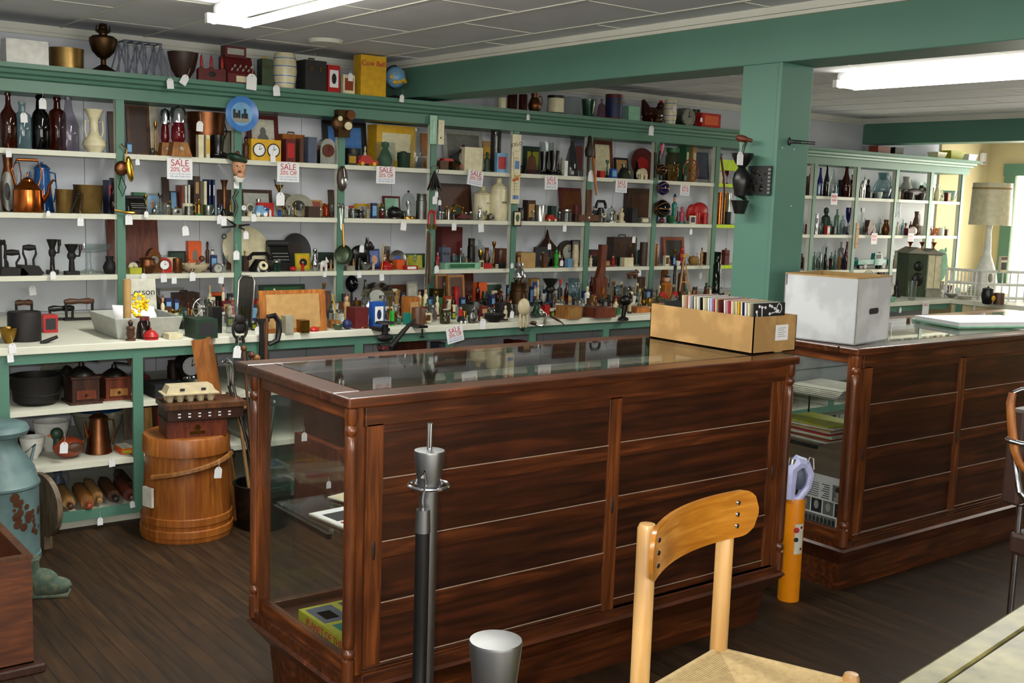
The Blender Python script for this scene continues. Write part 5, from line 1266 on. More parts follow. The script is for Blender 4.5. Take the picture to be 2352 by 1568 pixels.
jar|1076 482 1086 501|B|g_clear silver|small_jar|small clear jar left of the silver shaker
goblet|1109 482 1118 502|B|g_clear|tiny_goblet|tiny clear goblet right of the silver shaker
camera|1121 486 1133 502|B|silver chrome|small_camera|small silver camera before the lettered canister|d=.03
flask|1201 435 1221 462|Bb|g_green|bottle|green bottle standing on the wooden radio, left one
flask|1226 442 1243 464|Bb|g_aqua|bottle|aqua bottle standing on the wooden radio, right one
box|1200 458 1230 505|Bm|w_dark tan|wooden_radio|dark wooden radio with tan cloth front|d=.06
box|1225 455 1268 470|Bb|w_grey|wooden_tray|grey wooden tray behind the ribbed silver jar|d=.05
tin|1229 468 1254 505|B|silver|silver_jar|ribbed silver jar between wooden radio and dark green box
box|1258 463 1277 498|Bm|darkgreen|dark_box|dark green upright box above the red toy car|d=.05
car|1252 492 1278 507|B|red cream|toy_car|small red toy car on the second shelf
jar|1290 479 1313 507|B|g_clear silver|ribbed_jar|ribbed clear glass jar right of the red toy car
toyman|1279 466 1290 496|Bm|darkgreen g_green black|green_figure|dark green figure between the dark box and the ribbed jar
panel|1289 424 1339 500|Bb|darkred oldcopper|serving_tray|big red-brown tray with cut corner, second shelf
tin|1315 470 1334 508|Bm|darkred|red_tin|dark red round tin before the red-brown tray
phone|1366 452 1394 505|B|black|telephone|black telephone with light dial by the brown wooden tool|d=.08
tin|1361 477 1372 504|Bm|slate|slate_cup|small slate cup next to the black telephone
dome|1392 472 1416 509|B|g_clear silver silver|glass_dome|small glass dome over a figure, second shelf
statue|1417 474 1438 509|B|bone bone|cat_figurine|pale cat figurine beside the small glass dome
box|1441 474 1464 509|B|charcoal|dark_box|dark grey box right of the cat figurine|d=.06
box|1432 431 1498 508|Bb|w_dark brown|wooden_backing|large dark wooden box at the end of the second shelf|d=.05
box|1465 498 1492 511|B|grey cream|index_box|low grey box with cream end in front of the dark wooden box|d=.04
toyman|1540 444 1558 512|B|teal flesh enamelblue|clown_figurine|clown figurine with blue hat on the second shelf
statue|1556 474 1576 513|Bm|pink teal|ceramic_figure|pink and green ceramic figure left of the red elephant
elephant|1576 468 1628 518|Bm|red|toy_elephant|big red elephant shape on the second shelf|d=.07
box|1583 497 1598 516|B|cream navy|picture_card|small cream card with blue oval under the red elephant|d=.01
bowl|1530 496 1552 514|B|green|green_bowl|green ceramic bowl at the clown's feet
handle|0 545 14 634|C|iron iron|iron_lifter|iron handle with knob at the left edge of the third shelf|d=.04
iron|2 578 58 636|C|iron iron|flat_iron|leftmost black flat iron on the third shelf|d=.07
iron|46 566 94 636|C|iron iron|flat_iron|black flat iron with high open handle, second from left|d=.07
machine|98 553 142 632|Cm|iron iron|iron_grinder|rusty black iron grinder with pointed hopper
machine|137 563 192 632|C|iron w_dark|iron_mincer|squat black iron mincer behind the glass cake stand
cake|154 566 254 631|Cm|g_clear|cake_stand|clear glass cake stand with scalloped rim
jug|237 592 267 632|C|iron|iron_jug|small black iron jug left of the first post, third shelf
panel|249 513 367 630|Cb|w_red|wooden_door|reddish wooden panel behind the first post, third shelf
clockbox|335 536 368 592|Cm|oldcopper silver|wall_lamp|dark copper lamp with round silver reflector|d=.04
winebottle|292 560 307 594|Cb|g_blue|bottle|deep blue bottle right of the first post
tin|310 571 330 596|Cm|g_blue|blue_jar|blue glass jar with silver rim beside the deep blue bottle
clockround|290 593 317 620|Cm|g_clear cream|glass_clock|round glass clock above the yellow-green box|d=.03
box|292 616 326 630|C|lime|yellow_box|low yellow-green box right of the first post|d=.05
beanpot|319 590 357 629|C|oldcopper oldcopper|bean_pot|brown bean pot with small white bottle pictures
clockbox|358 592 393 626|Cm|red label_white|red_clock|red clock with white round dial|d=.03
mug|380 572 407 602|Cb|cream|mug|cream mug behind the red clock
mug|396 598 419 631|C|oldcopper|copper_measure|small dark copper measure right of the red clock
panel|388 533 428 577|Cb|black darkgreen|dark_book|dark green-black book behind the cream mug
box|407 577 426 596|Cb|charcoal cream|small_box|small dark box with cream band under the dark green-black book|d=.03
box|427 532 463 598|Cb|orange orange grey|orange_box|orange box with grey pictured figure|d=.04
stick|432 582 468 614|C|w_brown w_brown|wooden_pipe|brown wooden mallet lying up toward the orange box
bowl|414 610 482 629|C|bone|shallow_basket|shallow pale bone coloured dish on the third shelf edge
toyman|470 535 483 600|Cb|brown brown black|wooden_doll|thin dark wooden doll right of the orange box
toyman|479 560 497 612|Cm|silver white chrome|silver_toy|silver and white toy figure left of the second post
clockround|487 598 511 620|C|silver lightgrey|silver_dish|round silver dish before the silver toy|d=.02
box|512 576 531 627|Cb|w_brown|wooden_box|brown upright wooden box left of the second post|d=.05
pot|504 612 521 628|C|chrome|chrome_cup|tiny chrome cup with black lid near the second post
plate|509 508 614 606|Cb|cream cream|cream_platter|large cream glazed platter behind the second post
bell|550 546 574 592|Cm|brass brass|brass_bell|tall brass bell before the cream platter
box|551 592 572 627|Cm|w_dark|wooden_stand|dark wooden stand under the tall brass bell|d=.06
house|575 536 599 586|Cb|w_orange w_orange|carved_house|carved orange wooden tower before the cream platter|d=.03
phone|568 578 625 623|C|bootblack|rotary_telephone|shiny black rotary telephone with cream dial|d=.12
typewriter|616 548 664 620|Cm|black|office_machine|black office machine with lever right of the rotary telephone|d=.1
plate|645 531 712 612|Cb|charcoal darkbrown|gramophone_disc|big black disc standing behind the office machine
panel|679 561 713 599|Cm|lime yellow ink|yellow_card|yellow card with a black curved tool
pin|714 566 733 618|C|chrome|silver_tap|silver figurine before the yellow card
animal|731 588 756 620|C|white|poodle_figurine|white poodle figurine left of the third post|d=.03
ball|734 586 754 606|Cm|red|red_ball|red ball behind the white poodle
box|730 558 768 594|Cb|darkgreen charcoal|dark_box|dark green box behind the white poodle|d=.05
box|682 551 768 562|Cb|w_grey|wooden_board|thin grey wooden board lying high behind the yellow card|d=.05
box|735 536 769 552|Cb|charcoal grey|toy_camera|small dark box lying on top of the thin board|d=.04
ball|664 610 682 621|C|red|red_button|low red ball beside the office machine
toyman|690 598 701 619|C|red red white|red_figure|small red figure below the yellow card
jar|625 598 645 622|C|g_green silver|small_snow_globe|small green glass jar right of the rotary telephone
animal|793 515 862 590|Cm|black|dog_figure|large black dog figure with pointed ears|d=.08
box|800 531 827 552|Cb|terracotta|brown_box|brown box behind the black dog|d=.04
panel|848 546 873 592|Cm|navy blue flesh|picture_card|blue card with a woman's figure right of the black dog
stick|877 532 883 592|C|brass|brass_rod|upright straight brass rod by the blue card
box|880 542 896 590|Cb|grey brown|brown_tin|tall grey-brown box behind the brass rod|d=.04
plate|892 550 931 592|Cm|silver blue|round_tin|round silver lid with blue centre
panel|917 541 980 572|Cb|darkgreen green|green_sign|green tin sign left of the fourth post
panel|938 574 970 604|Cm|lime lime|yellow_card|yellow card under the green tin sign
deskbell|870 592 903 617|C|red|red_ashtray|orange-red ashtray dish before the brass rod
ball|884 592 904 614|C|brass|brass_ball|shiny brass ball beside the orange-red ashtray
box|903 591 930 613|Cm|orange|orange_box|low orange box under the round silver lid|d=.05
box|925 608 960 617|C|red white|red_tray|flat red tray with white top|d=.04
toyman|838 588 852 612|Cm|flesh bone brown|small_doll|small pale doll below the black dog
toyman|852 600 863 619|C|bone bone grey|robot_toy|small pale robot toy beside the small doll
bowl|822 605 854 621|C|silver|silver_ladle|small silver bowl on the shelf edge below the dog
tin|820 584 830 612|C|darkmetal|dark_tube|small dark tube between colander and dog
box|790 608 815 619|C|stone|stone_block|small stone coloured block right of the third post|d=.04
box|1000 511 1062 602|Cb|darkred|maroon_cabinet|large maroon case right of the fourth post, third shelf|d=.08
tallcan|1074 525 1092 592|Cm|darkmetal|thermos_flask|black and silver thermos flask, third shelf
flask|1091 532 1114 594|Cb|g_clear|carafe|clear glass carafe behind the thermos flask
case|1007 553 1035 601|Cm|slate slate|blue_kettle|slate-blue case before the maroon case|d=.05
cup|1036 558 1062 586|Cm|g_aqua|glass_cup|pale blue glass cups beside the slate-blue case
box|1004 600 1102 614|C|mint green|game_box|long flat green and cream patterned box on the third shelf|d=.1
box|1010 587 1075 599|C|black|black_tray|black flat case lying on the long patterned box|y=6.3
ball|1070 572 1088 596|C|g_smoke|paperweight|glass paperweight below the thermos flask
box|1103 600 1131 612|C|red|red_box|flat red box right of the long patterned box|d=.05
goblet|1098 556 1110 596|Cm|gold|goblet|gilt goblet, left of the pair on the third shelf
candlestick|1127 541 1142 600|Cm|brass|brass_lamp|brass flower topped lamp left of the fifth post
jug|1110 556 1126 598|Cb|oldcopper|copper_jug|small copper jug behind the gilt goblet
box|1136 572 1165 612|Cb|w_red|wooden_box|reddish wooden box left of the fifth post, third shelf|d=.06
box|1137 591 1162 604|C|black|black_box|flat black box above a pale card by the fifth post|d=.04
box|1138 605 1160 615|C|paper|pale_card|pale folded card at the shelf edge by the fifth post|d=.03
candlestick|1054 536 1064 583|C|silver|candlestick|tall slim silver candlestick before the glass cups
box|1181 577 1230 612|C|card|cardboard_box|plain brown cardboard box right of the fifth post|d=.08
clockbox|1184 546 1208 578|Cb|w_orange label_white|mantel_clock|small wooden mantel clock above the cardboard box|d=.03
box|1205 554 1238 577|Cb|w_dark|wooden_box|dark wooden box behind the pagoda lantern|d=.04
pagoda|1230 530 1282 612|Cb|w_dark|toy_pagoda|dark wooden pagoda lantern with pointed roof|d=.06
frame|1230 566 1268 611|Cm|black charcoal stone|group_photo|black framed group photograph
toyman|1270 567 1286 611|C|brightgreen brightgreen darkgreen|green_figure|bright green glass figure
clockbox|1280 522 1328 578|Cb|charcoal lightgrey|arched_plaque|arched plaque with white round pictures|d=.02
box|1279 549 1314 566|Cm|red red|red_case|bright red box before the arched plaque|d=.04
box|1285 574 1313 592|Cm|charcoal|dark_case|dark case under the bright red box|d=.04
box|1270 591 1294 611|Cm|darkred|dark_red_box|dark red box behind the bright green figure|d=.04
box|1297 592 1315 612|C|skyblue|pale_blue_box|pale blue box right of the bright green figure|d=.04
tallcan|1314 560 1329 611|C|bone|white_bottle|tall ivory bottle left of the sixth post
frame|1316 543 1335 600|Cb|black grey|framed_picture|small black frame behind the ivory bottle
box|1350 552 1374 586|Cb|w_dark darkred|wooden_plaque|dark plaque right of the sixth post|d=.04
box|1348 587 1376 611|Cm|black|black_radio|black radio with gold mark right of the sixth post|d=.06
case|1393 549 1462 611|Cb|leather leather|leather_satchel|dark brown leather satchel on the third shelf|d=.08
box|1424 592 1455 612|C|cream|cream_box|small plain cream box before the leather satchel|d=.05
tin|1466 530 1491 562|Cb|g_green|striped_tumbler|green and pink striped tumbler behind the leather rolls
tin|1469 557 1488 611|C|leather|leather_roll|left leather roll before the seventh post
tin|1492 562 1512 612|C|oldcopper|leather_roll|right leather roll in front of the seventh post
frame|1525 547 1573 608|Cb|terracotta black|red_tray|dark red tray with black middle, third shelf
panel|1505 537 1515 572|Cb|slate|slate_plaque|blue-grey plaque right of the seventh post
ball|1524 563 1540 583|Cm|w_orange|wooden_ball|polished orange wooden ball on the toy stand
statue|1553 566 1579 606|Cm|red darkred|red_figure|red fan-shaped figure behind the wooden easel
beanpot|1581 578 1606 600|C|wicker wicker|wicker_basket|round lidded wicker basket
bowl|1588 597 1607 610|C|silver|silver_bowl|small silver bowl under the wicker basket
toyman|1606 571 1617 611|C|tan tan brown|giraffe_figure|small tan giraffe figure
box|1613 583 1627 611|Cm|brown|brown_box|brown box at the end of the third shelf|d=.04
tin|20 715 92 782|L|iron|iron_stove|black iron toy stove with a wooden lifting handle|y=5.42
handle|34 680 76 718|L|w_brown|pot_lifter|worn wooden lifting handle over the black toy stove|y=5.42
box|90 722 133 762|L|red charcoal|red_machine|small red metal machine beside the black toy stove|d=.08 y=5.36
bowl|0 752 40 788|L|brass|brass_iron|brass bowl at the left end of the ledge|y=5.3
stick|88 774 138 788|L|iron|iron_bar|flat iron bar lying before the small red machine|y=5.25
handle|110 703 172 735|L|black|iron_lifter|black handle standing behind the grey basin|y=5.8
handle|146 684 218 735|L|w_brown|roller_grip|long turned wooden handle with crank behind the grey basin|y=5.85
box|135 727 288 786|L|lightgrey|basin|-|y=5.35
tin|283 641 301 775|L|card|cardboard_tube|upright brown cardboard tube with red print, at the first post|y=5.85
panel|300 640 361 740|L|paper|book_poster|tall buff paper poster behind the yellow flower lamp|y=6.2 t=Lesson~I ts=.05 tz=.7
toyman|286 738 314 785|L|brown black brown|clown_figure|dark carved figure at the ledge edge by the first post|y=5.35
jar|313 727 345 777|L|g_brown darkred|brown_jar|brown glass jar behind the red desk bell|y=5.45
deskbell|329 755 364 782|L|red|desk_bell|red desk bell on the ledge|y=5.28
house|334 678 380 724|L|w_brown w_brown|birdhouse|brown wooden birdhouse on the ledge|d=.06 y=5.95
box|347 714 388 738|L|cream cream|cream_box|long cream box above the silver tea box|d=.06 y=5.75
box|363 735 408 772|L|silver chrome|silver_box|shiny embossed silver box on the ledge|d=.06 y=5.4
box|374 768 420 780|L|cream|flat_box|flat cream box lying before the silver box|d=.08 y=5.25
clockround|386 712 424 748|L|brass cream|brass_clock|brass alarm clock with cream dial behind the silver box|d=.03 y=5.65 bells
frame|362 658 424 712|L|silver wall_white|wire_stand|square bent wire stand behind the brown open case|y=6.1
case|386 669 458 712|L|w_dark brown|open_case|brown open wooden case on the ledge|d=.1 y=5.95
wheel|453 683 480 734|L|silver|rotary_cutter|silver rotary wheel right of the brown open case|y=5.85
box|424 730 500 774|L|darkgreen charcoal|green_case|dark green metal case on the ledge|d=.14 y=5.33
box|479 665 514 705|L|orange black|film_box|orange and black box right of the rotary wheel|d=.04 y=6.05
box|514 672 544 698|L|red red|red_packet|red packet beside the orange and black box|d=.04 y=6.0
box|479 704 510 764|L|black|black_tin|black tin behind the dark green case|d=.05 y=5.6
stick|483 706 516 738|L|w_brown|wooden_pipe|brown wooden pipe crossing the black tins|y=5.5
jar|519 695 549 764|L|g_clear g_clear|candy_jar|glass jar of coloured sweets left of the second post|y=5.6
cylinder_glass|553 705 565 765|L|g_olive|glass_tube|short olive glass tube right of the leaning mirror|y=5.7
panel|598 640 703 694|L|darkgreen green|chalk_board|green drawing board behind the brown suitcase lid|y=6.25
panel|662 649 705 690|L|stone cream|framed_drawing|small cream drawing before the green board|y=6.15
panel|600 667 752 764|L|w_orange tan|wooden_tray|large light brown wooden lid with rainbow shape|y=6.0
wheel|640 680 680 716|L|orange yellow|rainbow_arch|rainbow coloured half wheel before the light brown lid|y=5.9
box|582 686 612 707|L|red tan|red_yellow_box|red box with a yellow face picture|d=.03 y=5.7
stick|594 707 602 785|L|w_oak down|hammer_shaft|old wooden hammer handle beside the horse collar|y=5.4
box|624 707 640 727|L|orange|orange_tin|small orange-red tin above the grey steel box|d=.04 y=5.7
ball|641 712 654 726|L|chrome|chrome_ball|small chrome ball above the grey steel box|y=5.6
pin|618 692 638 712|L|darkgreen|bird_figure|dark green bird figure behind the orange-red tin|y=5.8
box|639 726 672 766|L|stone|steel_box|plain grey steel box on the ledge|d=.1 y=5.35
box|673 736 706 765|L|brass gold|brass_rods|bundle of brass rods beside the grey steel box|d=.12 y=5.4
stick|684 679 716 745|L|black down|black_umbrella|black folded umbrella leaning among brass things|y=5.5
stick|701 665 712 722|L|silver|silver_ladle|silver ladle standing up behind the black umbrella|y=5.7
jug|722 700 742 744|L|leather|leather_jug|dark leather jug left of the yellow pencil|y=5.55
coffee|728 722 750 757|L|silver|silver_creamer|small silver creamer before the dark leather jug|y=5.4
deskbell|709 748 733 761|L|red|red_stand|small red glass dish on the ledge edge|y=5.25
panel|728 668 762 735|L|leather w_brown|leather_case|brown leather violin-like case behind the yellow pencil|y=5.9
stick|760 674 777 730|L|yellow down|yellow_pencil|long yellow pencil standing on the ledge|y=5.5
box|746 735 783 752|L|w_oak|wooden_box|low oak box at the foot of the yellow pencil|d=.08 y=5.4
bowl|763 745 790 757|L|olivemetal|brass_dish|low dark brass dish before the low oak box|y=5.26
ball|786 733 809 757|L|navy|billiard_ball|dark blue billiard ball with white spot|y=5.25
toyman|776 715 796 738|L|white bone navy|sailor_figure|white sailor figure above the billiard ball|y=5.45
ballstand|792 632 823 706|L|g_black black|mirror_ball|shiny black glass ball on a black stand by the third post|y=5.85
toyman|786 672 807 742|L|tan flesh brown|doll|small doll in brown clothes by the third post|y=5.6
winebottle|812 683 822 706|L|g_red|soda_bottle|tiny red and white bottle before the glass ball stand|y=5.5
box|795 705 846 752|L|darkred|maroon_box|dark maroon box on the ledge by the third post|d=.1 y=5.5
winebottle|832 633 845 690|L|g_green|bottle|slim green bottle behind the silver oval tray|y=6.0
plate|826 648 903 712|L|chrome lightgrey|silver_tray|oval silver tray leaning on the ledge
box|847 692 884 750|L|blue white navy|blue_box|blue box with a white panel and soldier picture|d=.05 y=5.38
bell|820 724 846 753|L|oldcopper oldcopper|cowbell|old brown cow bell with white string|y=5.25
box|895 714 905 748|L|brightgreen|green_box|narrow bright green box|d=.02 y=5.35
bulb|900 703 922 722|L|white|light_bulb|pale light bulb above the narrow green box|y=5.5
frame|896 648 938 690|L|w_red brown tan|framed_picture|small tilted red-brown picture behind the silver tray|y=6.1
statue|901 667 921 702|L|tan white|bust_figure|white capped figure right of the silver tray|y=5.75
box|922 681 964 740|L|w_orange tan|tan_crate|orange-brown crate below the black and yellow box|d=.08 y=5.75
panel|937 630 961 680|L|lightgrey paper|pale_card|pale upright card with black print|y=6.15
box|961 652 982 682|L|ink|black_box|black box with a white sticker left of the fourth post|d=.05 y=5.7
box|963 683 980 706|L|yellow|yellow_box|small yellow tin under the black box|d=.05 y=5.7
tin|941 700 962 716|L|wicker|small_basket|small round wicker basket on the ledge|y=5.55
ball|906 728 925 745|L|g_green|green_ball|green glass ball among clear pieces|y=5.3
box|925 718 944 745|L|teal|teal_tin|small teal tin beside the green glass ball|d=.04 y=5.35
tin|945 706 975 746|L|w_brown|wooden_tub|small brown wooden tub on the ledge|y=5.4
frame|1003 630 1030 702|L|w_oak brown|framed_picture|left one of two oak frames right of the fourth post|y=6.15
frame|1030 631 1068 702|L|w_oak brown|framed_picture|right one of two oak frames right of the fourth post|y=6.15
box|997 624 1011 668|L|cream red|red_label_box|cream box with red mark before the oak frames|d=.02 y=6.0
panel|1067 625 1090 690|L|w_red|red_plank|red-brown plank leaning behind the orange box|y=6.2
box|1086 648 1118 694|L|orange|orange_box|plain orange-red box on the ledge|d=.05 y=6.0
box|985 662 1019 702|L|g_olive|glass_showcase|small green glass showcase by the fourth post|d=.07 y=5.75
box|1000 683 1016 716|L|green|green_tin|green tin below the small glass showcase|d=.04 y=5.6
box|1016 680 1040 716|L|terracotta cream|striped_tin|orange and black striped tin|d=.04 y=5.6
tallcan|1040 659 1056 703|L|red|extinguisher|small red fire extinguisher
flare|1037 700 1049 730|L|cream|cream_vase|small cream vase under the red extinguisher|y=5.5
panel|1116 649 1157 692|L|lightgrey darkgreen|framed_photo|grey framed photo tilted left of the fifth post|y=6.05
box|1076 668 1107 680|L|lightgrey cream|label_box|grey box with a white label before the orange-red box|d=.05 y=5.8
box|1073 677 1092 692|L|orange|orange_tin|small orange tin under the white labelled box|d=.04 y=5.65
camera|1064 692 1103 722|L|pewter darkmetal|projector|grey metal projector on the ledge|d=.08 y=5.55
animal|1096 676 1124 710|L|darkmetal|metal_horse|dark metal horse figure behind the projector|d=.04 y=5.7
pot|1102 702 1119 725|L|brass|brass_cup|small brass cup before the dark metal horse|y=5.5
ball|1120 706 1140 724|L|chrome|chrome_ball|chrome ball in the black pan|y=5.42
bowl|1107 722 1162 740|L|iron|iron_pan|shallow black iron pan on the ledge|y=5.3
cauldron|1135 696 1175 728|L|iron|iron_kettle|black round iron pot left of the fifth post|y=5.55
box|1118 668 1134 690|L|cream|cream_card|small cream card above the brass cup|d=.01 y=5.8
jar|985 700 1002 738|L|g_clear silver|crystal_jar|clear crystal jar with silver lid by the fourth post|y=5.4
jar|1010 712 1034 743|L|g_olive g_olive|marble_jar|jar of amber marbles on the ledge|y=5.35
car|1052 726 1070 742|L|ink white|toy_car|small black and white toy car at the ledge edge|d=.03 y=5.25
jug|1074 712 1094 742|L|pewter|pewter_pot|dented pewter pot before the projector|y=5.35
tallcan|1170 648 1213 718|L|bronze|bronze_decanter|tall bronze decanter with silver top in front of the fifth post|y=5.5
pin|1176 610 1206 655|L|chrome|silver_stopper|shiny silver figure above the bronze decanter|y=5.68 up
box|1212 632 1240 678|L|tan blue|flour_sack|tan paper sack with a blue square|d=.04 y=6.0
machine|1236 640 1290 705|L|darkmetal red|kitchen_scale|grey kitchen machine with a red arm|d=.1 y=5.75
phone|1219 688 1250 726|L|black|telephone|black and red telephone beside the wooden puppet|d=.08 y=5.5
box|1241 700 1262 722|L|red|red_box|red box before the grey kitchen machine|d=.05 y=5.45
box|1253 688 1270 706|L|navy|navy_box|navy box before the grey kitchen machine|d=.04 y=5.6
ball|1285 677 1314 697|L|tan|sea_sponge|tan glove-like lump on the wicker chest|y=5.55
box|1278 702 1335 730|L|w_oak wicker|wicker_chest|small oak and wicker chest on the ledge|d=.12 y=5.4
jar|1302 641 1333 692|L|g_aqua g_aqua|mason_jar|big aqua glass jar with wire handle
jar|1315 690 1330 706|L|g_clear silver|small_shaker|small clear shaker before the aqua jar|y=5.4
toyman|1340 657 1357 704|L|white bone cream|clown_doll|small white doll right of the sixth post|y=5.6
box|1335 706 1415 728|L|w_red|wooden_tray|long red-brown wooden tray of tools|d=.14 y=5.38
iron|1372 690 1400 712|L|pewter darkmetal|hand_plane|grey hand plane in the wooden tray|y=5.42 d=.05
tallcan|1395 650 1404 700|L|darkmetal|metal_rod|dark metal rod behind the silver cylinder|y=5.6
tin|1388 660 1410 690|L|silver|silver_cylinder|shiny silver cylinder right of the bootjack|y=5.6
box|1408 680 1440 706|L|w_red w_dark|wooden_box|reddish wooden box behind the clamp grinder|d=.08 y=5.7
coffee|1418 654 1460 674|L|chrome|gravy_boat|silver gravy boat above the clamp grinder|y=5.8
animal|1436 618 1470 640|L|w_brown|carved_animal|carved brown animal hanging over the slanted leather strap|d=.04 y=6.1 up
panel|1468 636 1494 680|L|leather w_brown|leather_bag|brown creased leather bag left of the seventh post|y=6.1
box|1436 704 1492 716|L|w_orange|orange_board|orange-brown board lying on the ledge|d=.12 y=5.5
box|1408 707 1425 722|L|green|green_box|small green box beside the clamp grinder|d=.04 y=5.3
flask|1452 672 1486 692|L|g_dkgreen|bottle|dark green bottle above the orange-brown board|y=5.7
pulltoy|1508 630 1552 692|L|w_orange flesh charcoal|pull_toy|wooden pull toy clown with red wheels|y=5.6
tallcan|1518 600 1535 668|L|w_orange|wooden_bottle|tall orange wooden bottle behind the pull toy clown|y=5.8
tripod|1553 583 1586 690|L|w_light|easel|small light wooden tripod easel|d=.08 y=5.75
tallcan|1545 610 1554 684|L|black|black_flask|slim black and silver flask left of the easel|y=5.85
flask|1556 608 1576 688|L|w_brown|gourd|tall brown gourd behind the easel|y=6.0
box|1500 688 1590 697|L|w_grey|plank|grey plank under the easel, behind the record carton|d=.2 y=5.6
tallcan|1637 578 1656 684|L|g_dkgreen|wine_tube|tall dark green bottle beside the column|y=5.75
cauldron|26 868 140 937|D|iron|cauldron|large black iron cauldron on the low shelf
mill|146 812 228 930|D|w_dark w_red|coffee_mill|dark wooden coffee mill with crank, left of the pair|d=.16
mill|224 822 300 920|D|w_red w_oak|coffee_mill|redder coffee mill with an open drawer, right of the pair|d=.15
box|93 850 200 885|D|green|green_box|low dark green box behind the iron cauldron|d=.1 y=5.75
plate|90 812 195 868|D|stone grey|oval_platter|large grey oval platter behind the coffee mills|y=5.85
ball|138 826 170 886|D|iron|iron_press|dark rounded iron thing behind the left coffee mill|y=5.6
grater|278 840 365 866|D|pewter darkred|drum_grater|round metal drum grater behind the second low post|y=5.65 d=.14
box|326 884 425 914|D|ink|black_tray|lower black lacquer tray|d=.18
box|330 862 400 884|D|black charcoal|black_tray|upper black tray of the stack, tilted glass in it|d=.18 y=5.36
clockround|404 816 462 882|D|darkmetal label_white|lamp_clock|dark round clock with white dial behind the black trays|d=.08 y=5.6
tallcan|384 806 412 850|D|w_dark|wooden_clock|brown turned clock case left of the dark round clock|y=5.7
bowl|420 880 465 904|D|chrome|chrome_lamp|shiny chrome bowl right of the black trays|y=5.4
bowl|30 965 78 990|E|iron|iron_mould|dark fluted iron mould behind the milk can lid|y=5.7
bowl|78 972 158 1040|E|white|fluted_bowl|big white fluted mould bowl on a foot|y=5.5
bowl|46 1008 103 1058|E|white|fluted_mould|smaller white fluted mould beside the milk can
mixbowl|166 950 285 1022|E|stone enamelblue|mixing_bowl|stoneware mixing bowl with blue inside
duck|116 984 190 1057|E|terracotta darkgreen orange brown|duck_decoy|painted duck decoy with green head|d=.11
coffee|197 950 256 1046|E|oldcopper|copper_coffee_pot|tall old copper coffee pot
book|262 1030 308 1042|E|yellow|yellow_book|yellow and orange book lying on the low shelf|d=.12
box|262 1018 305 1029|E|orange lime|orange_book|orange book on top of the yellow one|d=.11 y=5.3
panel|285 935 325 1030|E|w_grey w_grey|bread_board|grey wooden board leaning right of the mixing bowl|y=5.55
panel|318 950 352 1040|E|w_light|oak_board|light oak board leaning right of the second low post|y=5.35
box|330 935 368 1030|E|w_brown|wooden_block|brown wooden box behind the light oak board|d=.1 y=5.7
frame|366 950 478 1055|E|red lightgrey|red_crate|red framed crate behind the egg carton
mixbowl|414 926 486 953|E|red white|enamel_basin|red basin with white enamel inside|y=5.75
jug|118 1098 150 1150|F|slate|slate_jug|blue-grey jug at the left of the rolling pins|y=5.6
bulb|597 784 618 812|D|white|light_bulb|round clear light bulb on the low shelf behind the counter|y=5.3
car|632 792 668 822|D|red white|toy_car|red and white toy on the low shelf behind the counter|d=.06 y=5.5
iron|668 800 700 826|D|pewter darkmetal|hand_plane|grey hand plane behind the counter|y=5.4 d=.05
pin|692 800 704 826|D|darkbrown|skittle|left dark wooden skittle behind the counter|y=5.4
pin|702 795 714 826|D|w_brown|skittle|taller brown wooden skittle behind the counter|y=5.4
pin|713 801 725 826|D|darkred|skittle|reddish wooden skittle behind the counter|y=5.4
box|728 790 772 822|D|teal red|tin_box|blue-green and red metal box behind the counter|d=.1 y=5.6
box|772 790 798 820|D|yellow yellow|yellow_box|yellow box behind the counter, left of the low post|d=.06 y=5.5
box|905 766 980 815|D|w_red|wooden_crate|reddish wooden crate under the ledge behind the black clamp|d=.12 y=5.9
box|990 772 1028 812|D|slate|plastic_bundle|grey-blue shiny bundle left of the hanging sale card|d=.1 y=5.7
box|1162 760 1186 800|D|darkred|dark_red_box|dark red box under the ledge, left of the bright red box|d=.1 y=5.6
box|1186 760 1210 800|D|red|bright_red_box|bright red box under the ledge left of the low post|d=.1 y=5.55
candlestick|1143 768 1160 800|D|chrome|chrome_fitting|shiny metal fitting left of the dark red box|y=5.5
bell|1245 762 1268 790|D|darkmetal darkmetal|black_bell|dark metal bell just over the counter edge|y=5.4
bowl|1262 770 1296 790|D|silver|silver_dish|silver rimmed dish beside the dark metal bell|y=5.5
box|1295 768 1345 790|D|w_dark|dark_box|dark wooden box just over the counter edge|d=.1 y=5.6
tin|1841 397 1857 441|Pm|w_brown|wooden_cup|brown wooden cup left of the first post of the second shelving
flask|1857 378 1866 442|P|g_olive|bottle|slim olive bottle beside the brown wooden cup
beer|1877 378 1891 443|P|g_blue|bottle|dark blue bottle, leftmost in its bay of the second shelving
beer|1893 365 1906 444|P|g_dkgreen|bottle|tall dark green bottle left of the clear swing-top bottle
beer|1905 381 1923 445|P|g_clear|bottle|clear swing-top bottle between green and amber bottles
box|1927 408 1936 447|Pm|charcoal|dark_box|narrow dark box beside the tall amber bottle|d=.04
beer|1933 372 1955 448|P|g_amber|bottle|tall amber bottle in the second shelving
flask|1951 396 1964 448|P|g_brown|bottle|squat brown bottle touching a green post
animal|1975 397 1990 451|P|silver|silver_horse|silver horse figure high in the second shelving|d=.04
statue|1986 408 2002 452|Pm|darkmetal black|dark_statue|dark statue behind the silver horse figure
jug|2008 378 2050 438|P|g_aqua|glass_pitcher|big aqua and blue glass pitcher
cup|2014 438 2027 453|P|white|white_cup|tiny white cup under the aqua pitcher
cup|2029 440 2040 455|P|charcoal|dark_cup|tiny dark cup under the aqua pitcher
ball|2040 438 2052 456|P|blue|blue_ball|dark blue ball right of the tiny dark cup
jug|2068 385 2098 438|Pb|lightgrey|grey_jug|large pale grey jug behind the dark cow
animal|2070 426 2132 462|P|darkbrown|cow_figure|long dark brown cow figure|d=.07
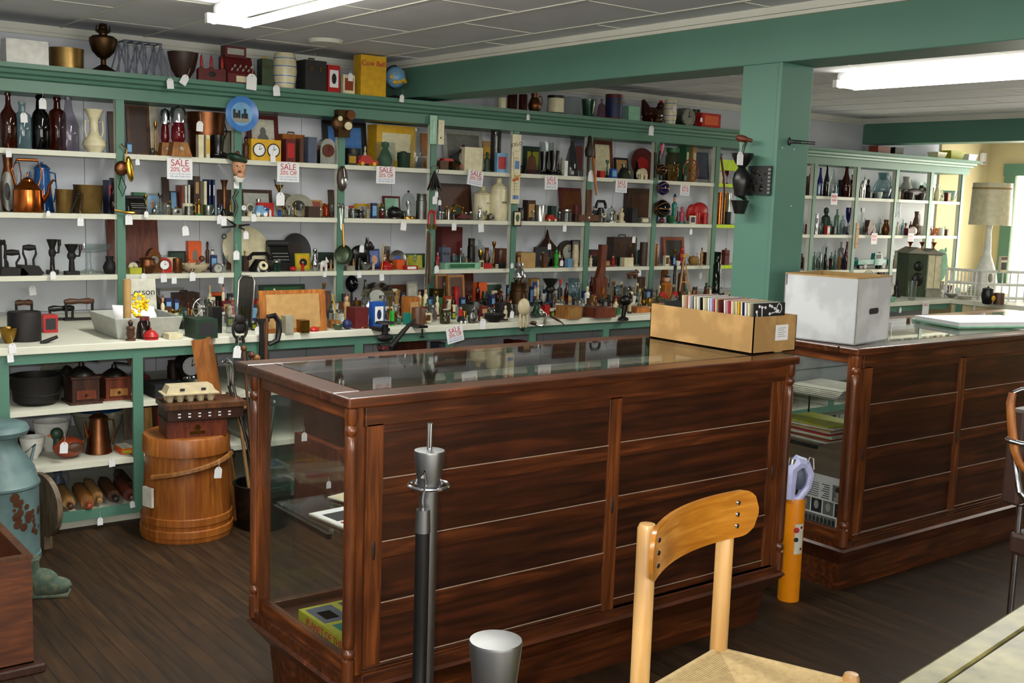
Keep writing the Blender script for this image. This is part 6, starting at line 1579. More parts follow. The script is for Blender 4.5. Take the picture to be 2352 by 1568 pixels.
plate|2108 393 2133 436|Pb|teal navy|teal_plate|teal and navy plate behind the cow figure
jug|2146 424 2160 463|P|cream|cream_jug|cream jug at the left of the last top bay
wheel|2158 420 2174 446|Pb|teal|teal_ring|teal ring standing in the last top bay
bowl|2165 442 2198 467|P|g_aqua|glass_dish|shiny aqua glass dish in the last top bay
tallcan|1872 478 1880 525|Q|chrome|chrome_tube|thin chrome tube in the middle row of the second shelving
statue|1881 462 1914 524|Qm|darkgreen black|dark_plant|big dark green leafy ornament in the second shelving
flask|1882 492 1891 525|Q|g_clear|bottle|small clear bottle before the dark leafy ornament
box|1895 506 1907 526|Q|red white|red_box|little red and white box before the leafy ornament|d=.03
flask|1916 470 1929 528|Q|g_green|bottle|pale green bottle right of the leafy ornament
flask|1930 484 1942 528|Q|g_aqua|bottle|pale aqua bottle right of the pale green one
goblet|1942 466 1956 528|Q|g_blue|blue_goblet|tall blue stemmed glass beside a green post
jar|1975 468 1984 529|Qm|g_clear silver|tall_jar|tall clear jar right of the thermometer post
car|1988 486 2010 520|Q|brown darkred|toy_truck|brown and red toy truck in the middle row|d=.05
tumbler|1994 504 2010 530|Q|g_olive|olive_tumbler|olive tumbler below the brown toy truck
beer|2013 488 2024 531|Q|g_clear|bottle|clear bottle with stopper before the brown jug
jug|2026 498 2044 533|Q|oldcopper|brown_jug|brown jug in the middle row near the hanging glass
box|2078 517 2100 533|Q|darkred|red_tin|low dark red tin below the white ball|d=.04
ball|2088 510 2107 530|Q|white|white_ball|white ball in the middle row
jug|2096 478 2114 532|Qm|brown|bird_jug|dark brown bird-shaped jug behind the white ball
cup|2112 514 2126 536|Q|white|white_cup|white cup with dark marks beside a green post
bowl|2146 502 2170 518|Qm|yellow|yellow_dish|yellow boat-shaped dish with green leaf
wheel|2145 518 2154 536|Q|orange|orange_ring|orange-red ring in the last middle bay
mug|2155 519 2169 537|Q|white|mug|white mug with black rim, last middle bay
mug|2169 524 2182 539|Q|cream|mug|plain cream mug, rightmost in the last middle bay
flask|1874 556 1888 608|R|g_clear|bottle|clear bottle, leftmost in the lower bay of the second shelving
flask|1887 538 1904 608|Rm|g_clear|bottle|tall clear bottle with wide lip in the lower bay
winebottle|1893 556 1901 608|R|g_dkgreen|bottle|thin dark green bottle before the tall clear one
flask|1924 544 1940 606|Rm|g_smoke|bottle|smoky clear bottle behind the row of small glasses
beer|1938 542 1952 606|R|g_amber|bottle|amber bottle at the right of the lower bay
tumbler|1904 582 1913 609|R|g_amber|shot_glass|amber rimmed glass, first of the small row
tumbler|1914 582 1923 609|R|g_clear|shot_glass|clear rimmed glass, second of the small row
tumbler|1924 582 1932 610|R|g_yellow|shot_glass|yellowish glass, third of the small row
tumbler|1933 584 1941 610|R|g_blue|shot_glass|blue glass, fourth of the small row
pickup|1966 572 2040 608|R|teal|toy_pickup|turquoise toy pickup truck|d=.05
box|2055 571 2069 612|R|lightgrey grey|speckled_box|grey speckled box left of the popcorn machine|d=.04
tallcan|2160 543 2176 574|Rm|black|pepper_mill|black and silver pepper mill in the last lower bay
statue|2163 566 2180 612|R|mint green|figurine|green and white dancing figurine in the last lower bay
'''
for ln in ITEMS.strip().split('\n'):
 if '|-|' in ln: continue
 item(ln)

bd = bpy.data.objects['bronze_decanter'].location; bpy.data.objects['silver_stopper'].location = bd + Vector((0, 0, 70 / (F / zc(bd))))
# small alike things that only their group tells apart: kind | colours | name | label | group | level rows then boxes
GROUPS = '''jar|g_clear silver|inkwell|small clear glass inkwell in the clutter along the second shelf|glass inkwells on the second shelf|B|352 474 366 494;378 472 392 494;498 474 506 492;604 474 613 494;668 474 676 495;705 478 712 495;731 476 741 496;806 478 814 495;846 478 855 497;884 480 892 498;1012 484 1022 501;1066 484 1074 501;1092 486 1098 502;1136 486 1142 502;1222 480 1229 504;1282 484 1289 506;1402 484 1409 508
candlestick|brass|candlestick|small brass candlestick standing at the front of the second shelf|brass candlesticks on the second shelf|B|386 462 394 494;446 464 453 494;600 470 607 494;648 472 655 495;694 470 700 496;738 468 744 497;1022 470 1029 501;1060 472 1066 501;1114 480 1120 502
toyman|tan flesh brown|tiny_figurine|tiny tan and brown figurine on the third shelf|tiny figurines on the third shelf|C|430 592 438 622;448 596 456 624;606 592 614 622;756 592 764 619;808 588 816 616;932 584 940 615;1068 572 1076 600;1162 586 1168 612;1222 580 1230 610;1340 575 1346 608;1448 580 1456 610;1598 580 1603 608
goblet|g_clear|small_glass|small clear stemmed glass among the third shelf clutter|small glasses on the third shelf|C|514 582 524 620;636 590 646 618;756 596 766 618;948 580 958 614;1038 560 1048 594;1064 556 1072 590;1116 556 1124 590;1146 560 1154 600;1210 586 1220 611;1256 588 1264 611;1332 580 1338 609
box|darkgreen lime|small_tin|small dark green tin with a yellow label on the ledge|small green tins on the ledge|L|520 728 536 750;576 742 590 758;655 700 668 715;860 720 874 738;975 690 988 706;1036 716 1046 733;1128 700 1140 714;1262 715 1274 728;1424 690 1434 704
box|darkred cream|small_carton|small dark red carton on the ledge|small red cartons on the ledge|L|490 745 508 762;548 728 560 746;612 735 626 752;718 715 730 730;832 715 843 730;912 700 925 715;1016 722 1030 736;1098 724 1110 737;1170 700 1180 712;1270 694 1282 707;1395 700 1406 712
jar|g_clear silver|glass_jar|small clear glass jar with metal lid standing on the ledge|small glass jars on the ledge|L|340 735 356 760;416 722 430 745;506 722 520 748;600 715 614 742;676 715 690 742;742 712 756 738;868 708 880 735;934 705 946 730;975 712 986 738;1042 700 1054 728;1084 706 1095 732;1122 712 1134 732;1206 690 1216 714;1268 700 1277 722;1330 685 1340 706;1380 680 1390 700;1440 684 1450 704
tin|brass|brass_pot|small round brass pot among the ledge clutter|small brass pots on the ledge|L|432 712 448 728;556 748 568 762;664 722 676 738;706 730 718 748;812 735 824 750;952 722 962 738;1062 715 1072 730;1150 708 1160 722;1246 705 1254 718;1346 698 1356 710
pin|w_brown|wooden_spool|small turned brown wooden piece on the ledge|turned wooden pieces on the ledge|L|464 715 474 738;532 735 542 758;586 720 596 744;694 712 702 735;756 715 766 735;886 710 894 735;928 695 936 718;1008 698 1016 722;1116 702 1124 722;1228 690 1236 712;1292 690 1300 708;1364 682 1372 702
bottle|g_smoke|little_bottle|little dark glass bottle at the back of the ledge|little dark bottles on the ledge|L|448 690 458 725;540 690 550 730;612 690 622 722;718 690 728 722;838 690 848 722;918 685 926 715;988 690 996 718;1056 682 1064 708;1140 676 1148 702;1210 672 1218 700;1294 668 1302 694;1352 664 1360 690;1444 660 1452 688
box|w_brown brown|small_wooden_box|small brown wooden box at the back of the ledge|small wooden boxes on the ledge|L|405 705 430 722;466 702 490 722;542 700 566 718;706 690 728 708;808 690 830 708;880 690 900 706;1020 690 1040 706;1142 690 1160 704;1216 680 1236 694;1350 672 1372 690;1480 664 1500 682
tin|g_clear|glass_tumbler|small clear glass tumbler in the second shelving|small tumblers in the second shelving|P|1980 430 1988 451;1996 434 2004 452;2030 418 2037 437;2110 440 2117 459;2150 440 2157 463
flask|g_aqua|small_bottle|small pale bottle in the middle row of the second shelving|small pale bottles in the second shelving|Q|1876 496 1882 526;1908 496 1914 527;1924 494 1931 528;1982 492 1990 530;2018 494 2025 531;2048 498 2055 532;2070 496 2078 532;2128 506 2134 536
flask|g_green|green_bottle|small green bottle in the lower bay of the second shelving|small green bottles in the second shelving|R|1867 566 1874 608;1880 566 1887 608;1906 560 1914 600;1915 556 1922 600;1950 566 1957 607'''
for ln in GROUPS.split('\n'):
 kd, cl, nm, lab, grp, lv, bx = ln.split('|')
 for b in bx.split(';'):
  o = item('|'.join((kd, b, lv, cl, nm, lab, 'y=5.5' if lv == 'L' else 'g')))
  o['group'] = grp

# the rest of the clutter, set down wherever the shelves still have room
def pj(x, y, z):
 v = Vector((x, y, z - H)); k = F / v.dot(W_); return 1176 + k * v.dot(R_), 784 - k * v.dot(U_)
random.seed(21)
AUTO = [(k.split(), c, n, a) for k, c, n, a in (q.split('|') for q in '''box .03 .06 .04 .09|darkred tan|small_box|dark red and tan
box .03 .06 .04 .08|cream brown|small_box|cream and brown
box .03 .05 .05 .09|navy skyblue|small_tin|navy and pale blue
box .03 .06 .04 .1|w_brown|little_wooden_box|plain brown
box .03 .05 .04 .08|charcoal grey|small_case|charcoal grey
jar .03 .05 .05 .09|g_clear silver|glass_jar|clear metal-lidded
flask .025 .04 .06 .11|g_green|small_bottle|pale green
flask .025 .04 .06 .12|g_amber|small_bottle|amber
goblet .03 .045 .06 .1|g_clear|stemmed_glass|clear
toyman .025 .04 .07 .12|red flesh navy|figurine|red coated
toyman .025 .04 .07 .12|cream flesh brown|figurine|cream coated
statue .03 .04 .07 .12|bone w_dark|figurine|ivory coloured
candlestick .03 .045 .06 .13|brass|candlestick|brass
candlestick .03 .04 .06 .12|pewter|candlestick|pewter
mug .035 .05 .04 .06|pewter|metal_mug|pewter
cup .035 .05 .03 .045|white|china_cup|white
bell .035 .05 .05 .08|oldcopper oldcopper|hand_bell|copper
tin .03 .05 .03 .07|darkmetal|round_tin|dark metal
ball .03 .04 .03 .04|g_smoke|glass_ball|smoky
bowl .05 .08 .02 .035|silver|small_dish|silver
pin .02 .035 .05 .1|w_red|turned_piece|reddish wooden
beanpot .04 .06 .04 .06|brass brass|lidded_pot|brass'''.split('\n'))]
WHERE = {'A': 'top', 'B': 'second', 'C': 'third', 'L': 'ledge', 'P': 'upper row of the second shelving', 'Q': 'middle row of the second shelving', 'R': 'lower row of the second shelving'}
for i in range(1500):
 lev = random.choice('ABBCCCLLLLLPQR'); (kd, w0, w1, h0, h1), cl, nm, adj = random.choice(AUTO)
 X = random.uniform(2.06, 6.5) if lev < 'M' else random.uniform(8.03, 10.2); Y = random.uniform(5.22, 6.3) if lev == 'L' else random.choice((6.2, 6.24, 6.33))
 if lev != 'L' and any(abs(X - q) < .05 for q in PX + [8.583, 9.182, 9.747]): continue
 if lev in 'AB' and random.random() < .4: continue
 w = random.uniform(float(w0), float(w1)); h = random.uniform(float(h0), float(h1)) * (1.5 if lev == 'L' and Y > 5.7 else 1.15)
 zz = LV[lev]; x_, y_ = pj(X, Y, zz); s_ = F / zc((X, Y, zz))
 o = item('%s|%.1f %.1f %.1f %.1f|%s|%s|%s|%s|auto y=%.3f' % (kd, x_ - w * s_ / 2, y_ - h * s_, x_ + w * s_ / 2, y_, lev + ('f' if Y < 6.22 else 'm' if Y < 6.3 else 'b'), cl, nm, 'small %s %s packed in on the %s' % (adj, nm.replace('_', ' ').replace('small ', '').replace('little ', ''), WHERE[lev] + ('' if lev > 'K' else ' shelf')), Y))
 if o is not None: o['group'] = 'small %s %ss on the %s' % (adj, nm.replace('_', ' '), WHERE[lev])
# ================================================================ SALE CARDS
def place(x, y, Y): return on_y(x, y, Y)
def sale_card(cx, cy, w, Y, rz, label, src=[None]):
 p = place(cx, cy, Y)
 if src[0] is None:
  t = thing('sale_card', label, 'sign', p, 0, 'sale cards hanging from the shelf edges')
  b = B(-.07, .07, -.0008, .0008, -.055, .055).obj('card', 'label_white', t)
  text('SALE', .05, 'sale_lettering', 'ink_red', t, TR(0, -.0014, .03), .0003, sx=.95)
  text('20% Off', .034, 'discount_lettering', 'ink_red', t, TR(0, -.0014, -.004), .0003, sx=.95)
  text('on items over $20 Cash or Check', .0085, 'small_lettering', 'ink_blue', t, TR(0, -.0014, -.026), .0003, sx=.95)
  text('10% with Credit Card', .0125, 'small_lettering', 'ink_blue', t, TR(0, -.0014, -.040), .0003, sx=.98)
  MB().cyl((0, -.002, .052), (0, -.0008, .052), .003).obj('pin', 'ink', t)
  src[0] = t
 else:
  t = copy_tree(src[0]); t.location = p; t['label'] = label
 s = w / (140 * (F / zc(p)) / 1000) 
 t.scale = (s, 1, s); t.rotation_euler = (0, rz, 0)
 return t
YS = 6.118
sale_card(413, 388, 60, YS, 0, 'sale card below the red candy dispenser, leftmost of the sale cards')
sale_card(662, 396, 55, YS, 0, 'sale card below the slate-blue box and chess clock')
sale_card(886, 402, 50, YS, 0, 'sale card below the yellow case and toy truck')
sale_card(1092, 409, 44, YS, .13, 'tilted sale card below the cream enamel box')
sale_card(1266, 420, 38, YS, -.02, 'sale card below the black boots')
sale_card(1427, 428, 36, YS, .03, 'sale card below the elephant and round red tray')
sale_card(1573, 437, 30, YS, .04, 'sale card below the spoked wheel, rightmost on the long shelving')
sale_card(1045, 768, 46, 5.125, -.2, 'tilted sale card hanging from the white ledge above the glass counter')
for i, (cx, cy, lab) in enumerate(((1916, 457, 'small pink and white card below the swing-top bottle'), (2008, 548, 'tilted white card above the turquoise pickup'), (2092, 548, 'white and pink card above the popcorn machine'))):
 p = place(cx, cy, YS); t = thing('small_card', lab, 'sign', p, 0, 'cards on the second shelving')
 B(-.045, .045, -.0008, .0008, -.05, .05).obj('card', 'label_white', t); m = MB(); m.box(-.035, .035, -.0012, -.0008, .01, .035); m.box(-.03, .03, -.0012, -.0008, -.02, 0); m.obj('red_print', 'pink', t)
p = place(2126, 708, 5.1); t = thing('sale_notice', 'pink lettered sale card on the second ledge edge', 'sign', p); B(-.045, .045, -.001, .001, -.055, .055).obj('card', 'label_white', t); text('SALE', .035, 'lettering', 'ink_red', t, TR(0, -.0014, .03), .0003)
# ================================================================ PRICE TAGS
tagsrc = []
def price_tag(cx, cy, hpx, Y, label, rz=0.0, sl=.05):
 p = place(cx, cy, Y)
 if not tagsrc:
  t = thing('price_tag', label, 'price tag', p, 0, 'white string price tags')
  MB().prism([(-.018, -.026), (.018, -.026), (.018, .014), (.008, .026), (-.008, .026), (-.018, .014)], -.0006, .0006).obj('tag_card', 'label_white', t)
  MB().tube([(0, 0, .022), (.003, .001, .04), (-.001, .003, .065)], .0009, 5).obj('tag_string', 'paper', t)
  MB().cyl((0, -.0009, .019), (0, -.0005, .019), .0022).obj('tag_eyelet', 'grey', t)
  tagsrc.append(t)
 else:
  t = copy_tree(tagsrc[0]); t.location = p; t['label'] = label
 s = (hpx / (F / zc(p))) / .052
 t.scale = (s, 1, s); t.rotation_euler = (0, rz, .0)
TAGS = '''391 192 23 6.0 under the toy truss bridge
424 183 24 6.0 under the dark wooden bowl;-.5
578 188 36 6.0 on the front of the red cash register
635 208 24 6.0 under the blue-hooped barrel
726 145 17 6.08 on the square black carrying case
805 177 18 6.03 on the small cream cereal box
923 226 17 6.0 hanging below the globe
1213 269 13 6.0 below the dark copper jug
1496 300 22 6.0 below the glass hen
1549 249 14 6.05 on the small barrel beside the hen
1611 275 10 6.03 on the red and orange toy box
55 270 22 6.12 on the aqua glass flask
98 238 24 6.12 at the neck of the black-blue wine bottle
459 290 23 6.12 on the big brown copper pot
20 352 18 6.11 at the edge below the leftmost amber bottle
316 372 14 6.11 below the worn brown frame
627 363 18 6.11 on the yellow chess clock
644 457 30 6.10 under the hanging funnel
185 509 20 6.11 below the brass mortar and pan
296 504 24 6.11 beside the foot of the first post
336 492 14 6.11 under the small typewriter
505 504 20 6.10 left of the pair left of the second post
514 508 20 6.09 right of the pair left of the second post
583 500 18 6.11 below the pale oval clock
426 530 22 6.13 above the orange figure box
111 490 12 6.11 below the copper kettle
429 626 0 6.1 x
122 632 18 6.11 between the flat irons and the glass cake stand
330 636 17 6.11 below the brown bean pot
376 638 20 6.11 below the red clock
400 643 17 6.11 below the small copper measure
442 635 20 6.11 below the shallow pale dish
508 642 18 6.11 below the silver dish by the second post
543 586 21 6.09 on the second post below the scissors
565 540 18 6.08 beside the scissors on the second post
831 571 17 6.11 on the chest of the black dog
927 518 22 6.1 below the anniversary clock
877 636 17 6.11 below the orange-red ashtray
825 630 16 6.11 under the silver ladle bowl
746 630 12 6.11 below the white poodle
999 459 19 6.06 largest on the key bundle
1003 446 13 6.05 smallest on the key bundle
1010 465 12 6.05 rightmost on the key bundle
1043 520 18 6.11 below the low dark red toy
1105 522 22 6.11 below the rear cream canister
1003 618 17 6.1 beside the fishing rods on the fourth post
1176 610 12 6.1 on the fifth post beside the cardboard box
1262 566 14 6.1 above the group photograph
1297 524 16 6.11 above the arched plaque
1290 604 14 6.11 beside the green figure
1456 550 15 6.11 above the leather satchel
1469 627 14 6.11 below the leather rolls
1587 532 13 6.11 below the small card by the red elephant
1610 633 14 6.11 below the brown box at the end of the third shelf
1358 404 26 6.08 hanging on the dark wooden tool of the sixth post
75 667 22 6.3 on the back board above the black toy stove
52 750 24 5.35 on the black toy stove
29 800 24 5.147 upper of two at the left end of the ledge
24 822 20 5.147 lower of two at the left end of the ledge
147 1028 26 5.2 on the breast of the duck decoy
257 1062 20 5.162 below the copper coffee pot
230 1197 18 5.16 below the longest rolling pin
304 1158 16 5.162 below the rightmost rolling pin
1109 744 24 5.147 on the ledge below the black pan
1201 700 20 5.2 on the wooden puppet
1403 720 14 5.16 on the red-brown wooden tray
592 760 20 5.2 beside the horse collar
545 808 28 5.1 below the black iron trivet figure
1176 722 16 5.3 left of the wooden puppet
2047 668 12 5.4 on the black shoe forms
2068 712 12 5.147 on the second ledge left of the sale notice
2238 707 12 4.93 at the corner of the return ledge'''
for ln in TAGS.split('\n'):
 a, _, r = ln.partition(';'); q = a.split(' ', 4)
 if q[4] == 'x': continue
 price_tag(float(q[0]), float(q[1]), float(q[2]), float(q[3]), 'white price tag ' + q[4], -float(r) if r else random.uniform(-.12, .12))
price_tag(501, 1085, 26, 4.70, 'white price tag hanging from the dark drawer chest on the firkin', .1)

# ================================================================ HUNG ON THE POSTS
def at_post(x, y, off=.0): return place(x, y, 6.135 - off)
# blue picture plate on the second post
p = at_post(553, 262, .03); t = thing('wall_plate', 'round blue rimmed plate with a castle scene hung on the second post', 'plate', p)
M = RX(PI / 2)
MB().lathe([(0, 0), (.06, 0), (.07, .008), (.098, .018), (.1, .021), (.068, .012), (0, .005)], 40, M=M @ RX(0)).obj('rim', 'plateblue', t)
MB().lathe([(0, .006), (.066, .0125), (.066, .0135), (0, .008)], 36, M=M).obj('picture_centre', 'skyblue', t)
m = MB(); m.box(-.05, .045, -.0165, -.0125, -.045, -.02)
m.obj('painted_ground', 'stone', t)
m = MB()
for x, h in ((-.045, .05), (-.03, .03), (-.015, .045), (.005, .028), (.02, .055), (.03, .03)): m.box(x - .006, x + .006, -.0168, -.012, -.025, -.025 + h)
m.obj('painted_castle', 'charcoal', t)
# toby head
p = at_post(549, 384, .05); t = thing('head_mug', 'ceramic head of an old man in a dark green beret hung on the second post', 'head', p)
MB().sph((0, 0, 0), .04, .038, .055, 20).sph((-.012, -.036, -.008), .009, .012, .012).sph((0, -.02, -.045), .025, .022, .02).sph((.036, .01, -.004), .008, .012, .014).obj('face', 'flesh', t)
m = MB(); [m.sph((x, -.034, .006), .006, .004, .004, 10) for x in (-.024, .006)]; m.obj('eyes', 'ink', t)
MB().sph((-.012, -.036, -.026), .012, .004, .004, 10).obj('mouth', 'darkred', t)
MB().sph((-.012, -.0, .05), .062, .055, .026, 20, RY(.3)).obj('beret', 'darkgreen', t)
MB().sph((-.015, -.015, .08), .012).obj('beret_bobble', 'darkred', t)
MB().lathe([(0, -.085), (.022, -.085), (.034, -.06), (.03, -.05), (0, -.05)], 18).obj('collar', 'white', t)
p = at_post(543, 425, .02); tag(B(-.016, .016, -.001, .001, -.02, .02).obj('price_card', 'label_white', None, 0, p), 'upright white card below the ceramic head on the second post', 'card')
def hung(name, label, x, y, off, parts, cat=None):
 p = at_post(x, y, off); t = thing(name, label, cat, p)
 if name in ('key_bundle', 'horseshoe_magnet', 'clock_works', 'tool_bundle', 'dark_club'): t.scale = (1.35,) * 3
 for nm, mb, mk in parts: mb.obj(nm, mk, t)
 return t
hung('strainer', 'brass and dark strainer with wire whisk hung on the first post', 279, 395, .03, [('strainer_head', MB().sph((0, 0, .02), .038, .02, .04, 18), 'oldcopper'), ('wire_handle', MB().tube([(.02, 0, .05), (.03, 0, .12), (0, 0, .15)], .004), 'brass'), ('whisk_loop', MB().tube([(0, -.0, -.02), (-.02, -.01, -.08), (0, -.012, -.13), (.02, -.01, -.08), (0, 0, -.02)], .003), 'darkmetal')], 'strainer')
hung('brass_scoop', 'shiny brass scoop right beside the strainer on the first post', 297, 388, .05, [('scoop_blade', MB().sph((0, 0, 0), .02, .012, .055, 16, RY(-.15)), 'brass')], 'scoop') if 0 else None
p = at_post(298, 388, .04); tag(MB().sph((0, 0, 0), .02, .012, .07, 16, RY(-.12)).obj('brass_scoop', 'gold', None, 0, p), 'shiny brass scoop beside the strainer on the first post', 'scoop')
p = at_post(284, 487, .03); tag(MB().tube([(-.05, 0, .01), (0, -.01, 0), (.05, 0, -.004), (.06, 0, .0)], [.005, .006, .009, .012]).obj('spout_tap', 'brass', None, 0, p), 'small brass tap lying across the first post', 'tap')
hung('clock_works', 'old rusty gear clock works hung at the top of the third post', 786, 284, .04, [('gear_plate', MB().sph((0, 0, 0), .055, .025, .05, 14).box(-.03, .03, -.02, .02, -.06, .06), 'bronze'), ('small_dial', MB().cyl((-.028, -.03, .02), (-.028, -.036, .02), .011), 'cream'), ('round_dial', MB().cyl((.012, -.03, -.01), (.012, -.038, -.01), .018), 'cream'), ('gear', MB().cyl((.03, -.02, .04), (.03, -.028, .04), .022, n=16), 'oldcopper')], 'clock')
hung('watch_pouch', 'black leather pouch holding an oval silver watch, third post', 786, 410, .03, [('pouch', MB().sph((0, 0, 0), .037, .02, .078, 16), 'leather'), ('watch', MB().sph((.004, -.02, -.02), .022, .006, .032, 18), 'silver'), ('chain', MB().tube([(0, -.018, .06), (.004, -.02, .03), (.004, -.022, .01)], .003), 'silver')], 'pouch')
hung('key_ladle', 'bundle of silver spoons hung low on the third post', 783, 495, .03, [('spoon_handles', MB().tube([(-.01, 0, .06), (-.004, 0, 0), (.0, 0, -.08)], .004).tube([(.01, 0, .06), (.006, 0, 0), (.004, 0, -.09)], .004), 'silver'), ('spoon_bowls', MB().sph((-.012, 0, .06), .012, .006, .018).sph((.014, 0, .055), .011, .006, .018), 'pewter')], 'spoons')
hung('colander', 'round green-grey metal colander hung on the third post', 789, 585, .05, [('colander_bowl', MB().lathe([(0, -.035), (.03, -.035), (.05, -.025), (.06, 0), (.062, 0), (.05, -.03)], 26, M=RX(-PI / 2) @ RX(PI)), 'olivemetal'), ('long_handle', MB().tube([(0, 0, .05), (-.005, 0, .12), (-.008, 0, .19)], [.007, .006, .005]), 'brass')], 'colander')
hung('key_bundle', 'big bunch of old dark keys hung on the fourth post', 998, 408, .04, [('keys', [m := MB(), [m.tube([(0, 0, .03), (.045 * math.sin(a), -.01 * (k % 3), -.06 + .01 * (k % 2))], .0045, 6) for k, a in enumerate([-1.0, -.8, -.6, -.4, -.2, 0, .2, .4, .6, .8, 1.0])]][0], 'darkmetal'), ('key_ring', MB().tube([(.022 * math.cos(q * PI / 8), 0, .035 + .022 * math.sin(q * PI / 8)) for q in range(16)], .0025, 6, True), 'pewter')], 'keys')
hung('horseshoe_magnet', 'red horseshoe magnet with brass tips on the fourth post', 992, 500, .025, [('magnet_arc', MB().tube([(-.017, 0, -.03), (-.017, 0, .012), (-.012, 0, .028), (0, 0, .034), (.012, 0, .028), (.017, 0, .012), (.017, 0, -.03)], .0065), 'red'), ('tips', MB().box(-.024, -.010, -.007, .007, -.055, -.03).box(.010, .024, -.007, .007, -.055, -.03), 'brass')], 'magnet')
hung('fishing_rods', 'long bundle of green and brown fishing rods on the fourth post', 985, 580, .03, [('rods', MB().tube([(-.012, 0, .14), (-.018, 0, -.22)], .006).tube([(.0, -.008, .13), (.006, -.01, -.2)], .007), 'brown'), ('green_case', MB().tube([(.016, 0, .1), (.012, 0, -.2)], .012), 'olivemetal')], 'fishing rods')
hung('glass_thermometer', 'pale glass panel thermometer at the top of the fourth post', 995, 298, .03, [('glass_plate', B(-.026, .026, -.004, .004, -.09, .09), 'mint'), ('tube', MB().tube([(0, -.006, -.06), (0, -.006, .06)], .003), 'white')], 'thermometer')
hung('wooden_thermometer', 'tan wooden thermometer right of the glass panel thermometer', 1013, 304, .02, [('board', B(-.022, .022, -.004, .004, -.078, .078), 'cream'), ('tube', MB().tube([(0, -.006, -.02), (0, -.006, .06)], .002), 'white'), ('hole', MB().cyl((-.004, -.005, -.035), (-.004, -.006, -.035), .005), 'ink')], 'thermometer')
p = at_post(1185, 388, .02); t = thing('game_card', 'long tan paper game card with black lettering hung on the fifth post', 'game card', p)
B(-.038, .038, -.001, .001, -.235, .232).obj('card', 'cream', t)
text('JOG-O', .034, 'lettering', 'ink', t, TR(0, -.0014, .165) @ RY(-.2), .0003)
m = MB(); m.box(-.01, .028, -.0014, -.001, .0, .055); m.box(-.02, .03, -.0014, -.001, -.205, -.178); m.obj('blue_panel', 'ink_blue', t)
m = MB(); [m.box(-.02, .02, -.0014, -.001, z, z + .002) for z in (.12, .075, .068, -.1, -.12, -.14)]; m.obj('printed_lines', 'grey', t)
hung('jumping_toy', 'small red and yellow wooden toy on a string before the long game card', 1185, 408, .04, [('toy_body', MB().tube([(-.018, 0, -.02), (.0, 0, -.012), (.02, 0, -.006)], .008), 'orange'), ('toy_arms', MB().tube([(-.01, 0, .02), (.0, -.005, .0), (.04, 0, .02)], .004), 'yellow'), ('string', MB().tube([(-.03, 0, .17), (-.02, 0, .08), (-.012, 0, .0), (-.005, 0, -.15)], .0012, 5), 'brown')], 'toy')
hung('framed_print', 'small framed print hung on the fifth post below the game card', 1187, 502, .02, [('frame', B(-.034, .034, -.008, .0, -.052, .052), 'black'), ('picture', B(-.026, .026, -.0088, -.008, -.044, .044), 'cream'), ('picture_figure', MB().sph((0, -.009, .005), .016, .0006, .026, 14), 'olivemetal')], 'print')
hung('dark_club', 'dark wooden club hung on the sixth post', 1354, 350, .04, [('club_head', MB().lathe([(0, -.03), (.022, -.02), (.026, .01), (.015, .04), (.01, .08), (0, .09)], 16), 'darkbrown'), ('club_shaft', MB().tube([(0, 0, -.02), (0, 0, -.12)], [.012, .006]), 'w_dark')], 'club')
hung('tapered_rod', 'orange-brown tapered wooden rod slanting on the sixth post', 1367, 406, .07, [('rod', MB().tube([(-.022, 0, .12), (.02, 0, -.13)], [.013, .007]), 'w_orange'), ('rod_knob', MB().sph((-.022, 0, .122), .015), 'w_orange')], 'rod')
hung('wooden_stand', 'brown wooden T-shaped board hung on the sixth post', 1352, 490, .02, [('upright_board', B(-.03, .02, -.006, .006, -.02, .17), 'w_brown'), ('cross_board', B(-.1, .1, -.008, .008, -.055, -.01), 'w_brown'), ('round_sticker', MB().cyl((.0, -.008, -.03), (.0, -.009, -.03), .008), 'label_white')], 'stand')
hung('tool_bundle', 'cluster of dark tools hung at the top of the seventh post', 1510, 375, .03, [('tools', MB().tube([(-.02, 0, .06), (-.01, 0, -.08)], .008).tube([(.02, 0, .07), (.0, 0, -.06)], .007).tube([(0, -.01, .05), (.02, -.01, -.09)], .006), 'darkmetal'), ('tool_ring', MB().tube([(.018 * math.cos(q * PI / 6), -.012, -.02 + .018 * math.sin(q * PI / 6)) for q in range(12)], .004, 6, True), 'pewter')], 'tools')
hung('feather_bunch', 'bunch of red and green feathers on the seventh post', 1520, 342, .04, [('red_feathers', MB().tube([(0, 0, -.05), (.01, 0, .04)], [.003, .01]).tube([(0, 0, -.05), (-.01, 0, .03)], [.003, .008]), 'pink'), ('green_feathers', MB().tube([(0, 0, -.05), (.02, 0, .03)], [.003, .007]), 'green')], 'feathers')
def float_(x, y, dpx, mk, label, net=None):
 p = at_post(x, y, .06); r = dpx / 2 / (F / zc(p)); t = thing('glass_float', label, 'glass float', p, 0, 'glass fishing floats on the seventh post')
 MB().sph((0, 0, 0), r, n=28).obj('glass_ball', mk, t)
 m = MB()
 for k in range(4):
  for s in (-1, 1): m.tube([(r * 1.02 * math.cos(a * PI / 12) , r * 1.02 * math.sin(a * PI / 12) * math.cos(.8 * s + k * .8), r * 1.02 * math.sin(a * PI / 12) * math.sin(.8 * s + k * .8)) for a in range(25)], .0016, 5)
 m.obj('net_cord', 'w_oak', t)
float_(1520, 390, 24, 'g_brown', 'small brown glass float, top of the three on the seventh post')
float_(1523, 432, 31, 'g_blue', 'blue-green glass float, middle of the three on the seventh post'); MATS['g_float'] = glass('g_float', '2a6f86', .85)
float_(1521, 479, 40, 'g_black', 'large dark netted glass float, lowest on the seventh post')
p = at_post(1520, 507, .03); tag(MB().sph((0, 0, 0), .03, .02, .018).obj('red_pincushion', 'darkred', None, 0, p), 'small red pincushion under the large dark float', 'pincushion')
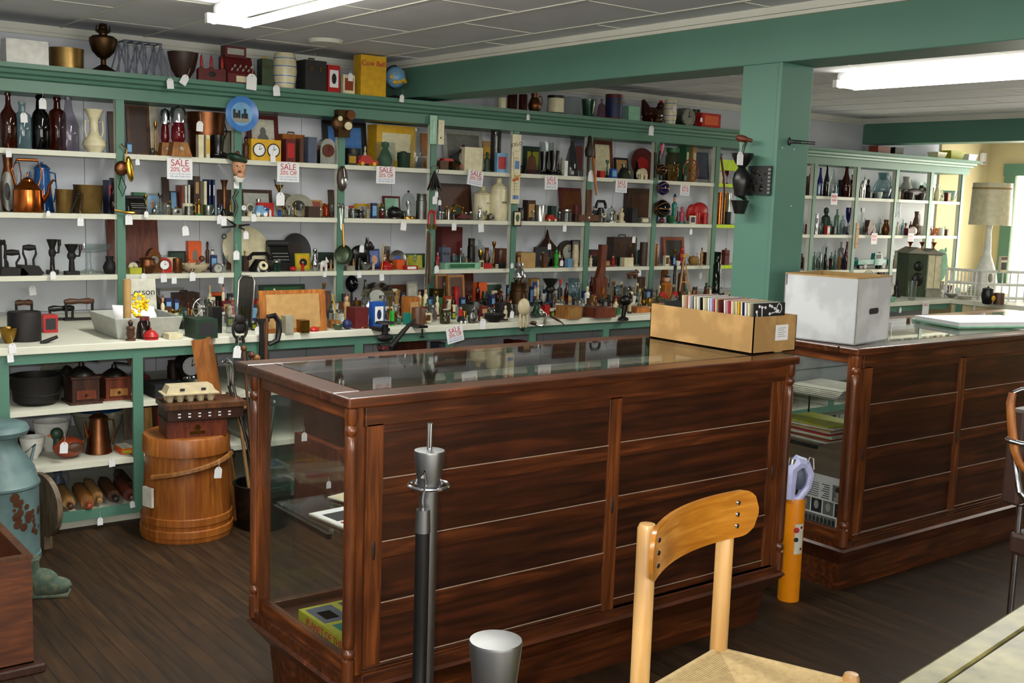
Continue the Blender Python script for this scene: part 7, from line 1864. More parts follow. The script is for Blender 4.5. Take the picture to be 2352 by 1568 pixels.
hung('scissors', 'old black scissors and pincers hung across the second post', 543, 519, .03, [('blades', MB().tube([(-.09, 0, -.01), (0, -.005, 0), (.08, 0, .01)], [.003, .007, .004]).tube([(-.06, 0, .04), (0, -.008, 0), (.05, 0, -.02)], [.003, .007, .004]), 'darkmetal'), ('rivet', MB().cyl((0, -.014, 0), (0, -.006, 0), .009), 'silver'), ('ring_handle', MB().tube([(-.075 + .013 * math.cos(q * PI / 6), 0, -.06 + .013 * math.sin(q * PI / 6)) for q in range(12)], .003, 6, True), 'darkmetal')], 'scissors')
hung('green_pliers', 'dark green twisted wrench hung on the second post above the scissors', 541, 470, .04, [('wrench_body', MB().tube([(.012, 0, .08), (-.012, 0, .04), (.008, 0, -.01), (-.01, 0, -.07)], [.012, .009, .012, .008]), 'darkgreen')], 'wrench') if 0 else None
p = at_post(541, 470, .04); tag(MB().tube([(.012, 0, .08), (-.012, 0, .04), (.008, 0, -.01), (-.01, 0, -.07)], [.012, .009, .012, .008]).obj('twisted_wrench', 'darkgreen', None, 0, p), 'dark green twisted wrench hung on the second post above the scissors', 'wrench')
p = at_post(1663, 405, .1); tag(MB().tube([(-.045, 0, .15), (-.02, 0, .06), (.0, 0, -.02), (.025, 0, -.16)], .009).obj('curved_cane', 'w_brown', None, 0, p), 'long curved brown cane standing before the yellow edged shelves', 'cane')
hung('funnel', 'small brass funnel hung between two sale cards', 641, 432, .0, [('funnel_cone', MB().lathe([(.026, .02), (.028, .02), (.006, -.02), (.005, -.045), (.004, -.045)], 18), 'brass'), ('funnel_grip', MB().tube([(-.02, 0, .02), (-.03, 0, .05)], .004), 'darkmetal')], 'funnel')
hung('wall_thermometer', 'long striped tan thermometer hung on a post of the second shelving', 1968, 545, .02, [('board', B(-.022, .022, -.004, .004, -.1, .13), 'tan'), ('red_bands', MB().box(-.023, .023, -.005, -.004, .07, .078).box(-.023, .023, -.005, -.004, -.06, -.052), 'darkred')], 'thermometer')
hung('hanging_glass', 'clear fluted hanging glass on a post of the second shelving', 2062, 482, .05, [('shade', MB().lathe([(.03, -.07), (.032, -.07), (.024, 0), (.03, .06), (.012, .075), (.01, .08)], 16), 'g_clear'), ('hook', MB().tube([(0, 0, .08), (0, 0, .1)], .003), 'silver')], 'glass')

# ================================================================ COLUMN: coffee grinder, shade tray, folding bracket
gx_ = 3.775
p = on_x(1702, 420, gx_); t = thing('coffee_grinder', 'black cast iron wall coffee grinder with brown wooden crank knob on the column', 'coffee grinder', p, 0)
k = 1.0
def pz(py): return on_x(1702, py, gx_).z - p.z
MB().lathe([(.0, pz(388)), (.01, pz(388)), (.03, pz(375)), (.045, pz(360)), (.048, pz(352)), (.043, pz(353)), (.02, pz(380))], 26).obj('hopper', 'black', t)
MB().lathe([(0, pz(455)), (.024, pz(450)), (.036, pz(425)), (.038, pz(413)), (.032, pz(398)), (.016, pz(386)), (0, pz(385))], 26).obj('grinder_body', 'black', t)
B(-.02, .06, -.02, .02, pz(448), pz(440)).obj('mount_arm', 'black', t)
MB().tube([(.01, .0, pz(452)), (.022, -.01, pz(457)), (.02, -.012, pz(462))], .008).obj('chute', 'black', t)
MB().lathe([(0, pz(491)), (.022, pz(491)), (.040, pz(460)), (.037, pz(460)), (.02, pz(488)), (0, pz(488))], 20).obj('catch_cup', 'black', t)
MB().tube([(0, 0, pz(388)), (-.002, 0, pz(352)), (.004, -.004, pz(335)), (.012, -.006, pz(326))], .006).obj('crank', 'black', t)
MB().lathe([(0, -.035), (.010, -.033), (.016, -.015), (.014, .005), (.008, .022), (.009, .035), (0, .04)], 16, M=TR(.002, -.0, pz(319)) @ RZ(-.7) @ RY(1.75)).obj('crank_knob', 'w_red', t)
price_tag(1700, 364, 30, 3.25, 'white price tag tied to the crank of the wall coffee grinder')
pb = on_x(1742, 414, 3.833); t = thing('tin_plaque', 'dark embossed tin plaque with a pale twisted edge, behind the coffee grinder', 'plaque', pb)
B(-.008, 0, -.075, .055, -.062, .062).obj('plaque_board', 'charcoal', t)
m = MB(); [m.box(-.013, -.008, -.075, -.062, -.058 + i * .0165, -.048 + i * .0165) for i in range(7)]; m.obj('twisted_edge', 'silver', t)
m = MB(); random.seed(3); [m.sph((-.008, random.uniform(-.05, .045), random.uniform(-.045, .045)), .003, random.uniform(.004, .012), random.uniform(.004, .01), 8) for i in range(18)]; m.obj('embossing', 'darkmetal', t)
pb = on_y(1812, 325, 3.165); t = thing('folding_bracket', 'black folding iron bracket reaching right from the column', 'bracket', pb)
MB().sph((-.003, -.006, 0), .008, .008, .018).obj('mount', 'black', t)
m = MB()
m.tube([(0, -.012, .0065), (.14, -.03, .004)], .0022, 6); m.tube([(0, -.012, -.0065), (.14, -.03, -.004)], .0022, 6)
for i in range(5): m.tube([(.008 + i * .012, -.014, .0065), (.016 + i * .012, -.015, -.0065)], .0018, 6)
m.obj('lattice_arm', 'black', t)

t = thing('flower_lamp', 'bright yellow glass flower on a dark metal stem at the first post', 'ornament', (on_z(318, 774, .88).x, on_z(318, 774, .88).y, .881))
s_ = F / zc(t.location); hh = 95 / s_
MB().lathe([(0, 0), (.03, 0), (.028, .01), (.012, .03), (.009, hh * .5), (0, hh * .5)], 16).obj('stem', 'darkmetal', t)
m = MB(); random.seed(5)
for i in range(34):
 a = random.uniform(0, 2 * PI); r = .042 * math.sqrt(random.random()); m.sph((r * math.cos(a), random.uniform(-.018, .012), hh * .78 + r * 1.25 * math.sin(a)), .009, n=8)
m.obj('petal_beads', 'gold_glass', t)
# ================================================================ LEDGE: basin and tools
pb = on_z(212, 786, .88); t = thing('basin', 'grey plastic basin holding papers on the ledge', 'basin', (1.84, 5.42, .881), 0)
def rect_basin(w, d, h, fl, th):
 m = MB(); lo = [(-w / 2 * fl, -d / 2 * fl), (w / 2 * fl, -d / 2 * fl), (w / 2 * fl, d / 2 * fl), (-w / 2 * fl, d / 2 * fl)]; hi = [(-w / 2, -d / 2), (w / 2, -d / 2), (w / 2, d / 2), (-w / 2, d / 2)]
 def ring(pts, z, s=1): return [m.bm.verts.new((x * s, y * s, z)) for x, y in pts]
 r = [ring(lo, 0), ring(hi, h), ring(hi, h, 1 - th), ring(lo, .006, 1 - th)]
 m.bm.faces.new(r[0])
 for a, b in zip(r, r[1:]):
  for i in range(4): m.bm.faces.new((a[i], a[(i + 1) % 4], b[(i + 1) % 4], b[i]))
 m.bm.faces.new(r[-1]); return m
rect_basin(.33, .40, .10, .86, .05).obj('tub', 'lightgrey', t, .004)
tag(B(-.10, .10, -.001, .001, -.05, .05).xf(RX(-.9) @ RY(.1)).obj('paper_sheet', 'label_white', None, 0, (1.83, 5.40, .985)), 'white paper sheet sticking out of the grey basin', 'paper')
tag(MB().cyl((0, 0, 0), (.06, .1, 0), .03).obj('rolled_paper', 'wall_white', None, 0, (1.90, 5.44, .95)), 'rolled pale paper inside the grey basin', 'paper roll')
# iron trivet figure, horse collar and saw hanging at the ledge front
def led(x, y, Y=5.11): return on_y(x, y, Y)
p = led(551, 755); t = thing('iron_trivet', 'black cast iron pan figure hanging at the ledge in front of the second post', 'trivet', p)
m = MB(); m.tube([(.036 * math.cos(q * PI / 10), 0, -.005 + .045 * math.sin(q * PI / 10)) for q in range(20)], .007, 8, True); m.sph((0, 0, .045), .028, .012, .026); m.sph((0, .002, .005), .03, .01, .03)
m.tube([(-.012, 0, -.035), (-.016, 0, -.07)], .008); m.tube([(.012, 0, -.035), (.02, 0, -.068)], .008); m.obj('trivet_body', 'iron', t)
p = led(622, 757); t = thing('horse_collar', 'black leather horse collar hanging over the ledge edge', 'horse collar', p)
m = MB(); m.tube([(-.02, 0, .066), (.02, 0, .07), (.042, 0, .04), (.045, 0, -.01), (.035, 0, -.055), (-.01, 0, -.075)], [.010, .015, .016, .016, .015, .01]); m.obj('collar_ring', 'black', t)
p = led(603, 780); t = thing('hand_drill', 'long dark iron bar with wooden handle hanging over the ledge edge', 'iron bar', p)
B(-.016, .006, -.006, .006, -.11, .09).obj('iron_bar', 'iron', t); MB().tube([(.02, -.004, .11), (.016, -.004, -.10)], .010).obj('wooden_handle', 'w_brown', t); B(-.03, .035, -.008, .008, .09, .105).obj('cross_bar', 'iron', t)
p = led(563, 690, 5.35); t = thing('leaning_mirror', 'tall tilted mirror in a rounded pale metal frame before the second post', 'mirror', p, .15)
m = MB(); m.tube([(-.045, 0, -.14), (-.045, 0, .10), (-.03, 0, .125), (.03, 0, .125), (.045, 0, .10), (.045, 0, -.14)], .006, 8, True); m.xf(RY(.07)); m.obj('mirror_frame', 'silver', t)
B(-.042, .042, -.002, .002, -.138, .12).xf(RY(.07)).obj('mirror_glass', 'pewter', t)
# big black clamp (apple peeler) on the ledge edge
p = led(888, 775, 5.06); t = thing('peeler_clamp', 'large black iron crank clamp on the ledge edge above the glass counter', 'clamp', p)
m = MB(); m.lathe([(0, .075), (.055, .075), (.05, .085), (0, .088)], 20, c=(-.01, 0, 0)); m.cyl((-.01, 0, .02), (-.01, 0, .08), .018, .016); m.sph((-.01, 0, .0), .05, .02, .022); m.cyl((-.045, 0, -.05), (.02, 0, -.045), .022); m.box(-.04, .02, 0, .12, .0105 + .03 + .881 - p.z - .045, .881 - p.z + .012); m.obj('clamp_body', 'iron', t)
MB().tube([(.02, -.01, -.05), (.09, -.02, .03), (.14, -.02, .075), (.17, -.01, .09)], [.016, .014, .009, .006]).obj('lever_arm', 'iron', t)
MB().cyl((-.02, 0, -.06), (-.02, 0, -.045), .03).obj('foot_screw', 'darkred', t)
p = led(970, 755, 5.09); t = thing('table_clamp', 'small black screw clamp on the ledge edge by the fourth post', 'clamp', p)
MB().box(-.03, .03, -.01, .12, .881 - p.z, .893 - p.z).cyl((0, 0, -.045), (0, 0, 0), .006).sph((0, 0, -.045), .014, .014, .006).obj('clamp_body', 'black', t)
# wooden puppet
p = led(1203, 705, 5.13); t = thing('wooden_puppet', 'tan carved wooden skull mask puppet with dangling legs at the ledge', 'puppet', p)
MB().sph((0, 0, 0), .042, .025, .052, 20).obj('head', 'bone', t)
m = MB(); [m.tube([(x, 0, -.04), (x * 1.2, -.005, -.09), (x * .7, 0, -.12)], [.007, .006, .008]) for x in (-.025, .0, .025)]; m.obj('legs', 'bone', t)
MB().sph((-.003, 0, -.13), .014, .012, .014).obj('foot_knob', 'iron', t)
# hand grip pistol-drill lying over the ledge edge
p = led(1243, 742, 5.10); t = thing('brace_tool', 'curved silver and dark brace tool over the ledge edge beside the puppet', 'brace', p)
MB().tube([(-.055, 0, .0), (-.03, 0, -.012), (.0, 0, -.015), (.025, 0, -.005), (.03, 0, .03), (.028, 0, .055), (.01, 0, .065), (0, 0, .045)], .0085).obj('brace_frame', 'silver', t)
MB().sph((-.06, 0, .004), .028, .012, .012).obj('brace_knob', 'w_dark', t)
p = led(1282, 735, 5.11); tag(MB().tube([(-.06, 0, .03), (0, 0, 0), (.03, 0, -.015), (.045, 0, -.03)], [.010, .008, .004, .004]).obj('brown_awl', 'w_brown', None, 0, p), 'brown handled awl slanting over the ledge edge', 'awl')
# bootjack on the ledge
p = on_y(1378, 690, 5.9); t = thing('bootjack', 'tall brown wooden fork-shaped bootjack standing on the ledge', 'bootjack', (p.x, 5.9, .881), 0)
hB = 133 / (F / zc(p)); 
MB().prism([(-.055, 0), (.045, 0), (.05, hB * .42), (.035, hB * .44), (.02, hB * .42), (.035, hB), (-.02, hB), (-.022, hB * .62), (-.05, hB * .42), (-.062, hB * .44)], -.02, .02).obj('board', 'w_red', t); MB().prism([(-.03, .01), (.0, .12), (.012, .1), (-.01, 0)], -.032, -.02).obj('brace_strut', 'w_orange', t)
p = led(1393, 655, 5.25); tag(MB().prism([(-.02, -.04), (.02, -.04), (.03, .02), (.022, .022), (.006, .0), (.004, .1), (-.006, .1), (-.006, .0), (-.03, .02)], -.004, .004).obj('silver_fork', 'silver', None, 0, p + Vector((.03, 0, -.02))), 'upright silver forked holder right of the bootjack', 'holder')
p = on_y(1437, 690, 5.14); t = thing('clamp_grinder', 'dark iron meat grinder clamped on the ledge before the seventh post', 'meat grinder', p)
MB().sph((0, 0, .0), .05, .03, .035).cyl((.0, 0, -.01), (-.015, 0, -.10), .02, .014).lathe([(0, -.125), (.035, -.125), (.035, -.11), (.01, -.1)], 16, c=(-.015, 0, 0)).obj('grinder_body', 'darkmetal', t)
MB().tube([(-.0, -.02, -.0), (.02, -.03, .02), (.0, -.035, .05)], .008).obj('crank', 'iron', t)
p = led(1622, 660, 5.9); t = thing('tin_fisherman', 'tiny tin man holding a long rod by the last white post', 'figurine', p)
MB().sph((0, 0, .028), .01).tube([(0, 0, .02), (0, 0, -.01), (-.018, 0, -.05)], .008).tube([(0, 0, -.01), (.012, 0, -.05)], .007).obj('figure', 'darkgreen', t)
MB().tube([(.0, -.01, .008), (.06, -.012, .0), (.17, -.012, -.006)], .003).obj('rod', 'darkbrown', t)

# ================================================================ SECOND LEDGE (right)
LV['M'] = .88
def led2(x, y, Y): return on_y(x, y, Y)
Yl = 5.25
def base2(xm, Y): v = on_y(xm, 690, Y); return v.x
# popcorn / slot machine
x = base2(2108, 5.45); s = F / zc((x, 5.45, 1)); t = thing('vending_machine', 'old grey-green metal vending machine with arched top panels on the second ledge', 'machine', (x, 5.45, .881), -.5); vm = t
w = 88 / s; h = 112 / s
B(-w / 2, w * .02, -.1, .1, 0, h * .9).obj('machine_case', 'olivemetal', t)
B(w * .02, w * .42, -.1, .1, 0, h * .86).obj('side_case', 'stone', t)
for a, b in ((.04, .21), (.23, .40)): B(w * a, w * b, -.106, -.1, h * .18, h * .84).obj('front_panel', 'cream', t)
B(w * .02, w * .44, -.112, -.1, 0, h * .14).obj('coin_drawer', 'stone', t)
MB().prism([(-w * .55, h * .88), (w * .5, h * .86), (w * .45, h * .9), (w * .3, h * .92), (.18 * w, h * .98), (.05 * w, h * .92), (-.1 * w, h * .92), (-.28 * w, h), (-.45 * w, h * .93)], -.11, .11).obj('crest_top', 'stone', t)
MB().sph((-w * .22, -.1, h * .62), w * .13, .02, w * .13).sph((-w * .22, -.1, h * .35), w * .16, .02, w * .18).obj('embossed_front', 'darkmetal', t)
for i, (px, cl) in enumerate(((2077, 'copper'), (2101, 'copper'), (2126, 'copper'))):
 v = vm.location + RZ(-.5) @ Vector((w * (-.33 + .33 * i), 0, h * .96)); t = thing('copper_goblet', ['left', 'middle', 'right'][i] + ' one of three copper cups on top of the vending machine', 'cup', v, 0)
 MB().lathe([(0, 0), (.012, 0), (.005, .02), (.018, .05), (.026, .06), (.016, .045)], 16).obj('cup_bowl', 'copper', t); MB().lathe([(0, -.0), (.014, 0), (.014, .004), (0, .004)], 14).obj('foot', 'copper', t)
x = base2(2152, 5.75); t = thing('oval_mirror', 'green-white oval plate standing behind the vending machine', 'plate', (x, 5.75, .881), -.3)
MB().lathe([(0, 0), (.09, 0), (.1, .01), (.085, .012), (0, .006)], 32, M=TR(0, 0, .235) @ RX(PI / 2) @ Matrix.Diagonal((.8, 1.5, 1, 1))).obj('oval_plate', 'mint', t); B(-.04, .04, -.03, .03, 0, .09).obj('stand', 'stone', t)
def simple2(name, label, kind, cols, x1, yt, x2, yb, Y, rz=0, d=.06):
 xm = (x1 + x2) / 2; v = on_y(xm, yb, Y); s = F / zc(v); w = (x2 - x1) / s; h = (yb - yt) / s
 parts = k_lathe(kind, w, h, cols, {}) if kind in LK else KF[kind](w, h, d, cols, {})
 t = thing(name, label, name.split('_')[-1], (v.x, Y, .881), rz)
 for nm, mb, mk in parts: mb.obj(nm, mk, t)
 return t
simple2('glass_vase', 'clear flared glass vase before the vending machine', 'tumbler', ['g_clear'], 2084, 640, 2104, 684, 5.2)
simple2('shoe_form', 'left black shoe form on the second ledge', 'statue', ['black', 'black'], 2030, 637, 2047, 676, 5.45)
simple2('shoe_form', 'right black shoe form on the second ledge', 'statue', ['black', 'black'], 2048, 640, 2068, 680, 5.45)
simple2('small_white_box', 'small white box left of the black shoe forms', 'box', ['white', 'lightgrey'], 2029, 672, 2043, 692, 5.2)
simple2('green_pot', 'small pale green pot beside the small white box', 'bowl', ['mint'], 2042, 682, 2058, 694, 5.15)
simple2('white_figurine', 'white curled figurine right of the vending machine', 'animal', ['white'], 2150, 655, 2182, 680, 5.3)
simple2('crystal_glass', 'tall crystal glass above the white curled figurine', 'goblet', ['g_clear'], 2150, 636, 2162, 662, 5.5)
simple2('dark_red_cup', 'dark red cup beside the white curled figurine', 'cup', ['darkred'], 2168, 656, 2186, 672, 5.6)
simple2('aqua_bulb', 'pale aqua glass ball under the white railing', 'ball', ['g_aqua'], 2192, 664, 2205, 678, 5.5)
simple2('silver_plate', 'flat silver dish at the second ledge edge', 'bowl', ['silver'], 2172, 677, 2198, 686, 5.24)
simple2('flat_tray', 'flat pale tray beside the silver dish', 'box', ['stone'], 2198, 678, 2232, 684, 5.1)
simple2('wire_planter', 'small green wire planter under the white railing', 'basket', ['darkgreen'], 2220, 660, 2245, 678, 5.4)
simple2('grey_board', 'tall pale grey board left of the vending machine', 'panel', ['lightgrey'], 2060, 612, 2074, 682, 6.0)
simple2('hoop_frame', 'round tan embroidery hoop behind the white box', 'wheel', ['bone', 'bone'], 1968, 618, 2018, 668, 5.9)
simple2('dark_picture', 'dark picture behind the round tan hoop', 'frame', ['w_dark', 'brown'], 2012, 622, 2038, 660, 6.2)
simple2('dark_tray', 'dark red tray above the white box rim', 'panel', ['darkred'], 1920, 618, 1950, 652, 6.2)
for (name, lab, x1, yt, x2, yb, mk) in (('yellow_boat', 'yellow boat-shaped dish on top of the second cornice', 2164, 345, 2210, 370, 'lime'), ('white_basket', 'white fluted dish at the end of the second cornice', 2208, 355, 2236, 374, 'white'), ('white_tray', 'white tray left of the yellow boat-shaped dish', 2137, 348, 2166, 366, 'cream')):
 v = on_y((x1 + x2) / 2, yb, 6.2); s = F / zc(v); w = (x2 - x1) / s * 1.3; h = (yb - yt) / s
 t = rect_basin(w, .12, h * .8, .75, .08).obj(name, mk, None, 0, (v.x, 6.2, 2.1125)); tag(t, lab, 'dish')
for (name, lab, x1, yt, x2, yb, mk) in (('brown_tin', 'brown-red box on top of the second cornice', 2000, 341, 2040, 351, 'terracotta'), ('black_tin', 'black box beside the brown-red one on the second cornice', 2041, 341, 2068, 354, 'black')):
 v = on_y((x1 + x2) / 2, yb, 6.25); s = F / zc(v); w = (x2 - x1) / s * 1.2
 t = thing(name, lab, 'box', (v.x, 6.25, 2.1105)); B(-w / 2, w / 2, -.05, .05, 0, .06).obj('box_body', mk, t); B(-w / 2 - .002, w / 2 + .002, -.052, .052, .06, .075).obj('box_lid', mk, t)
# white railing (doll crib) and lamp
v = on_z(2246, 688, .88); t = thing('doll_crib', 'white wooden doll crib with spindles on the return ledge', 'crib', (v.x + .12, v.y + .0, .881), 0)
def rail(p, q, th): return MB().tube([p, q], th, 6)
P1 = Vector((-.12, 0, 0)); P2 = Vector((.34, -.35, 0)); P3 = Vector((-.17, .27, 0)); hC = .24
for nm, a, b in (('front_panel', P1, P2), ('end_panel', P3, P1)):
 m = MB(); dz = Vector((0, 0, 1))
 for z in (.02, hC * .55, hC): m.tube([a + dz * z, b + dz * z], .012, 4)
 n = 9
 for i in range(n + 1): q = a.lerp(b, i / n); m.tube([q + dz * .0, q + dz * hC], .014 if i in (0, n) else .007, 4)
 m.sm = False; m.obj(nm, 'white', t)
hf = simple2('hat_figure', 'round orange and black cat-like ornament before the doll crib', 'beanpot', ['black', 'black'], 2254, 645, 2282, 686, 4.75)
MB().sph((0, -.05, .05), .024, .012, .024).obj('orange_disc', 'yellow', hf)
simple2('brown_basket', 'round brown basket before the doll crib', 'tin', ['brown'], 2282, 664, 2306, 690, 4.7)
v = on_y(2273, 515, 5.3); t = thing('table_lamp', 'white ceramic table lamp with a large cream drum shade by the window', 'lamp', (v.x, 5.3, 0), 0)
s = F / zc(v)
zt = on_y(2273, 420, 5.3).z; zb = on_y(2273, 517, 5.3).z; rl = 44 / s
MB().lathe([(rl * 1.04, zb), (rl * .97, zt), (rl * .96, zt), (rl * 1.03, zb)], 36).obj('lamp_shade', 'cream', t)
MB().lathe([(rl * .985, zt - .04), (rl * .992, zt - .055), (rl * .98, zt - .04)], 36).obj('shade_band', 'tan', t)
z0 = .9
MB().lathe([(0, z0), (.10, z0), (.11, z0 + .06), (.09, z0 + .18), (.035, z0 + .34), (.022, zb - .06), (.03, zb + .02), (0, zb + .02)], 24).obj('lamp_body', 'white', t)
B(-.15, .15, -.15, .15, .885, z0).obj('lamp_foot', 'cream', t)
m = MB(); m.sph((-.06, -.085, z0 + .14), .02, .02, .04); m.obj('painted_leaf', 'stone', t)
v = on_y(2303, 608, 4.85); t = thing('picture_block', 'small red and black picture on top of the doll crib', 'picture', (v.x, 4.85, v.z - .06)); B(-.05, .05, -.01, .01, 0, .13).obj('picture_board', 'cream', t); B(-.04, .04, -.0115, -.01, .02, .08).obj('picture_print', 'charcoal', t); B(-.045, .045, -.0115, -.01, .1, .125).obj('red_band', 'darkred', t)
v = on_y(2267, 365, 6.4); t = thing('wall_box', 'small white sensor box high on the cream wall', 'sensor', (min(v.x, 11.1), 6.44, v.z)); B(-.04, .04, -.03, 0, -.06, .06).obj('sensor_case', 'label_white', t); B(-.03, .03, -.032, -.03, -.05, -.03).obj('sensor_lens', 'lightgrey', t)

# ================================================================ LOWER LEFT: rolling pins, floor things
pins = [(1.468, 5.27, .03, 'rolling pin leftmost on the bottom shelf, pale barrel with brown handle'), (1.54, 5.225, .033, 'rolling pin with an orange tipped handle, second from left'), (1.615, 5.32, .028, 'short pale rolling pin behind the orange tipped one'), (1.682, 5.29, .031, 'dark rolling pin with pointed black handle, middle of the shelf'), (1.80, 5.42, .03, 'brown rolling pin farthest back beside the second low post'), (1.752, 5.27, .031, 'rightmost reddish rolling pin on the bottom shelf')]
for i, (xf, yf, r, lab) in enumerate(pins):
 z = .085 + r; Bq = Vector((xf, yf, z)); A = Bq + Vector((.04, .28, 0))
 d = (Bq - A); L_ = max(.22, min(d.length, .34)); d.normalize(); A = Bq - d * L_
 t = thing('rolling_pin', lab, 'rolling pin', A, 0, 'rolling pins on the bottom shelf'); wd_ = ['w_light', 'w_oak', 'w_light', 'w_brown', 'w_dark', 'w_red'][i]
 q = d.to_track_quat('Z', 'Y').to_matrix().to_4x4()
 MB().lathe([(0, 0), (r * .9, 0), (r, .01), (r, L_ * 1 - .01), (r * .9, L_), (0, L_)], 22, M=q).obj('barrel', wd_, t)
 for s, hh in ((0, -1), (1, 1)):
  MB().lathe([(0, 0), (.008, 0), (.009, .01), (.015, .04), (.013, .07), (0, .078)], 14, M=TR(*(d * (L_ * s))) @ q @ (Matrix.Diagonal((1, 1, hh, 1)))).obj('handle', ['w_brown', 'terracotta', 'w_light', 'darkbrown', 'w_brown', 'w_red'][i], t)
# firkin
t = thing('firkin', 'round honey-brown wooden firkin bucket with lid standing on the floor', 'bucket', (1.905, 4.93, 0))
MB().lathe([(0, 0), (.205, 0), (.208, .01), (.183, .40), (0, .40)], 44).obj('staves', 'barrel_wood', t)
MB().lathe([(.0, .395), (.197, .395), (.195, .47), (.19, .478), (0, .478)], 44).obj('lid', 'barrel_wood', t)
for z in (.02, .075): MB().lathe([(.207 - z * .05, z), (.212 - z * .05, z + .004), (.212 - z * .05, z + .034), (.206 - z * .05, z + .038)], 44).obj('hoop', 'barrel_wood', t)
hp = [(.2 * math.cos(a), .2 * math.sin(a) , .36 - .10 * math.sin(math.radians(0)) ) for a in (0,)]
aa = [-2.75 + i * (2.1 / 10) for i in range(11)]
MB().tube([(.207 * math.cos(a), .207 * math.sin(a), .30 + .085 * (i / 10)) for i, a in enumerate(aa)], .013, 6).obj('bentwood_handle', 'w_oak', t)
MB().cyl((.19 * math.cos(-.65), .19 * math.sin(-.65), .39), (.215 * math.cos(-.65), .215 * math.sin(-.65), .39), .01).obj('handle_peg', 'w_dark', t)
B(-.212, -.2, -.035, .035, .16, .25).xf(RZ(.25)).obj('paper_label', 'paper', t)
t = thing('jewel_chest', 'dark red wooden jewel chest with brass lock plate on the firkin', 'chest', (1.915, 4.875, .479), math.radians(-8))
B(-.135, .135, -.085, .085, 0, .075).obj('chest_body', 'w_red', t); B(-.14, .14, -.09, .09, .075, .082).obj('chest_rim', 'w_dark', t)
MB().cyl((0, -.086, .045), (0, -.092, .045), .013).obj('lock_plate', 'gold', t); MB().box(-.035, .035, -.09, -.085, .015, .027).obj('drawer_pull', 'gold', t)
t = thing('carved_box', 'larger brown carved box with small white inlays, lying on the jewel chest', 'box', (1.955, 4.87, .5615), math.radians(-8))
B(-.175, .165, -.10, .1, 0, .05).obj('box_body', 'w_dark', t); B(-.185, .18, -.107, .107, .05, .072).obj('box_lid', 'w_brown', t)
m = MB(); [m.box(-.13 + i * .045, -.118 + i * .045, -.1015, -.1, .012 + (j * .014), .018 + (j * .014)) for i in range(6) for j in range(2)]; m.obj('inlays', 'label_white', t)
MB().sph((.18, -.06, .035), .012).obj('side_knob', 'w_oak', t)
t = thing('egg_carton', 'grey-tan pulp egg carton on top of the carved box', 'egg carton', (1.90, 4.885, .634), math.radians(-8))
m = MB(); 
for i in range(5):
 for j in range(2): m.lathe([(0, 0), (.013, 0), (.024, .035), (.02, .036)], 12, c=(-.092 + i * .046, -.028 + j * .052, 0))
m.obj('egg_cups', 'bone', t)
B(-.125, .125, -.06, .06, .034, .04).obj('rim_flange', 'bone', t)
mm = rect_basin(.225, .1, .035, .86, .02); 
mm.xf(TR(0, 0, .074) @ RX(PI)); mm.obj('lid', 'bone', t, .006)
m = MB(); [m.box(x - .01, x + .01, -.0515, -.045, .052, .062) for x in (-.04, .055)]; m.obj('tab_slots', 'charcoal', t)
# leaning board
a = Vector((2.20, 5.02, .0)); b_ = on_y(478, 775, 5.10); 
t = thing('wooden_trough', 'long V-shaped orange-brown wooden board leaning beside the firkin', 'board', a)
d = (b_ - a); L_ = d.length; q = d.to_track_quat('Z', 'Y').to_matrix().to_4x4()
MB().prism([(-.055, 0), (.055, 0), (.055, L_), (-.055, L_)], -.008, .008, q).obj('wide_board', 'w_orange', t)
MB().prism([(.04, 0), (.055, 0), (.055, L_), (.04, L_)], -.07, -.008, q).obj('side_board', 'w_orange', t)
# black bucket with canes
bx, by = 2.245, 4.84
t = thing('black_bucket', 'black metal bucket holding canes and clubs behind the counter corner', 'bucket', (bx, by, 0))
MB().lathe([(0, 0), (.115, 0), (.118, .01), (.135, .21), (.14, .215), (.13, .215), (.112, .02), (0, .015)], 30).obj('bucket_body', 'black', t); MB().tube([(.138 * math.cos(q * PI / 12), .138 * math.sin(q * PI / 12), .213) for q in range(24)], .004, 6, True).obj('rim', 'iron', t)
canes = [(560, 800, 'w_brown', .008, 'brown stick with a rounded top, first of the canes in the bucket', 'stick'), (578, 815, 'w_brown', .009, 'brown cane directly left of the counter corner', 'cane'), (590, 822, 'w_oak', .009, 'paler brown cane nearest the counter corner', 'cane'), (535, 880, 'silver', .007, 'silver shafted golf club leaning out of the bucket', 'golf club'), (525, 885, 'darkmetal', .007, 'dark shafted golf club left of the silver one', 'golf club'), (546, 930, 'w_light', .010, 'light wooden walking stick with ball grip', 'stick'), (617, 870, 'darkmetal', .009, 'dark walking stick seen through the counter glass', 'stick'), (630, 925, 'pewter', .009, 'metal rod with a handle seen through the counter glass', 'rod')]
for i, (px, py, mk, r, lab, cat) in enumerate(canes):
 top = on_y(px, py, 4.86 + .05 * (i % 3)); f0 = Vector((bx - .05 + .025 * (i % 5), by - .04 + .025 * (i % 4), .02))
 t = thing('cane' if cat == 'cane' else cat.replace(' ', '_'), lab, cat, f0)
 MB().tube([(0, 0, 0), top - f0], [r * .8, r]).obj('shaft', mk, t)
 d = (top - f0)
 if cat == 'golf club': MB().tube([d, d + Vector((.0, 0, .05)), d + Vector((-.01, 0, .10)), d + Vector((-.03, 0, .105))], r * 1.0).obj('hooked_handle', 'silver', t)
 else: MB().sph(d, r * 1.9).obj('knob', mk, t)
t = thing('bent_rod', 'long chrome bent handle rising behind the wooden board', 'handle', on_y(528, 830, 5.0))
MB().tube([(-.04, 0, .0), (-.02, 0, .012), (.0, 0, .0), (.006, 0, -.03), (.0, 0, -.12), (.0, 0, -.16)], .007).obj('bent_rod', 'chrome', t); MB().box(-.015, .02, -.015, .015, -.18, -.15).obj('collar', 'silver', t)
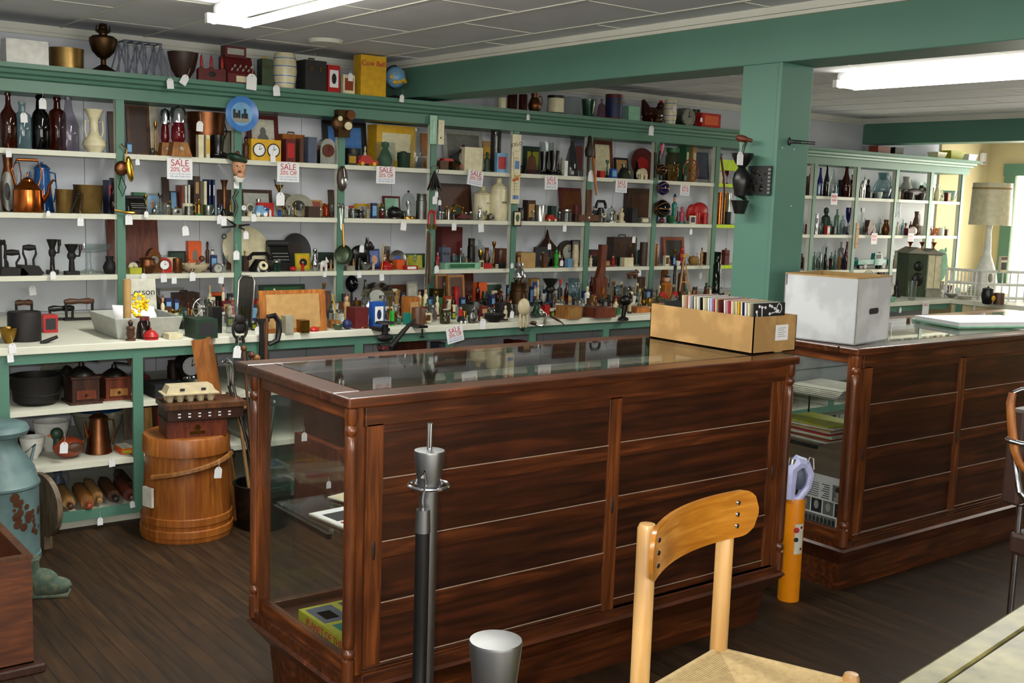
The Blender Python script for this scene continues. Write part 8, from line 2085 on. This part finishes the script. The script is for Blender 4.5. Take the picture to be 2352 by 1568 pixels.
# chest of drawers and crates standing behind the counter
def crate(name, lab, x0, x1, y0, y1, z0, z1, mk, dr):
 t = thing(name, lab, 'chest', ((x0 + x1) / 2, y0, z0)); w = x1 - x0; d = y1 - y0; h = z1 - z0
 B(-w / 2, w / 2, 0, d, 0, h).obj('chest_body', mk, t)
 for i in range(dr):
  a = h * (i + .08) / dr; b = h * (i + .92) / dr
  q = B(-w / 2 + .02, w / 2 - .02, -.012, 0, a, b).obj('drawer_front', 'w_brown', t); MB().cyl((0, -.03, (a + b) / 2), (0, -.012, (a + b) / 2), .01).obj('drawer_knob', 'brass', q)
crate('low_chest', 'reddish wooden chest on the floor behind the near counter', 2.49, 3.1, 4.55, 5.0, 0, .40, 'w_red', 1)
crate('tool_chest', 'dark brown box stacked on the reddish chest behind the near counter', 2.53, 3.05, 4.58, 4.98, .401, .72, 'w_dark', 1)
price_tag(699, 1003, 20, 4.574, 'white price tag on the dark box seen through the counter glass, upper')
price_tag(755, 1113, 17, 4.536, 'white price tag on the reddish chest seen through the counter glass, lower')
# milk can
t = thing('milk_can', 'tall blue-green painted metal milk can with rust patches at the left edge', 'milk can', (1.08, 4.93, 0))
MB().lathe([(0, 0), (.165, 0), (.17, .01), (.17, .035), (.166, .04), (.166, .33), (.172, .335), (.172, .345), (.166, .35), (.15, .41), (.10, .48), (.088, .505), (.088, .54), (0, .54)], 44).obj('can_body', 'can_blue', t)
MB().lathe([(0, .54), (.092, .54), (.125, .55), (.135, .57), (.125, .59), (.10, .60), (0, .603)], 40).obj('can_lid', 'can_blue', t)
random.seed(11)
m = MB()
for i in range(26):
 a = -.95 + random.uniform(-.45, .45); z = .22 + random.uniform(-.07, .05) - .1 * (a + .95); m.sph((.166 * math.cos(a), .166 * math.sin(a), z), .006, .012 + .016 * random.random(), .008 + .014 * random.random(), 8, RZ(a)) if False else m.lathe([(0, -.001), (.008 + .014 * random.random(), 0), (0, .0012)], 7, M=TR(.1665 * math.cos(a), .1665 * math.sin(a), z) @ RZ(a) @ RY(PI / 2))
m.obj('rust_patch', 'brown', t)
for s in (.4, -2.7): MB().tube([(.13 * math.cos(s), .13 * math.sin(s), .44), (.19 * math.cos(s), .19 * math.sin(s), .47), (.16 * math.cos(s), .16 * math.sin(s), .38)], .007).obj('side_handle', 'can_blue', t)
v = on_z(115, 1250, 0); t = thing('round_board', 'round worn wooden board standing behind the milk can', 'board', (1.285, 5.04, .0), math.radians(-72))
MB().cyl((0, .012, .19), (0, -.012, .19), .145, n=36).obj('disc', 'w_grey', t); m = MB(); m.box(-.004, .004, -.0135, -.012, .05, .33); m.obj('board_crack', 'darkbrown', t); B(-.05, .05, -.02, .02, 0, .06).obj('foot_block', 'w_grey', t)
# mossy ceramic boot
v = on_z(112, 1375, 0); t = thing('stone_boot', 'mossy grey-green ceramic boot on the floor beside the wooden trunk', 'boot', (v.x, v.y + .05, 0), math.radians(-25))
m = MB(); m.lathe([(0, 0), (.05, 0), (.055, .06), (.05, .13), (.055, .15), (.04, .15), (0, .12)], 20, c=(-.07, 0, 0)); m.sph((-.02, 0, .055), .075, .045, .055, 18); m.sph((.03, 0, .038), .07, .042, .036, 16); m.obj('boot_body', 'boot_green', t)
B(-.12, .09, -.042, .042, 0, .012).obj('boot_sole', 'boot_green', t, .004)
# trunk with open lid
t = thing('storage_chest', 'open reddish wooden trunk in the lower left corner', 'trunk', (.915, 3.72, 0))
TX, TY, TZ = -.75, .52, .385
B(TX, 0, 0, .018, .03, TZ).obj('front_board', 'trunk_wood', t); B(-.018, 0, .018, TY, .03, TZ).obj('side_board', 'trunk_wood', t); B(TX, TX + .018, .018, TY, .03, TZ).obj('side_board', 'trunk_wood', t)
B(TX, 0, TY - .018, TY, .03, TZ).obj('back_board', 'trunk_wood', t); B(TX, 0, 0, TY, .02, .035).obj('bottom_board', 'trunk_wood', t)
m = MB(); m.box(TX, .004, -.004, .022, TZ, TZ + .012); m.box(-.022, .004, .022, TY, TZ, TZ + .012); m.obj('rim_strip', 'w_brown', t)
B(TX, .03, -.03, TY, 0, .03).obj('base_board', 'w_dark', t, .005)
B(TX, .0, TY, TY + .03, TZ + .02, TZ + .40).obj('lid', 'trunk_wood', t, .004)
# orange tube with flashlight
t = thing('orange_tube', 'tall orange plastic tube with a paper sticker standing between the counters', 'tube', (3.625, 2.79, 0))
MB().lathe([(0, 0), (.043, 0), (.044, .004), (.044, .40), (.040, .43), (0, .43)], 36).obj('tube_body', 'orange_plastic' if 'orange_plastic' in MATS else plain('orange_plastic', 'e0860c', .35, 0, .03), t)
fa = math.atan2(-.61, -.79); 
st_ = MB()
vs = []
for i in range(9):
 a = -2.25 + i * .115
 vs.append([st_.bm.verts.new((.0448 * math.cos(a), .0448 * math.sin(a), z)) for z in (.205, .33)])
for a_, b2 in zip(vs, vs[1:]): st_.bm.faces.new((a_[0], b2[0], b2[1], a_[1]))
k_ = st_.obj('sticker', 'paper', t)
for a, z, r, mk in ((-2.12, .305, .012, 'red'), (-2.1, .265, .010, 'ink'), (-1.6, .315, .006, 'darkred'), (-1.55, .225, .006, 'darkred')):
 MB().lathe([(0, 0), (r, 0), (0, .0008)], 14, M=TR(.0449 * math.cos(a), .0449 * math.sin(a), z) @ RZ(a) @ RY(PI / 2)).obj('sticker_mark', mk, k_)
t = thing('hand_torch', 'lavender-white plastic hand torch on top of the orange tube', 'torch', (3.615, 2.775, .432), math.radians(-35))
m = MB(); m.tube([(-.03, 0, .0), (-.032, -.005, .06), (-.03, 0, .12), (0, 0, .15), (.03, 0, .145)], [.024, .027, .031, .032, .02]); m.tube([(.03, 0, .145), (.052, 0, .10), (.045, 0, .05), (.01, 0, .0), (-.02, 0, -.01)], [.018, .017, .016, .017, .02]); m.obj('torch_body', 'lavender', t)
MB().sph((.008, -.004, .08), .026, .012, .045, 18).obj('grip_window', 'slate', t); MB().cyl((-.03, 0, .145), (-.028, 0, .165), .026, .024).obj('lens_ring', 'chrome', t); MB().tube([(.035, 0, .14), (.045, 0, .17), (.06, 0, .165), (.065, 0, .12)], .0025, 6).obj('wrist_loop', 'white', t)
v = on_z(1780, 1345, 0); t = thing('plastic_bag', 'blue and white crumpled packet on the floor between the counters', 'packet', (3.60, 2.98, 0)); MB().sph((0, 0, .03), .04, .05, .035, 10).obj('packet_body', 'white', t); MB().sph((.01, -.02, .045), .025, .04, .025, 8).obj('blue_print', 'blue', t)

# paint chips on the column
for i, (px, py) in enumerate(((1797, 339), (1824, 343), (1817, 473))):
 q = on_y(px, py, 3.166); t = MB().sph(q, .0035, .001, .003, 8).obj('trim_%d' % (6 + i), 'label_white'); struct(t)
